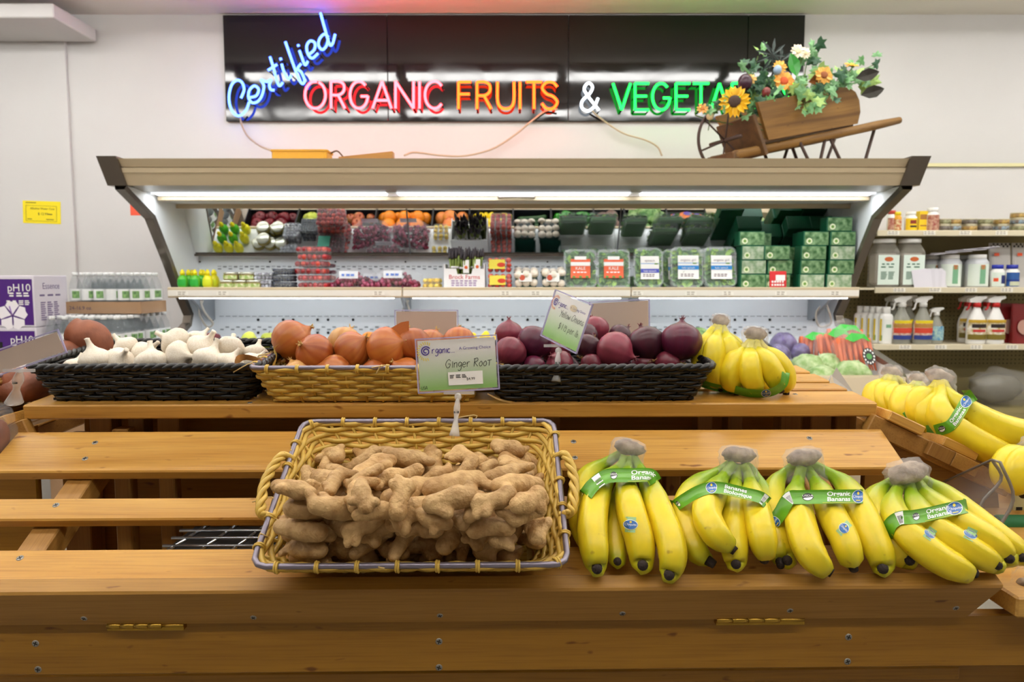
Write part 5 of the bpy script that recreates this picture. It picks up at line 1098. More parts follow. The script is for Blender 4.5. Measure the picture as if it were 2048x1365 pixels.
tpart(MB().box((0, 0, 0), (1.5, .03, .035), .002), 'cross_rail', m_frame, YAW @ T(-.09, 1.345, .885))
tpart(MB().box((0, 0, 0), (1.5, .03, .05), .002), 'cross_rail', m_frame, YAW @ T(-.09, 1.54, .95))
for x in (-.83, .64):
    for y in (1.06, 1.40, 1.62): tpart(MB().box((0, 0, 0), (.05, .05, .72 if y < 1.1 else .9), .002), 'leg', m_post, YAW @ T(x, y, .36 if y < 1.1 else .45))
# right wing: sloping rafter, slats and infill board
WR = YAW @ T(.665, 1.29, .958) @ RY(R(25))
tpart(MB().box((0, 0, 0), (.29, .022, .034), .002), 'wing_rafter', m_raft, WR @ T(.135, -.01, -.022)); tpart(MB().box((0, 0, 0), (.42, .022, .034), .002), 'wing_rafter', m_raft, WR @ T(.20, .45, -.022))
for s0, s1 in ((.01, .08), (.12, .19), (.23, .30), (.34, .41)): tpart(MB().box((0, 0, 0), (s1-s0, .56, .018), .002), 'wing_slat', m_slat, WR @ T((s0+s1)/2, .25, .004))
for i, (s0, s1) in enumerate(((.10, .148), (.148, .20))): tpart(MB().box((0, 0, 0), (s1-s0-.001, .012, .026), .001), 'end_block', m_post if i == 0 else m_raft, WR @ T((s0+s1)/2, -.028, -.018))
M_ = basis((1, 0, 0), (0, 0, 1), (0, -1, 0))
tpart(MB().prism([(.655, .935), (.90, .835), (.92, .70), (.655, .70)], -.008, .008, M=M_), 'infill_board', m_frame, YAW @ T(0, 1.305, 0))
# left wing
WL = YAW @ T(-.865, 1.29, .955) @ RY(R(-22))
tpart(MB().box((0, 0, 0), (.42, .022, .034), .002), 'wing_rafter', m_raft, WL @ T(-.2, -.01, -.022)); tpart(MB().box((0, 0, 0), (.42, .022, .034), .002), 'wing_rafter', m_raft, WL @ T(-.2, .45, -.022))
for s0, s1 in ((.01, .09), (.12, .2), (.23, .31), (.34, .42)): tpart(MB().box((0, 0, 0), (s1-s0, .56, .018), .002), 'wing_slat', m_slat, WL @ T(-(s0+s1)/2, .25, .004))
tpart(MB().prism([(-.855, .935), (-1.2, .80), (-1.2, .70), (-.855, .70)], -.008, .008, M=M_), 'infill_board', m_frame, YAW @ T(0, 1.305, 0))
p = at(2046, 1200, .97); tpart(MB().box((0, 0, 0), (.3, .12, .03), .003), 'side_ledge', m_slat, T(p.x+.135, 1.02, at(2040, 1196, .96).z-.015))
tpart(MB().box((0, 0, 0), (.55, .30, .018), .002), 'side_shelf', m_slat, T(.955, 1.265, .767))
for x_, y_ in ((.72, 1.14), (1.2, 1.14), (1.2, 1.39)): tpart(MB().box((0, 0, 0), (.04, .04, .738), .002), 'side_post', m_post, T(x_, y_, .389))
lz_ = at(2040, 1196, .96).z-.03
for x_ in (.8, .92): tpart(MB().box((0, 0, 0), (.04, .04, lz_-.02), .002), 'side_post', m_post, T(x_, 1.03, lz_/2+.01))
# chrome wire rack lying under the slats
wr = thing('wire_rack', 'chrome wire rack lying inside the table under the slats', 'rack', dw(470, 1075, -.10)); mw = mat('chrome_wire', '#c9cdd2', .2, metal=.9)
for i in range(5): MB().tube([(-.10, -.04+i*.03, i*.002), (.16, -.04+i*.03, i*.002)], .003, 6).obj('long_wire', mw, wr)
for i in range(5): MB().tube([(-.085+i*.05, -.05, -.003), (-.06+i*.05, .09, .004)], .0035, 6).obj('cross_wire', mw, wr)
MB().box((.03, .02, -.015), (.27, .14, .004)).obj('rack_tray', mat('rack_dark', '#3a3733', .5), wr)

# ================================================================== WICKER BASKETS
m_wy = mat('yellow_wicker', '#d6b04c', .42, rvar=.05, noise=.25, nscale=25); m_wk = mat('black_wicker', '#0d0a08', .38, noise=.2); m_rimw = mat('rim_wire', '#8d8592', .3, metal=.6)
def perim(w, d, r, n):
    seg = [(w-2*r), (d-2*r), (w-2*r), (d-2*r)]; arc = PI*r/2; tot = sum(seg)+4*arc; out = []
    for i in range(n):
        s = tot*i/n; x = y = 0
        for k_ in range(4):
            if s <= seg[k_]:
                u = s
                p = [(-w/2+r+u, -d/2), (w/2, -d/2+r+u), (w/2-r-u, d/2), (-w/2, d/2-r-u)][k_]; nn = [(0, -1), (1, 0), (0, 1), (-1, 0)][k_]; out.append((p[0], p[1], nn[0], nn[1])); break
            s -= seg[k_]
            if s <= arc:
                a = s/r; c = [(w/2-r, -d/2+r), (w/2-r, d/2-r), (-w/2+r, d/2-r), (-w/2+r, -d/2+r)][k_]; a0 = [-PI/2, 0, PI/2, PI][k_]+a
                out.append((c[0]+r*math.cos(a0), c[1]+r*math.sin(a0), math.cos(a0), math.sin(a0))); break
            s -= arc
    return out
def basket(name, label, M, m, w=.41, d=.295, bw=.355, bd=.24, h=.066, rows=9, rim='wire', handles=False, stakes=44, loose=True, seed=1):
    rg = random.Random(seed); t = thing(name, label, 'basket', M=M); mb = MB(); sr = h/rows/2*1.02*(1.22 if bd < .2 else 1.05)
    for k_ in range(rows):
        z = .004+sr+(h-.008)*k_/(rows-1)*.97; f = (z/h); W, D = bw+(w-bw)*f, bd+(d-bd)*f; N_ = stakes*4; P = []
        for i, (x, y, nx, ny) in enumerate(perim(W, D, .028, N_)):
            o_ = .0032*math.cos(PI*i/4+PI*(k_ % 2)); P.append((x+nx*o_, y+ny*o_, z+rg.uniform(-.0004, .0004)))
        mb.tube(P, sr, 5, closed=True)
    mb.obj('weave', m, t)
    st = MB(); A, B = perim(bw, bd, .028, stakes), perim(w, d, .028, stakes)
    for a, b in zip(A, B): st.tube([(a[0], a[1], 0), (b[0], b[1], h)], .0026, 5)
    st.obj('stakes', m, t)
    fl = MB(); fl.box((0, 0, .003), (bw-.004, bd-.004, .004))
    for i in range(26): fl.tube([(-bw/2+.01, -bd/2+.01+(bd-.02)*i/25, .006), (bw/2-.01, -bd/2+.01+(bd-.02)*i/25, .006)], .004, 5)
    fl.obj('base', m, t)
    PR = [(x, y, h) for x, y, nx, ny in perim(w, d, .018, 120)]
    if rim == 'wire':
        MB().tube([(x*1.004, y*1.004, h+.002) for x, y, z in PR], .0042, 8, closed=True).obj('rim', m_rimw, t)
        MB().tube([(x*.99, y*.988, h-.003+.0015*math.sin(i)) for i, (x, y, z) in enumerate(PR)], .0036, 6, closed=True).obj('rim_cane', m, t)
        tm = MB().tube([(.0068*math.cos(a), 0, .0068*math.sin(a)) for a in [i*2*PI/10 for i in range(10)]], .0018, 5, closed=True); tm.tube([(.0068*math.cos(a)+.001, .003, .0068*math.sin(a)) for a in [i*2*PI/10 for i in range(10)]], .0018, 5, closed=True); tme = tm.mesh('rim_tie', m)
        for i, (x, y, nx, ny) in enumerate(perim(w, d, .03, 26)): link('rim_tie', tme, t, T(x, y, h) @ RZ(math.atan2(ny, nx)))
    else:
        for ph in (0, PI):
            rp_ = MB(); P = []
            for i, (x, y, nx, ny) in enumerate(perim(w, d, .03, 240)):
                a = i/240*2*PI*40+ph; P.append((x+nx*.0025*math.cos(a), y+ny*.0025*math.cos(a), h+.0025*math.sin(a)))
            rp_.tube(P, .0055, 6, closed=True); rp_.obj('rope_rim', m, t)
    if handles:
        for s in (-1, 1):
            C = catmull([(s*w/2, -.06, h), (s*(w/2+.013), -.055, h+.006), (s*(w/2+.021), 0, h+.010), (s*(w/2+.013), .055, h+.008), (s*w/2, .06, h)], 60)
            for q in range(3):
                P = [c+Vector((.0045*math.cos(i*.42+q*2.09)*s, 0, .0045*math.sin(i*.42+q*2.09))) for i, c in enumerate(C)]
                MB().tube(P, .0038, 6).obj('handle_strand', m, t)
    if loose:
        for i in range(6):
            x, y, nx, ny = perim(w, d, .03, 40)[rg.randrange(40)]
            P = catmull([(x, y, h), (x+nx*.008+rg.uniform(-.01, .01), y+ny*.008, h+.008), (x+nx*.01+rg.uniform(-.03, .03), y+ny*.012, h+rg.uniform(-.01, .014))], 6); MB().tube(P, .0012, 4).obj('loose_fibre', mat('dry_fibre', '#d8b878', .7), t)
    return t
gc_ = dk(820, 1000, .0); GBM = DECK @ T(dk(821, 1135, .066).x, dk(821, 1135, .066).y+.148, .001)
basket('ginger_basket', 'yellow wicker basket with looped handles holding the ginger', GBM, m_wy, handles=True, seed=1, rows=9, stakes=40, bw=.33, bd=.19)
def tierM(px, py, yo=0., rz=0.):                  # basket frame standing on the upper deck, front-bottom edge seen at px,py
    p = onplane(px, py, 0., TIER); return TIER @ T(p.x, p.y+.12+yo, .001) @ RZ(R(rz))
YBM = tierM(742, 806, .002); KGM = tierM(300, 803, .003, .6); KRM = tierM(1194, 804, .003, 1.2)
basket('onion_basket', 'yellow wicker basket of yellow onions on the upper deck', YBM, m_wy, seed=2, rows=8, stakes=40)
basket('garlic_basket', 'black wicker basket of garlic bulbs on the upper deck', KGM, m_wk, rim='rope', loose=False, seed=3, stakes=40)
basket('red_onion_basket', 'black wicker basket of red onions on the upper deck', KRM, m_wk, rim='rope', loose=False, seed=4, stakes=40)
LBM = T(*at(20, 840, 1.34)) @ RZ(R(86)) @ RX(R(-16)) @ T(0.05, .10, -.03)
basket('yam_basket', 'tan wicker basket of sweet potatoes at the left edge', T(-1.055, 1.42, .905) @ RY(R(-20)) @ RZ(R(-8)), mat('tan_wicker', '#a87c38', .5, noise=.25), w=.30, d=.36, bw=.25, bd=.31, h=.07, seed=5)

# ================================================================== GINGER
def remeshed(mb, name, m, vox, smooth=4):
    me = mb.mesh('tmp', m); o = bpy.data.objects.new('tmp', me); COL.objects.link(o)
    r_ = o.modifiers.new('r', 'REMESH'); r_.mode = 'VOXEL'; r_.voxel_size = vox; r_.use_smooth_shade = True
    s_ = o.modifiers.new('s', 'SMOOTH'); s_.iterations = smooth; s_.factor = .5
    dg = bpy.context.evaluated_depsgraph_get(); ev = o.evaluated_get(dg); nm = bpy.data.meshes.new_from_object(ev); bpy.data.objects.remove(o); nm.name = name
    nm.materials.clear(); nm.materials.append(m)
    for p in nm.polygons: p.use_smooth = True
    return nm
m_gin = mat('ginger_skin', '#d0a970', .6, rvar=.14, col2='#a67c46', nscale=38, bump=.7, bscale=150)
m_gcut = mat('ginger_cut', '#cdb488', .7, noise=.4, nscale=60)
def ginger_mesh(seed):
    rg = random.Random(seed); mb = MB(); L = rg.uniform(.045, .072); r0 = rg.uniform(.014, .0185); P = []; n = 4
    a = rg.uniform(-.3, .3); p = Vector((-L/2, 0, 0)); hd = 0.
    for i in range(n):
        rr = r0*rg.uniform(.85, 1.15)*(1 if 0 < i < n-1 else .85); P.append((p.copy(), rr)); hd += rg.uniform(-.35, .35)
        p = p+Vector((math.cos(hd), math.sin(hd), rg.uniform(-.08, .08)))*(L/(n-1))
    def limb(a_, b_, ra, rb):
        K = 9
        for i in range(K):
            t = i/(K-1); q = a_.lerp(b_, t); rr = ra+(rb-ra)*t; rr *= 1+.09*math.cos(t*15); mb.ell(q, (rr, rr, rr*.88), 10, 7)
    for (a_, ra), (b_, rb) in zip(P, P[1:]): limb(a_, b_, ra, rb)
    for i in range(rg.choice((2, 2, 3, 4))):
        q, rr = P[rg.randrange(n)]; ang = rg.choice((-1, 1))*rg.uniform(.8, 1.9); l = rg.uniform(.016, .032); e = q+Vector((math.cos(ang), math.sin(ang), rg.uniform(-.25, .35)))*l; limb(q, e, rr*.8, rr*rg.uniform(.5, .72))
    return remeshed(mb, 'ginger_root', m_gin, .0027, 2)
GM = [ginger_mesh(s) for s in range(12)]
def arr(me):
    a = np.empty(len(me.vertices)*3); me.vertices.foreach_get('co', a); return a.reshape(-1, 3)
GA = [arr(m) for m in GM]
def pile(arrs, n, half, H, place, tries=14, seed=1, soft=92, res=.004, maxtop=9., flatness=.35, tilt=0.):
    rs = np.random.RandomState(seed); gx = int(2*half[0]/res)+1; gy = int(2*half[1]/res)+1; HF = np.array([[H(-half[0]+i*res, -half[1]+j*res) for j in range(gy)] for i in range(gx)])
    for k_ in range(n):
        best = None
        for _ in range(tries):
            vi = rs.randint(len(arrs)); yaw, tx, ty = rs.uniform(0, 6.28), rs.normal(0, flatness), rs.normal(0, flatness); sc = rs.uniform(.76, 1.0)
            Mx = (RZ(yaw) @ RX(tx) @ RY(ty) @ S(sc)); M3 = np.array(Mx.to_3x3()); V = arrs[vi] @ M3.T
            ex = np.abs(V[:, :2]).max(0)
            if (ex > np.array(half)).any(): continue
            c = rs.uniform(-1, 1, 2)*(np.array(half)-ex); ii = ((V[:, 0]+c[0]+half[0])/res).astype(int).clip(0, gx-1); jj = ((V[:, 1]+c[1]+half[1])/res).astype(int).clip(0, gy-1)
            low = np.full((gx, gy), 9.); np.minimum.at(low, (ii, jj), V[:, 2]); msk = low < 8; dz = np.percentile((HF-low)[msk], soft); top = (V[:, 2]+dz).max()
            sc_ = (V[:, 2].mean()+dz)*.883+c[1]*tilt
            if best is None or sc_ < best[0]: best = (sc_, vi, c, dz, Mx, ii, jj, V)
        sc_, vi, c, dz, Mx, ii, jj, V = best; np.maximum.at(HF, (ii, jj), V[:, 2]+dz)
        place(vi, T(c[0], c[1], dz) @ Mx, k_)
# the heap levels itself: deeper at the low front of the tilted basket
def gfloor(x, y): return max(.008, (abs(x)-.170)*1.6, (abs(y)-.103)*1.4)+max(0, abs(x)-.190)*5
def gplace(vi, Mx, k_):
    o = link('ginger_root', GM[vi]); o.matrix_world = GBM @ Mx; tag(o, 'knobbly tan ginger root in the heap filling the yellow wicker basket', 'ginger', 'ginger roots in the basket')
pile(GA, 120, (.1895, .142), gfloor, gplace, seed=8, soft=84, tries=70, tilt=.5)

# ================================================================== ONIONS AND GARLIC
def onion_mesh(name, cols, m, seed, neck=1., squash=.95):
    rg = random.Random(seed); n = 56; A = [rg.random() for _ in range(n)]; B = [rg.random() for _ in range(n)]
    c1, c2, c3 = [lin(c)[:3] for c in cols]
    nk = neck
    pr = [(0, -.93), (.1, -.955), (.18, -.93), (.45, -.84), (.75, -.62), (.93, -.3), (1, .02), (.95, .34), (.8, .6), (.58, .79), (.36, .9), (.2, 1.0), (.12, 1.1), (.085, 1.1+.1*nk), (.10, 1.1+.2*nk), (.03, 1.1+.25*nk)]
    def col(a, t):
        j = int(a/(2*PI)*n) % n; f = A[j]*.55*(1 if t < .9 else .3)+.25*B[(j+int(t*8)) % n]*(math.sin(t*9+j)*.5+.5)
        c = [c1[i]*(1-f)+c2[i]*f for i in range(3)]
        e = max(0, (t-.72)/.28)+max(0, (.12-t)/.12); e = min(1, e*.8)
        return tuple(c[i]*(1-e)+c3[i]*e for i in range(3))
    mb = MB(); mb.lathe([(r, z*squash) for r, z in pr], n, mod=lambda a, t: 1+.012*math.sin(5*a+seed)+.008*math.sin(11*a), col=col)
    return mb.mesh(name, m, True)
m_on = mat('onion_skin', '#c07038', .3, vcol=True, rvar=.12, bump=.12, bscale=90, stretch=(1, 1, .15)); m_tuft = mat('root_tuft', '#8a6a3c', .8); m_tuft2 = mat('root_tuft_pale', '#c9a868', .8); m_skin = mat('loose_skin', '#b8642c', .4, noise=.2)
def tuft_mesh(m, seed, l=.35, n=26, spread=.35):
    rg = random.Random(seed); mb = MB()
    for i in range(n):
        a = rg.uniform(0, 6.28); q = spread*rg.uniform(.3, 1); P = catmull([(0, 0, -.92), (q*.5*math.cos(a), q*.5*math.sin(a), -.97-l*.3), (q*math.cos(a+.5), q*math.sin(a+.5), -.95-l*rg.uniform(.1, .5))], 5); mb.tube(P, .014, 3, cap=False)
    return mb.mesh('root_tuft', m)
def neck_mesh(m, seed):
    rg = random.Random(seed); mb = MB()
    for i in range(9):
        a = rg.uniform(0, 6.28); e = (.16*math.cos(a), .16*math.sin(a), 1.1+rg.uniform(0, .2)); mb.tube(catmull([(.04*math.cos(a), .04*math.sin(a), 1.0), (.08*math.cos(a), .08*math.sin(a), 1.15), e], 5), lambda t: .045*(1-.7*t), 5)
    return mb.mesh('neck', m)
def place_on(meshes, tufts, necks, name, lb, cat, grp, px, py, Y, rpx, axis, i, par=True):
    p = at(px, py, Y); r = rpx*p.y/FPX; z = Vector(axis).normalized(); x = z.orthogonal().normalized(); Mx = basis(x, z.cross(x), z, p) @ RZ(i*1.7) @ S(r)
    o = link(name, meshes[i % len(meshes)]); o.matrix_world = Mx; tag(o, lb, cat, grp); link('root_tuft', tufts[i % len(tufts)], o)
    if necks: link('neck', necks[i % len(necks)], o)
    return o
YO = [onion_mesh('yellow_onion', c, m_on, s, .3) for s, c in enumerate((('#a9521f', '#c67c38', '#a06a30'), ('#a04c1e', '#c98848', '#a87836'), ('#c08240', '#deb06c', '#c09656'), ('#9c481c', '#b86a30', '#94602c')))]
YT = [tuft_mesh(m_tuft, s) for s in range(2)]; YN = [neck_mesh(m_tuft2, s) for s in range(2)]
yos = [(583, 681, 1.40, 42, (.75, .35, .55), 0, 'large yellow onion at the top left of the pile, root end facing out'), (630, 707, 1.36, 39, (-.45, -.75, .5), 3, 'yellow onion with pale neck tuft facing the viewer'), (690, 688, 1.46, 36, (.2, .6, .8), 2, 'pale golden onion peeking out behind the front ones'),
       (704, 700, 1.375, 38, (.75, -.2, .65), 1, 'yellow onion with dry neck at its upper right'), (773, 697, 1.37, 43, (.85, -.35, .35), 0, 'large coppery onion with a loose skin flap on top'), (826, 690, 1.38, 36, (-.3, .5, .8), 3, 'yellow onion half hidden by the ginger card'),
       (862, 688, 1.46, 31, (.3, .5, .8), 1, 'yellow onion behind the ginger card, middle'), (918, 686, 1.46, 34, (0, .6, .8), 0, 'yellow onion behind the ginger card, right'), (668, 748, 1.345, 39, (-.8, -.3, .4), 1, 'yellow onion low at the front rim, left of centre'),
       (749, 752, 1.345, 34, (-.7, -.4, .5), 3, 'yellow onion low at the front rim, centre'), (811, 747, 1.345, 33, (-.7, -.3, .7), 0, 'yellow onion low at the front rim with a curled neck'), (597, 750, 1.345, 33, (-.5, .3, .8), 2, 'yellow onion low at the front rim, far left'),
       (880, 725, 1.37, 38, (.2, .4, .9), 1, 'yellow onion behind the ginger card, low'), (935, 722, 1.38, 36, (.2, .4, .9), 3, 'yellow onion behind the ginger card, low right'), (640, 735, 1.44, 36, (.5, .4, .8), 0, 'yellow onion buried at the back left of the pile'), (740, 735, 1.45, 38, (.5, .4, .8), 1, 'yellow onion buried at the back middle of the pile'), (820, 735, 1.46, 38, (.5, .4, .8), 2, 'yellow onion buried at the back right of the pile'), (585, 728, 1.46, 34, (.1, .4, .8), 3, 'yellow onion buried below the large left onion'), (905, 735, 1.47, 38, (.5, .4, .8), 2, 'yellow onion buried at the far right of the pile')]
flaps = []
for i, (px, py, Y, r, ax, v, lb) in enumerate(yos):
    o = place_on([YO[v]], YT, YN, 'yellow_onion', lb, 'onion', 'yellow onions', px, py, Y, r, ax, i)
    if i == 4:
        a = o.matrix_world.inverted(); Q = [[at(762+q*8, 676-(q*3 if j else 0)+(0 if j == 0 else -16+abs(q-5)*1.6), 1.362+j*.004) for q in range(8)] for j in range(2)]
        mb = MB(); V = [a @ p for row in Q for p in row]; mb.add(V, [(q, q+1, 8+q+1, 8+q) for q in range(7)], 0, True); mb.obj('loose_skin', m_skin, o)
m_ro = mat('red_onion_skin', '#6d1e38', .28, vcol=True, rvar=.2, bump=.12, bscale=80, stretch=(1, 1, .15), noise=.35, nscale=2.2)
RO = [onion_mesh('red_onion', c, m_ro, 10+s, .4) for s, c in enumerate((('#7a2a3c', '#8c3848', '#6a2a30'), ('#5a2434', '#3a2430', '#4a2a2c'), ('#8a3446', '#983e4e', '#7a3a3c'), ('#6a1f38', '#4c1c3c', '#5a2a34')))]
RN = [neck_mesh(mat('red_neck', '#7a3038', .5), s) for s in range(2)]; RT = [tuft_mesh(m_tuft2, s, .5, 30, .5) for s in range(2)]
ros = [(1021, 705, 1.36, 33, (.5, .5, .7), 0, 'red onion at the left beside the ginger card'), (1068, 686, 1.39, 36, (.6, .2, .7), 3, 'red onion with pale root tuft at its lower front'), (1018, 668, 1.45, 28, (0, -.1, 1), 0, 'red onion with dry neck sticking up at the back left'), (1176, 694, 1.38, 27, (.4, .4, .7), 1, 'small dark red onion right of the yellow onion card'),
       (1120, 730, 1.355, 29, (-.5, -.4, .5), 2, 'red onion low behind the clear clip'), (1190, 660, 1.47, 29, (-.2, .6, .8), 2, 'red onion high at the back right of the card'), (1240, 672, 1.47, 24, (.6, .2, .6), 1, 'small dark onion at the back in front of the tan card'), (1228, 702, 1.36, 40, (.85, -.3, -.28), 2, 'large red onion with long neck pointing right'),
       (1293, 688, 1.40, 38, (-.2, .5, .8), 1, 'dark purple onion with a patch of red skin'), (1362, 684, 1.38, 42, (.1, .3, .95), 3, 'largest red onion with shiny streaked side at the right end'), (1184, 730, 1.355, 24, (.3, .5, .7), 0, 'small red onion low at the front rim'), (1335, 728, 1.375, 27, (.5, .4, .7), 0, 'red onion low under the largest one'), (1172, 672, 1.43, 25, (-.5, -.5, .6), 1, 'small onion with pale roots beside the card'),
       (1068, 735, 1.36, 25, (.5, .5, .7), 3, 'red onion low at the front left rim'), (1110, 700, 1.44, 32, (.2, .5, .8), 0, 'red onion hidden behind the yellow onion card'), (1290, 732, 1.40, 27, (.2, .5, .8), 2, 'red onion low in the middle of the pile'), (1240, 735, 1.45, 32, (.2, .5, .8), 3, 'red onion buried at the back'), (1020, 738, 1.40, 27, (.2, .5, .8), 2, 'red onion buried at the left'), (1360, 735, 1.46, 30, (.2, .5, .8), 1, 'red onion buried at the right'), (1130, 738, 1.46, 30, (.2, .5, .8), 1, 'red onion buried at the back middle')]
for i, (px, py, Y, r, ax, v, lb) in enumerate(ros): place_on([RO[v]], RT, RN, 'red_onion', lb, 'onion', 'red onions', px, py, Y, r, ax, i)
m_gar = mat('garlic_skin', '#ece2d2', .5, col2='#ddcfb8', nscale=16, stretch=(1, 1, .3), bump=.15, bscale=60)
def garlic_mesh(seed):
    rg = random.Random(seed); ph = rg.uniform(0, 6); k_ = rg.choice((6, 7, 8)); bx, by = rg.uniform(-.15, .15), rg.uniform(-.15, .15)
    pr = [(0, -.62), (.15, -.68), (.4, -.66), (.75, -.5), (.96, -.2), (1, .05), (.88, .32), (.62, .55), (.36, .72), (.22, .9), (.17, 1.1), (.15, 1.32), (.17, 1.42), (.05, 1.45)]
    mb = MB(); mb.lathe(pr, 40, mod=lambda a, t: 1+.055*abs(math.cos(k_*a/2+ph))*(1 if .1 < t < .75 else .5)+.03*math.sin(2*a+ph)); mb.v = [(x+bx*max(0, z-.5)*1.2, y+by*max(0, z-.5)*1.2, z) for x, y, z in mb.v]; return mb.mesh('garlic_bulb', m_gar)
GGM = [garlic_mesh(s) for s in range(5)]; GT = [tuft_mesh(m_tuft, 7, .35, 40, .28)]
for me in GT:
    for v in me.vertices: v.co.z += .28
gar = [(191, 719, 1.345, 31, (-.15, -.1, 1), 'garlic bulb with upright stem at the left of the pile'), (251, 697, 1.42, 26, (-.6, .1, .6), 'garlic bulb behind with its stem pointing left'), (240, 722, 1.36, 28, (.5, -.4, .4), 'garlic bulb with dry neck facing right'), (303, 724, 1.35, 32, (-.2, .3, .9), 'large garlic bulb at the front rim'), (350, 684, 1.41, 30, (-.8, .1, .4), 'large garlic bulb at the top of the pile'),
       (358, 712, 1.37, 29, (.85, -.4, .1), 'garlic bulb lying with its neck to the right'), (396, 680, 1.45, 22, (.4, .4, .6), 'small garlic bulb at the back'), (405, 697, 1.40, 31, (.75, -.1, .8), 'garlic bulb with tall stem leaning right'), (418, 722, 1.35, 33, (.3, .4, .8), 'large smooth garlic bulb at the front'), (460, 698, 1.39, 29, (-.1, .85, .75), 'garlic bulb with brown root end facing out'),
       (512, 708, 1.40, 24, (0, .5, .8), 'garlic bulb at the right end of the pile'), (508, 726, 1.36, 23, (.6, .3, .6), 'garlic bulb at the right by the onion basket'), (290, 708, 1.42, 27, (.7, -.2, .6), 'garlic bulb in the middle with papery neck'), (455, 728, 1.35, 27, (.4, .4, .8), 'garlic bulb low at the right front'), (150, 735, 1.36, 22, (.2, .4, .8), 'garlic bulb low at the far left'), (330, 735, 1.42, 30, (.2, .4, .8), 'garlic bulb buried in the middle'), (260, 738, 1.40, 28, (.2, .4, .8), 'garlic bulb buried at the left'), (400, 738, 1.43, 30, (.2, .4, .8), 'garlic bulb buried at the right'), (210, 735, 1.44, 28, (.2, .4, .8), 'garlic bulb buried at the back left'), (480, 735, 1.45, 26, (.2, .4, .8), 'garlic bulb buried at the back right')]
for i, (px, py, Y, r, ax, lb) in enumerate(gar): place_on(GGM, GT, None, 'garlic_bulb', lb, 'garlic', 'garlic bulbs', px, py, Y, r, ax, i)
# loose husks
def husk(pts, lb, w_=.008, c='#cf8f4c'):
    Q = catmull([at(*p) for p in pts], 14); mb = MB(); V = []
    for i, q in enumerate(Q):
        a = i*.5; d_ = Vector((math.cos(a)*.5+.3, .3*math.sin(a), .7)).normalized()*w_*(1-abs(i/13-.5)*.9); V += [q+d_, q-d_]
    mb.add(V, [(2*i, 2*i+1, 2*i+3, 2*i+2) for i in range(13)], 0, True); o = mb.obj('dry_husk', mat('husk_'+c.strip('#'), c, .6, noise=.3, nscale=80)); tag(o, lb, 'husk')
husk([(452, 769, 1.293), (462, 752, 1.292), (470, 735, 1.292), (478, 718, 1.296), (500, 716, 1.31), (533, 728, 1.31)], 'dry orange corn-like husk hanging over the garlic basket rim')
husk([(975, 788, 1.285), (1000, 800, 1.285), (1030, 806, 1.283), (1070, 809, 1.281)], 'thin dry strand lying on the top slat', .002, '#c9a060')
husk([(546, 735, 1.335), (552, 712, 1.335), (548, 700, 1.34), (556, 690, 1.34)], 'tuft of dry stalk at the left corner of the onion basket', .007, '#d8b45a')
# sweet potatoes at the left
m_yam = mat('yam_skin', '#9c5a3c', .6, col2='#7d452c', nscale=25, bump=.3, bscale=70, rvar=.15)
def yam(a, b, r, lb):
    a, b = Vector(a), Vector(b); md = (a+b)/2+Vector((.01, 0, .012)); mb = MB(); mb.tube(catmull([a, md, b], 16), lambda t: r*max(.12, math.sin(PI*min(.985, max(.12, t)))**.42)*(1.12-.35*t), 16); o = mb.obj('sweet_potato', m_yam, None); tag(o, lb, 'sweet potato', 'sweet potatoes')
yam(at(145, 660, 1.5), at(212, 722, 1.5), .036, 'large sweet potato standing behind the garlic basket'); yam(at(120, 705, 1.52), at(150, 735, 1.45), .03, 'sweet potato lying behind the left card')
yam(at(-20, 775, 1.36), at(75, 778, 1.36), .032, 'sweet potato in the tan basket at the left edge'); yam(at(20, 790, 1.30), at(100, 775, 1.44), .03, 'sweet potato lying crosswise in the tan basket'); yam(at(-40, 800, 1.3), at(40, 760, 1.5), .03, 'sweet potato at the back of the tan basket'); yam(at(60, 765, 1.5), at(135, 760, 1.5), .03, 'sweet potato beside the garlic basket')
p = at(2, 862, 1.22); t = thing('produce_bag', 'clear plastic produce bag at the left frame edge', 'bag', p); mb = MB(); mb.ell((0, 0, 0), (.02, .03, .045), 16, 12, mod=lambda d: 1+.1*math.sin(9*d.z+4*d.x)); mb.obj('bag_film', m_film, t); mb = MB(); mb.ell((-.004, .0, -.01), (.013, .022, .03), 12, 8); mb.obj('contents', m_yam, t)
# ================================================================== BANANAS
m_ban = mat('banana_skin', '#e8c414', .36, vcol=True, bump=.06, bscale=60)
nt = m_ban.node_tree; b_ = nt.nodes['Principled BSDF']
n_ = nt.nodes.new('ShaderNodeTexNoise'); n_.inputs['Scale'].default_value = 55; n_.inputs['Detail'].default_value = 2
t_ = nt.nodes.new('ShaderNodeTexCoord'); nt.links.new(t_.outputs['Object'], n_.inputs['Vector'])
r_ = nt.nodes.new('ShaderNodeValToRGB'); r_.color_ramp.elements[0].position = .70; r_.color_ramp.elements[1].position = .78; nt.links.new(n_.outputs['Fac'], r_.inputs['Fac'])
mx_ = nt.nodes.new('ShaderNodeMix'); mx_.data_type = 'RGBA'; at_n = [x for x in nt.nodes if x.bl_idname == 'ShaderNodeAttribute'][0]
mm = nt.nodes.new('ShaderNodeMath'); mm.operation = 'MULTIPLY'; mm.inputs[1].default_value = .6; nt.links.new(r_.outputs['Color'], mm.inputs[0]); nt.links.new(mm.outputs[0], mx_.inputs[0])
nt.links.new(at_n.outputs['Color'], mx_.inputs[6]); mx_.inputs[7].default_value = lin('#8a5a1c'); nt.links.new(mx_.outputs[2], b_.inputs['Base Color'])
m_tip = mat('banana_tip', '#2c1f17', .8, bump=.6, bscale=250); m_crown = mat('banana_crown', '#b09a80', .75, col2='#6f553c', nscale=45, bump=.8, bscale=90)
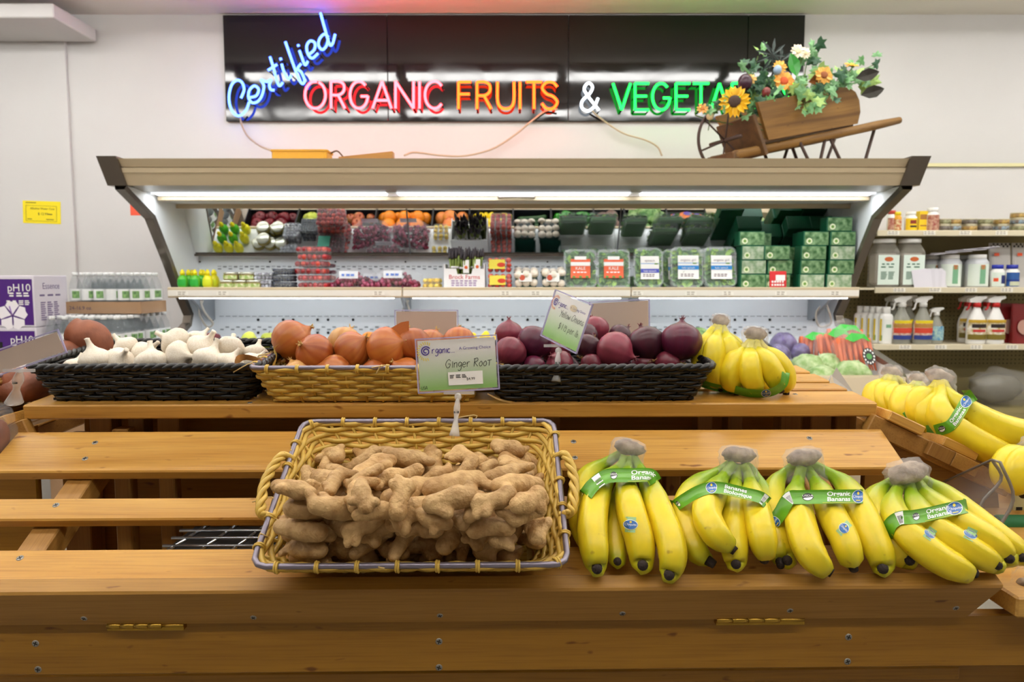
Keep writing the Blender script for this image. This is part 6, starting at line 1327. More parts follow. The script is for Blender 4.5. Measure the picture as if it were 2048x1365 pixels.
m_wrap = mat('crown_film', '#f2eeea', .12, alpha=.2, bump=.8, bscale=70); m_band = mat('band_green', '#5c9c1c', .3, bump=.1, bscale=30); m_lblue = mat('logo_blue', '#1560a8', .35); m_lyel = mat('logo_yellow', '#e8d03a', .4)
m_lw = mat('print_white', '#f4f4f0', .45); m_lk = mat('print_black', '#1c1a1a', .5); m_spale = mat('sticker_green', '#9cc48a', .4)
def banana(P, r, par, inv, green=.4, seed=1, sect=20, K=34):
    rg = random.Random(seed); P = [Vector(p) for p in P]; Q0 = catmull(P, 80); d = [0.]
    for a, b in zip(Q0, Q0[1:]): d.append(d[-1]+(b-a).length)
    L = d[-1]; Q = []; j = 0
    for i in range(K):
        s = L*i/(K-1)
        while j < len(d)-2 and d[j+1] < s: j += 1
        f = (s-d[j])/max(1e-9, d[j+1]-d[j]); Q.append(Q0[j].lerp(Q0[j+1], min(1, f)))
    kx = [0, .08, .18, .29, .42, .54, .7, .84, .92, .965, .985, 1]; ky = [.36, .38, .46, .74, .95, 1.0, 1., .93, .76, .54, .39, .30]
    rad = lambda t: r*float(np.interp(t, kx, ky)); yel, yel2, grn, pale = [np.array(lin(c)[:3]) for c in ('#e6c812', '#efd630', '#86a616', '#b7c43a')]
    V = []; F = []; C = []; t0 = (Q[1]-Q[0]).normalized(); up = Vector((0, -.5, 1)); nrm = (up-t0*up.dot(t0)).normalized(); ph = rg.uniform(0, 1.2)
    for i in range(K):
        t = (Q[min(i+1, K-1)]-Q[max(i-1, 0)]).normalized(); nrm = (nrm-t*nrm.dot(t)).normalized(); bn = t.cross(nrm); u = i/(K-1); rr = rad(u)
        g = green*max(0, min(1, (.56-u)/.36))+green*.4*max(0, min(1, (u-.84)/.1)); g = min(1, g*1.5)
        for q in range(sect):
            a = 2*PI*q/sect; m_ = 1+.055*math.cos(5*(a+ph))+.02*math.cos(10*(a+ph)); V.append(Q[i]+(nrm*math.cos(a)+bn*math.sin(a))*rr*m_)
            gg = min(1, g+green*.35*max(0, math.cos(5*(a+ph)))*.5); c = (yel*(.6)+yel2*.4)*(1-gg)+grn*gg; C.append(tuple(c*(1+rg.uniform(-.03, .03))))
    for i in range(K-1):
        for q in range(sect): F.append((i*sect+q, i*sect+(q+1) % sect, (i+1)*sect+(q+1) % sect, (i+1)*sect+q))
    F.append(tuple(range(sect))); F.append(tuple((K-1)*sect+q for q in range(sect)))
    mb = MB(); mb.add([inv @ v for v in V], F, 0, True, col=C); o = mb.obj('banana', m_ban, par, vcol=True)
    e = Q[-1]; t = (Q[-1]-Q[-3]).normalized(); tp = MB(); tp.tube([inv @ (e-t*.004), inv @ e, inv @ (e+t*.004), inv @ (e+t*.0075)], lambda u: r*.35*(1.05-.22*u), 12); tp.obj('blossom_tip', m_tip, o)
    return o, V, F
def bunch(label, crown, crown_r, bananas, band=None, stickers=(), conv=None, r=.0205, green=.75, seed=1, neckdir=None, grp='wrapped banana bunches', wrap_len=.036):
    """crown: world point; bananas: list of (world point list, radius factor)"""
    rg = random.Random(seed); cr = Vector(crown); t = thing('banana_bunch', label, 'bananas', cr, group=grp); inv = Matrix.Translation(-cr); BV = []; BF = []; per = []
    for i, (P, rf) in enumerate(bananas):
        st = P[0]; P2 = [cr.lerp(st, .35)] + list(P)
        o, V, F = banana(P2, r*rf, t, inv, green*rg.uniform(.75, 1.25), seed*10+i); k = len(BV); BV += V; BF += [tuple(k+x for x in f) for f in F]; per.append(o)
    bvh = BVHTree.FromPolygons(BV, BF)
    m_ = Vector((0, 0, 0))
    for P, rf in bananas: m_ += Vector(P[0])
    ax = (m_/len(bananas)-cr).normalized(); x = (Vector((1, 0, 0))-ax*ax.x).normalized(); B = basis(x, ax.cross(x), ax)
    ph = rg.uniform(0, 6); mb = MB(); mb.ell((0, 0, -.004), (crown_r*.95, crown_r*.6, .0125), 22, 12, mod=lambda d: 1+.10*math.sin(5*d.x+ph)*math.sin(4*d.y+2)+.06*math.sin(11*d.x+7*d.z+ph)); mb.obj('crown', m_crown, t, B)
    W = MB(); pr = [(.0, -.0185), (.5, -.018), (1.0, -.0145), (1.16, -.005), (1.12, .004), (1.10, .014), (1.2, .024), (1.32, wrap_len-.004)]
    W.lathe(pr, 36, mod=lambda a, u: crown_r*.92*(1+.07*math.sin(7*a+12*u+ph)+.05*math.sin(13*a-14*u))*(.66+.34*abs(math.cos(a))), M=Matrix.Identity(4))
    for i, v in enumerate(W.v): W.v[i] = (v[0], v[1], v[2]+(.006*math.sin(3*math.atan2(v[1], v[0])+ph) if v[2] > .028 else 0))
    W.obj('crown_wrap', m_wrap, t, B)
    O = Vector((0, 0, CAMH))
    def hit(px, py):
        d = ray(px, py).normalized(); h = bvh.ray_cast(O, d); return h[3]
    if band:
        path, hw, items = band; n = 44; Q = catmull([(a, b, 0) for a, b in path], n); G = []; rows = 4
        for j in range(rows+1):
            ds = []; ps = []
            for i, q in enumerate(Q):
                tg = (Q[min(i+1, n-1)]-Q[max(i-1, 0)]).normalized(); nn = Vector((-tg.y, tg.x, 0)); 
                if nn.y < 0: nn = -nn
                pp = q+nn*hw*(2*j/rows-1); ps.append(pp); ds.append(hit(pp.x, pp.y))
            known = [(i, d) for i, d in enumerate(ds) if d]
            if not known: known = [(0, (cr-O).length), (n-1, (cr-O).length)]
            hull = []
            for pt in known:
                while len(hull) >= 2 and (hull[-1][1]-hull[-2][1])*(pt[0]-hull[-2][0]) >= (pt[1]-hull[-2][1])*(hull[-1][0]-hull[-2][0]): hull.pop()
                hull.append(pt)
            dd = np.interp(range(n), [h[0] for h in hull], [h[1] for h in hull]); G.append((ps, dd))
        D = np.array([g[1] for g in G]); D = np.minimum(D, D.mean(0)+.004)
        def pt(s, v, off=.0012):
            s = min(max(s, 0), 1)*(n-1); v = min(max(v, 0), 1)*rows; i = min(int(s), n-2); j = min(int(v), rows-1); a, b = s-i, v-j
            def P3(jj, ii): q = G[jj][0][ii]; return O+ray(q.x, q.y).normalized()*(D[jj][ii]-off)
            return (P3(j, i)*(1-a)+P3(j, i+1)*a)*(1-b)+(P3(j+1, i)*(1-a)+P3(j+1, i+1)*a)*b
        V = []; N1 = 50
        for j in range(rows+1):
            row = [pt(i/N1, j/rows) for i in range(N1+1)]
            a, b = row[0], row[-1]; bk = Vector((0, .028, -.006)); V += [a+bk+(a-row[2])*.4]+row+[b+bk+(b-row[-3])*.4]
        NN = N1+3; mb = MB(); mb.add([inv @ v for v in V], [(j*NN+i, j*NN+i+1, (j+1)*NN+i+1, (j+1)*NN+i) for j in range(rows) for i in range(NN-1)], 0, True); bo = mb.obj('tape_band', m_band, t)
        Lp = sum((a-b).length for a, b in zip([Vector(q) for q in Q], [Vector(q) for q in Q][1:])); Hp = 2*hw
        def put(name, VF, s0, v0, m, off, par=bo):           # VF in band-height units, y up
            mb = MB(); mb.add([inv @ pt(s0+x*Hp/Lp, v0-y, off) for x, y, *_ in VF[0]], VF[1]); return mb.obj(name, m, par)
        for it in items:
            k_, s0 = it[0], it[1]
            if k_ == 'bar':
                put('barcode', rectV(-.28, -.46, .28, .46, 2, 3), s0, .5, m_lw, .0016)
                V, F = [], []
                for q in range(11): v_, f_ = rectV(-.22+q*.04, -.38, -.22+q*.04+(.022 if q % 3 else .012), .25, 1, 2); F += [tuple(len(V)+x for x in f) for f in f_]; V += v_
                v_, f_ = rectV(-.2, .3, .2, .38, 1, 1); F += [tuple(len(V)+x for x in f) for f in f_]; V += v_; put('bars', (V, F), s0, .5, m_lk, .002)
            elif k_ == 'usda':
                put('round_mark', ovalV(.27, .27, 20, rings=3), s0, .5, m_lk, .0016); V = [(.23*math.cos(2*PI*i/20), .23*math.sin(2*PI*i/20), 0) for i in range(20)]; V2 = [p for p in V if p[1] <= .0]; put('mark_half', (V2, [tuple(range(len(V2)))]), s0, .5, m_lw, .002); put('lettering', textV('USDA', .2, 'CENTER'), s0, .47, m_lw, .0022)
            elif k_ == 'logo':
                put('oval_logo', ovalV(.5, .47, 26, rings=5), s0, .5, m_lw, .0016); put('logo_field', ovalV(.46, .43, 26, rings=5), s0, .5, m_lblue, .0019); put('lettering', textV('Chiquita', .26, 'CENTER', shear=.15), s0, .58, m_lw, .0022); put('logo_figure', ovalV(.09, .12, 10), s0, .27, m_lyel, .0022); put('logo_dash', rectV(-.18, -.03, .18, .03), s0, .78, m_lyel, .0022)
            elif k_ == 'text':
                for q, ln in enumerate(it[2]): put('lettering', textV(ln, .43, 'LEFT', bold=.008), s0, .44+.38*q, m_lw, .0019)
                put('gold_rule', rectV(0, -.012, 2.1, .012, 8), s0-.03, .93, m_lyel, .0019)
    for (bi, px, py, sx, sy, rot) in stickers:
        def proj_(VF, off):
            V = []
            for x_, y_, *_ in VF[0]:
                a = R(rot); qx = px+x_*sx*math.cos(a)-y_*sy*math.sin(a); qy = py-(x_*sx*math.sin(a)+y_*sy*math.cos(a)); h = hit(qx, qy) or hit(px, py) or (cr-O).length; V.append(inv @ (O+ray(qx, qy).normalized()*(h-off)))
            return V, VF[1]
        so_ = None
        for nm, VF, m, off in (('sticker', rectV(-.7, -1.1, .7, 1.1, 4, 4), m_spale, .0008), ('sticker_oval', ovalV(1, .72, 22, rings=5), m_lw, .0011), ('logo_field', ovalV(.92, .64, 22, rings=5), m_lblue, .0014), ('lettering', ([(x, y-.12, 0) for x, y, z in textV('Chiquita', .48, 'CENTER')[0]], textV('Chiquita', .48, 'CENTER')[1]), m_lw, .0017), ('logo_figure', ovalV(.16, .16, 8, (0, .38)), m_lyel, .0017)):
            v, f = proj_(VF, off); mb = MB(); mb.add(v, f); o = mb.obj(nm, m, per[bi] if so_ is None else so_)
            if so_ is None: so_ = o; 
    return t
def dpath(pts, w0=.05, wm=.062, we=.036):
    n = len(pts); out = []
    for i, (x, y) in enumerate(pts):
        u = i/(n-1); w_ = w0+(wm-w0)*min(1, u/.5) if u < .5 else wm+(we-wm)*((u-.5)/.5)**1.3; out.append(dw(x, y, w_))
    a, b = pts[-2], pts[-1]; L_ = math.hypot(b[0]-a[0], b[1]-a[1]); out[-1] = dw(b[0], b[1], we-.002); e_, q_ = (1, .007) if L_ > 26 else (6, .001); out.append(dw(b[0]+(b[0]-a[0])/L_*e_, b[1]+(b[1]-a[1])/L_*e_, we+q_))
    return out
z5 = lambda P: [(1120+x*.2564, 850+y*.2564) for x, y in P]
z6 = lambda P: [(1520+x*.271, 850+y*.271) for x, y in P]
bunch('front banana bunch nearest the ginger basket, tape with white text', dw(1256, 900, .066), .026, [
    (dpath(z5([(400, 270), (230, 390), (165, 560), (165, 720), (190, 900)]), .04, .035, .026), .95),
    (dpath(z5([(470, 330), (350, 430), (275, 600), (255, 800), (275, 1000), (288, 1120)])), 1.04),
    (dpath(z5([(500, 400), (450, 650), (435, 900), (448, 1065)]), .03, .024, .024), .8),
    (dpath(z5([(530, 330), (515, 470), (565, 700), (625, 900), (645, 1095)])), 1.03),
    (dpath(z5([(610, 320), (700, 480), (785, 700), (862, 900), (880, 1060), (852, 1170)])), 1.02)],
    band=(z5([(200, 545), (260, 470), (345, 410), (430, 395), (560, 395), (700, 395), (745, 450)]), 14, [('bar', .25), ('usda', .48), ('text', .66, ('Organic', 'Bananas'))]), stickers=((3, 1261, 1050, 15, 14, -4),), seed=1)
bunch('second front banana bunch, tape reading Bananes Biologique', dw(1477, 915, .07), .028, [
    (dpath(z5([(1270, 350), (1080, 470), (975, 650), (1005, 850), (1080, 1000), (1150, 1055)]), .045, .042, .03), .98),
    (dpath(z5([(1290, 390), (1210, 520), (1140, 680), (1195, 820), (1270, 905), (1315, 945)]), .055, .08, .058), .98),
    (dpath(z5([(1375, 400), (1360, 600), (1350, 800), (1358, 980), (1372, 1085)]), .05, .052, .034), .96),
    (dpath(z5([(1470, 400), (1515, 600), (1560, 800), (1590, 950), (1592, 1010)]), .052, .065, .042), 1.0),
    (dpath(z5([(1510, 370), (1590, 550), (1650, 800), (1695, 970), (1712, 1055)]), .045, .035, .026), .85)],
    band=(z5([(905, 630), (960, 590), (1080, 520), (1190, 490), (1290, 500), (1440, 535), (1560, 565), (1620, 610)]), 12, [('usda', .05), ('logo', .42), ('text', .56, ('Bananes', 'Biologique')), ('bar', .92)]), seed=2)
bunch('third front banana bunch with Organic Bananas tape and blue oval logo', dw(1607, 920, .068), .028, [
    (dpath(z6([(215, 330), (120, 430), (95, 600), (135, 850), (200, 1000)]), .042, .036, .026), .98),
    (dpath(z6([(285, 400), (265, 520), (285, 700), (345, 900), (425, 1020), (478, 1060)])), 1.04),
    (dpath(z6([(370, 360), (455, 500), (545, 700), (622, 850), (662, 970), (678, 1020)]), .05, .058, .036), .98),
    (dpath(z6([(450, 330), (610, 430), (715, 600), (800, 780), (878, 950), (906, 1060)]), .05, .058, .034), 1.02)],
    band=(z6([(95, 730), (150, 650), (215, 545), (290, 535), (480, 532), (640, 530), (760, 530)]), 14, [('logo', .03), ('bar', .34), ('usda', .56), ('text', .68, ('Organic', 'Bananas')), ('logo', .95)]), stickers=((2, 1688, 1057, 11, 14, -45),), seed=3)
bunch('rightmost front banana bunch fanned to the right with green tape', dw(1814, 950, .066), .030, [
    (dpath(z6([(960, 430), (870, 500), (840, 620), (920, 780), (1000, 930), (1100, 1000)]), .042, .036, .026), 1.0),
    (dpath(z6([(1030, 450), (985, 560), (1000, 680), (1110, 825), (1300, 975), (1460, 1065), (1535, 1085)])), 1.03),
    (dpath(z6([(1100, 430), (1135, 560), (1235, 715), (1400, 840), (1600, 955), (1745, 1035)]), .05, .062, .036), .98),
    (dpath(z6([(1160, 425), (1245, 540), (1400, 675), (1580, 790), (1745, 895), (1835, 985)]), .05, .058, .034), .98),
    (dpath(z6([(1215, 415), (1330, 485), (1480, 620), (1680, 780), (1845, 900), (1925, 975)]), .048, .048, .03), .98)],
    band=(z6([(930, 830), (960, 740), (1030, 690), (1140, 680), (1250, 660), (1400, 625), (1530, 600)]), 14, [('bar', .34), ('usda', .52), ('text', .64, ('Organic', 'Bananas')), ('logo', .88)]), stickers=((2, 1860, 1068, 13, 11, -35), (3, 1941, 1069, 15, 11, -25)), seed=4)
# upper deck: two bunches standing on their tips
def wp(pts): return [at(*p) for p in pts]
bunch('banana bunch standing on the upper deck beside the red onions', at(1441, 646, 1.41), .018, [
    (wp([(1420, 668, 1.40), (1408, 700, 1.385), (1403, 735, 1.385), (1412, 768, 1.40)]), .95), (wp([(1436, 668, 1.395), (1428, 700, 1.365), (1428, 740, 1.36), (1440, 774, 1.375)]), 1.), (wp([(1449, 666, 1.40), (1462, 700, 1.37), (1466, 735, 1.365), (1462, 775, 1.38)]), 1.), (wp([(1452, 668, 1.42), (1475, 700, 1.43), (1482, 740, 1.43), (1470, 775, 1.42)]), .9)],
    band=([(1398, 766), (1425, 774), (1455, 780), (1478, 778)], 7, []), seed=5, r=.022, green=.2)
bunch('banana bunch with taped brown crown on the upper deck at the right', at(1510, 672, 1.37), .023, [
    (wp([(1488, 700, 1.365), (1470, 725, 1.345), (1462, 755, 1.34), (1472, 782, 1.35)]), .98), (wp([(1500, 702, 1.355), (1500, 730, 1.325), (1503, 758, 1.32), (1516, 782, 1.335)]), 1.), (wp([(1515, 700, 1.355), (1533, 725, 1.33), (1548, 752, 1.325), (1560, 778, 1.335)]), .98), (wp([(1528, 698, 1.365), (1552, 720, 1.35), (1570, 750, 1.35), (1572, 785, 1.355)]), .9), (wp([(1508, 700, 1.385), (1510, 730, 1.41), (1520, 760, 1.41), (1540, 782, 1.40)]), .9)],
    band=([(1470, 780), (1500, 787), (1540, 786), (1566, 770), (1572, 745)], 8, [('logo', .45)]), seed=6, r=.021, green=.2)
# right wing: bunches lying with their tips to the right
bunch('banana bunch at the back of the right wing', at(1782, 748, 1.62), .024, [
    (wp([(1768, 762, 1.61), (1748, 785, 1.58), (1750, 815, 1.56), (1775, 835, 1.56)]), 1.), (wp([(1778, 765, 1.60), (1765, 790, 1.56), (1775, 822, 1.54), (1800, 845, 1.54)]), 1.), (wp([(1788, 765, 1.60), (1785, 795, 1.54), (1800, 825, 1.52), (1830, 850, 1.52)]), 1.), (wp([(1798, 762, 1.61), (1815, 785, 1.6), (1840, 810, 1.6), (1880, 835, 1.6)]), .95)], seed=7, r=.022, green=.3)
bunch('banana bunch in the middle of the right wing, small crown showing', at(1836, 762, 1.52), .02, [
    (wp([(1825, 775, 1.51), (1805, 795, 1.47), (1805, 825, 1.44), (1830, 850, 1.44)]), 1.05), (wp([(1836, 778, 1.50), (1825, 805, 1.45), (1840, 840, 1.42), (1875, 862, 1.42)]), 1.05), (wp([(1845, 775, 1.51), (1865, 800, 1.5), (1890, 830, 1.5), (1930, 855, 1.5)]), 1.)], band=([(1812, 822), (1825, 838), (1845, 848)], 9, [('logo', .5)]), seed=8, r=.0225, green=.35)
bunch('front banana bunch on the right wing with blue oval logo tape', at(1880, 757, 1.40), .026, [
    (wp([(1862, 782, 1.385), (1838, 800, 1.37), (1838, 830, 1.36), (1870, 850, 1.36)]), .95), (wp([(1872, 785, 1.375), (1852, 815, 1.35), (1860, 845, 1.34), (1900, 865, 1.34), (1960, 890, 1.34)]), .95), (wp([(1882, 788, 1.365), (1878, 820, 1.325), (1895, 850, 1.305), (1940, 880, 1.295), (1990, 902, 1.295), (2030, 905, 1.295)]), 1.15), (wp([(1892, 782, 1.375), (1915, 805, 1.345), (1960, 840, 1.325), (2010, 862, 1.315), (2060, 870, 1.315), (2100, 862, 1.315)]), 1.2)],
    band=([(1872, 862), (1900, 852), (1918, 828), (1935, 800), (1948, 790)], 12, [('usda', .1), ('text', .3, ('Organic', 'Bananas')), ('logo', .72)]), seed=9, r=.0235, green=.18)
bunch('banana bunch cut off by the right frame edge below the others', at(2075, 892, 1.25), .024, [
    (wp([(2060, 905, 1.245), (2025, 920, 1.225), (2010, 945, 1.215), (2022, 975, 1.215)]), 1.05), (wp([(2070, 910, 1.235), (2040, 930, 1.205), (2032, 960, 1.195), (2045, 985, 1.195)]), 1.1)], seed=10, r=.0235, green=.5)
# ================================================================== ACRYLIC SCOOP BIN AND GREEN TUBE AT THE RIGHT
m_acr = mat('smoky_acrylic', '#b9b4ae', .06, alpha=.22); m_edge = mat('acrylic_edge', '#8f8880', .12, alpha=.75)
ab = thing('acrylic_bin', 'clear acrylic scoop bin beside the right banana bunch', 'bin', at(1960, 1060, 1.16)); ai = Matrix.Translation(-ab.location)
La = catmull([at(1880, 968, 1.30), at(1878, 1000, 1.28), at(1868, 1040, 1.26), at(1890, 1068, 1.25)], 12); Lb = catmull([at(1984, 920, 1.17), at(2003, 958, 1.17), at(1966, 1002, 1.17), at(1953, 1040, 1.17)], 12)
Lc = catmull([at(2000, 925, 1.12), at(2027, 995, 1.12), at(1998, 1055, 1.12), at(1985, 1075, 1.12)], 12)
mb = MB(); mb.add([ai @ v for v in La+Lb], [(i, i+1, 13+i, 12+i) for i in range(11)], 0, True); mb.obj('scoop_sheet', m_acr, ab)
mb = MB(); mb.add([ai @ v for v in Lb+Lc], [(i, i+1, 13+i, 12+i) for i in range(11)], 0, True); mb.obj('side_sheet', m_acr, ab)
for P in (Lb, Lc): MB().tube([ai @ v for v in P], .0028, 6).obj('sheet_edge', m_edge, ab)
MB().tube([ai @ La[0], ai @ Lb[0], ai @ Lc[0]], .0022, 6).obj('sheet_edge', m_edge, ab)
a, b = at(1995, 1046, 1.22), at(2250, 1046, 1.22); gt = thing('green_tube', 'green padded tube lying at the right frame edge', 'tube', a); MB().tube([(0, 0, 0), b-a], .0135, 16).obj('tube_body', mat('green_pad', '#2f7d4c', .5), gt); MB().tube([(-.003, 0, 0), (.004, 0, 0)], .0115, 16).obj('tube_end', mat('green_pad_dark', '#1d4a30', .6), gt)
pa = at(2036, 1010, 1.30); t = thing('price_card_strip', 'cream price card strip behind the acrylic bin', 'card', pa); MB().box((.05, 0, .028), (.12, .004, .09), .001).obj('strip', mat('strip_cream', '#d8cf9a', .5), t); mb = MB(); bars(mb, T(-.005, -.0026, -.02) @ RX(PI/2), .03, .006, 2, 2); mb.obj('strip_print', m_ink, t)
p = at(2044, 1165, 1.0); t = thing('plastic_bag', 'crumpled clear plastic bag beside the front lip end', 'bag', p); mb = MB(); mb.ell((.005, 0, 0), (.016, .02, .022), 18, 12, mod=lambda d: 1+.15*math.sin(11*d.x+5*d.z)); mb.obj('bag_film', m_film, t); mb = MB(); mb.ell((.006, .004, -.006), (.009, .012, .01), 10, 8); mb.obj('contents', m_crown, t)
mb = MB(); t = thing('card_tent', 'grey bent card holder between table and cabbages', 'card holder', at(1680, 780, 1.6))
a_, b_, c_, d_ = [at(*q)-t.location for q in ((1648, 778, 1.58), (1664, 752, 1.62), (1673, 735, 1.62), (1710, 790, 1.58))]
mb.add([a_, b_, b_+Vector((.012, .03, 0)), a_+Vector((.02, .03, -.01))], [(0, 1, 2, 3)]); mb.add([b_, c_, d_, a_+Vector((.03, 0, -.012))], [(0, 1, 2, 3)]); mb.obj('bent_card', mat('grey_card', '#a8a39c', .4), t)
# ================================================================== SIGN CARDS
SF = {'G': [[(.62, .8), (.4, 1), (.12, .75), (.05, .35), (.25, .0), (.5, .1), (.58, .45), (.32, .45)]], 'i': [[(.1, .6), (.12, 0)]], 'I': [[(.1, .75), (.12, 0)]], 'n': [[(.05, .6), (.07, 0)], [(.07, .4), (.25, .6), (.38, .5), (.4, 0)]], 'g': [[(.4, .55), (.2, .62), (.05, .35), (.2, .1), (.4, .3), (.42, .55), (.4, -.2), (.2, -.4), (.02, -.28)]],
      'e': [[(.05, .3), (.4, .35), (.3, .6), (.1, .5), (.05, .2), (.2, 0), (.42, .1)]], 'r': [[(.05, .6), (.08, 0)], [(.08, .35), (.2, .6), (.38, .58)]], 'R': [[(.1, 0), (.12, 1)], [(.02, .9), (.45, 1), (.5, .7), (.1, .5)], [(.15, .5), (.55, 0)]], 'o': [[(.25, .6), (.05, .3), (.2, 0), (.42, .2), (.35, .55), (.22, .6)]], 'T': [[(.0, .65), (.5, .7)], [(.25, .68), (.22, 0)]],
      'Y': [[(0, .9), (.2, .55), (.45, .95)], [(.35, .75), (.1, -.15)]], 'l': [[(.1, .95), (.05, .1), (.15, 0)]], 'w': [[(.02, .55), (.1, 0), (.25, .4), (.35, 0), (.52, .6)]], 'O': [[(.35, 1), (.05, .55), (.2, .03), (.55, .25), (.6, .8), (.35, 1)]], 's': [[(.35, .55), (.1, .55), (.15, .32), (.35, .2), (.2, 0), (.02, .08)]], '$': [[(.4, .8), (.1, .8), (.12, .5), (.4, .4), (.35, .1), (.05, .1)], [(.25, 1), (.22, -.1)]],
      '1': [[(.1, .9), (.1, 0)]], '9': [[(.35, .75), (.1, .8), (.1, .5), (.35, .6), (.3, .05)], [(.05, .0), (.4, .0)]], '/': [[(.15, .6), (.02, -.1)]], 'p': [[(.05, .5), (.05, -.3)], [(.05, .45), (.35, .5), (.3, .1), (.07, .1)]], 'b': [[(.05, .9), (.07, 0), (.3, .05), (.32, .4), (.08, .4)]], 'U': [[(.05, .8), (.05, .2), (.25, 0), (.45, .2), (.45, .8)]], 'S': [[(.4, .8), (.1, .8), (.1, .5), (.4, .4), (.35, .05), (.02, .1)]], 'A': [[(0, 0), (.25, .85), (.5, 0)], [(.1, .3), (.42, .3)]],
      'a': [[(.38, .5), (.15, .6), (.04, .25), (.2, 0), (.38, .2), (.4, .55), (.42, 0)]], 'c': [[(.38, .5), (.15, .58), (.04, .25), (.2, 0), (.42, .1)]], '.': [[(.05, 0), (.12, .03)]], ' ': [], '-': [[(0, .3), (.3, .32)]], 'm': [[(.05, .55), (.07, 0)], [(.07, .4), (.2, .58), (.27, .4), (.28, 0)], [(.28, .4), (.42, .58), (.5, .4), (.5, 0)]]}
SWD = {' ': .3, 'i': .22, 'I': .25, 'l': .25, '1': .22, '.': .2, '/': .25, 'w': .62, 'O': .72, 'G': .75, 'R': .65, 'Y': .5, 'U': .58, 'A': .6}
def hand(txt, h, w, slant=.12):
    x = 0; L = []
    for ch in txt:
        for ln in SF[ch]: L.append([((x+a+slant*b)*h, b*h) for a, b in ln])
        x += SWD.get(ch, .52)
    return strokeV(L, w), x*h
m_cardm = bpy.data.materials.new('card_print_gradient'); m_cardm.use_nodes = True; nt = m_cardm.node_tree
tc_ = nt.nodes.new('ShaderNodeTexCoord'); sx_ = nt.nodes.new('ShaderNodeSeparateXYZ'); mr_ = nt.nodes.new('ShaderNodeMapRange'); rp_ = nt.nodes.new('ShaderNodeValToRGB')
nt.links.new(tc_.outputs['Object'], sx_.inputs[0]); nt.links.new(sx_.outputs['Y'], mr_.inputs['Value']); mr_.inputs['From Min'].default_value = 0; mr_.inputs['From Max'].default_value = .095; nt.links.new(mr_.outputs[0], rp_.inputs['Fac'])
rp_.color_ramp.elements[0].color = lin('#7fb54a'); rp_.color_ramp.elements[0].position = .08; rp_.color_ramp.elements[1].color = lin('#e4e2dd'); rp_.color_ramp.elements[1].position = .72
nt.links.new(rp_.outputs['Color'], nt.nodes['Principled BSDF'].inputs['Base Color']); nt.nodes['Principled BSDF'].inputs['Roughness'].default_value = .45
m_slv = mat('card_sleeve', '#f2f0fa', .05, alpha=.10); m_slve = mat('sleeve_edge', '#b9b2d6', .12, alpha=.6); m_cback = mat('card_back', '#b9a390', .5); m_pur2 = mat('logo_purple', '#4a3590', .45); m_sun = mat('sun_yellow', '#e8cf3a', .5); m_sun2 = mat('sun_orange', '#e8843a', .5); m_pen = mat('pen_ink', '#26261f', .5); m_bpen = mat('show_through', '#9a8a7c', .6)
m_clip = mat('clip_plastic', '#f0efec', .08, alpha=.38); m_clipd = mat('clip_label', '#4a4a48', .5)
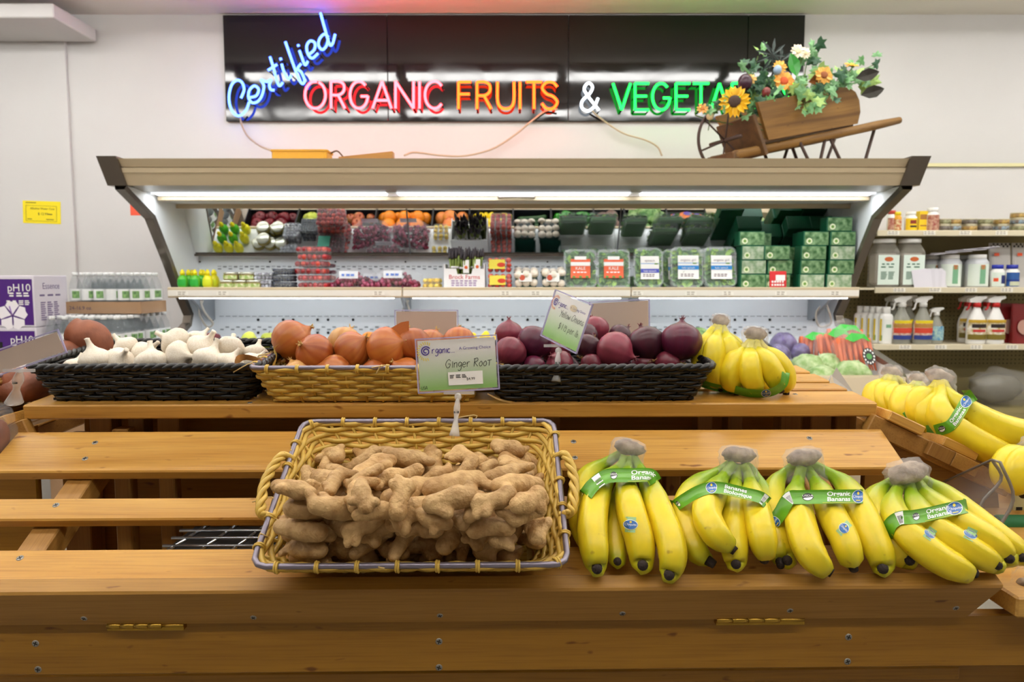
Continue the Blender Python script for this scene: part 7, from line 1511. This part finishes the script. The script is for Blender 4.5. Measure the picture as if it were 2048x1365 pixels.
def card(label, BL, BR, TL, kind, clip_to=None, sun=m_sun):
    BL, BR, TL = Vector(BL), Vector(BR), Vector(TL); x = (BR-BL); W = x.length; x = x.normalized(); y = TL-BL; y = (y-x*y.dot(x)); Hh = y.length; y = y.normalized(); z = x.cross(y); M = basis(x, y, z, BL); t = thing('sign_card', label, 'sign', M=M); g = .004
    k = W/.135
    MB().box((W/2, Hh/2, 0), (W-2*g, Hh-2*g, .0006)).obj('card_paper', m_cardm if kind in ('ginger', 'yellow') else m_cback, t)
    MB().box((W/2, Hh/2, 0), (W, Hh, .0024)).obj('sleeve', m_slv, t)
    e = MB(); [e.box(c, s_) for c, s_ in (((W/2, g/4, 0), (W, g/2, .003)), ((W/2, Hh-g/4, 0), (W, g/2, .003)), ((g/4, Hh/2, 0), (g/2, Hh, .003)), ((W-g/4, Hh/2, 0), (g/2, Hh, .003)))]; e.obj('sleeve_edge', m_slve, t)
    zz = .0014
    def put(nm, VF, xx, yy, m, s=1.): mb = MB(); flat(mb, VF, T(xx, yy, zz) @ S(s), 0); return mb.obj(nm, m, t)
    if kind in ('ginger', 'yellow'):
        cx, cy = W*.125, Hh*.76
        sp_ = [(.0082*k*(.25+.75*i/20)*math.cos(-i*.55-1), .0082*k*(.25+.75*i/20)*math.sin(-i*.55-1)) for i in range(21)]; put('logo_spiral', strokeV([sp_], .0019*k, 60), cx, cy, m_pur2)
        rays = [[(.0105*k*math.cos(a), .0112*k*math.sin(a)), (.0145*k*math.cos(a+.1), .016*k*math.sin(a+.1))] for a in [PI*.3+i*PI*.09 for i in range(15)]]; put('logo_rays', strokeV(rays, .0013*k), cx, cy, sun)
        VF, l_ = hand('rganic...', .0112*k, .0011*k, .1); put('lettering', VF, cx+.0095*k, cy-.004*k, m_pur2, 1.)
        put('lettering', textV('A Growing Choice', .0068*k), W*.53, cy, m_pur2)
        if kind == 'ginger':
            VF, l_ = hand('GInger RooT', .0135, .0009); put('handwriting', VF, W*.35, Hh*.44, m_pen); VF, l_ = hand('-USA', .0062, .0006); put('handwriting', VF, W*.02, Hh*.07, m_pen)
            st = put('price_sticker', rectV(W*.38, Hh*.12, W*.80, Hh*.36, 1, 1), 0, 0, m_pap); mb = MB(); bars(mb, T(W*.40, Hh*.25, zz+.0003), W*.22, .0012, 3, 3); mb.obj('sticker_print', m_pen, st); mb = MB(); flat(mb, textV('$4.99', .0062), T(W*.6, Hh*.2, zz+.0003)); mb.obj('price', m_pen, st)
        else:
            VF, l_ = hand('Yellow Onions', .0125, .0008); put('handwriting', VF, W*.32, Hh*.54, m_pen); VF, l_ = hand('$ 1 19 per lb', .0125, .0008); put('handwriting', VF, W*.38, Hh*.3, m_pen)
            put('paper_tear', ovalV(.011, .006, 12), W*.6, cy+.002, mat('torn_paper', '#d3c5a8', .7))
    else:
        VF, l_ = hand('Organic...', .012*k, .0007*k); mb = MB(); flat(mb, VF, T(W*.92, Hh*.72, zz) @ S(-1, 1, 1)); mb.obj('show_through', m_bpen, t)
        if kind == 'left':
            for q, (tx, yy) in enumerate((('Yams', .45), ('$1 9', .2))): VF, l_ = hand(tx, .016, .0009); mb = MB(); flat(mb, VF, T(W*.62, Hh*yy, zz) @ S(-1, 1, 1)); mb.obj('show_through', m_bpen, t)
    if clip_to is not None:
        a, b = Vector(clip_to[0]), Vector(clip_to[1]); c = thing('sign_clip', 'clear plastic clip holding '+label, 'clip', b); ci = Matrix.Translation(-b); ax = (b-a); n = 10
        MB().ell(ci @ a, (.0062, .0062, .0062), 14, 10).obj('ball_joint', m_clip, c)
        P = [a.lerp(b, i/n) for i in range(n+1)]; MB().tube([ci @ p for p in P], lambda u: .0045+.0045*math.sin(PI*min(1, u*1.6))**2 if u < .6 else .0055+.009*(u-.6)/.4, 14, flat=.62).obj('clip_body', m_clip, c)
        q = ci @ a.lerp(b, .38); MB().box((q.x, q.y-.0065, q.z), (.008, .001, .0035)).obj('clip_label', m_clipd, c)
        MB().box(tuple((M @ Vector((W/2, -.002, 0)))-b), (.05, .004, .005)).obj('card_gripper', m_clip, c)
card('white and green ginger root price card above the ginger basket', at(836, 788, 1.17), at(1000, 779, 1.17), at(832, 678, 1.175), 'ginger', (at(916, 794, 1.168), at(909, 872, 1.150)))
card('angled white and green yellow onions price card among the red onions', at(1081, 672, 1.36), at(1153, 709, 1.262), at(1097, 573, 1.375), 'yellow', (at(1117, 702, 1.29), at(1112, 764, 1.272)), m_sun2)
card('tan back of a price card behind the yellow onions', at(917, 700, 1.60), at(790, 700, 1.60), at(915, 620, 1.60), 'back')
card('tan back of a price card behind the red onions', at(1300, 690, 1.62), at(1180, 700, 1.55), at(1300, 598, 1.62), 'back')
card('grey-tan back of a tilted price card at the left frame edge', at(135, 706, 1.16), at(-60, 772, 1.16), at(146, 648, 1.16), 'left', (at(40, 740, 1.17), at(28, 805, 1.20)))
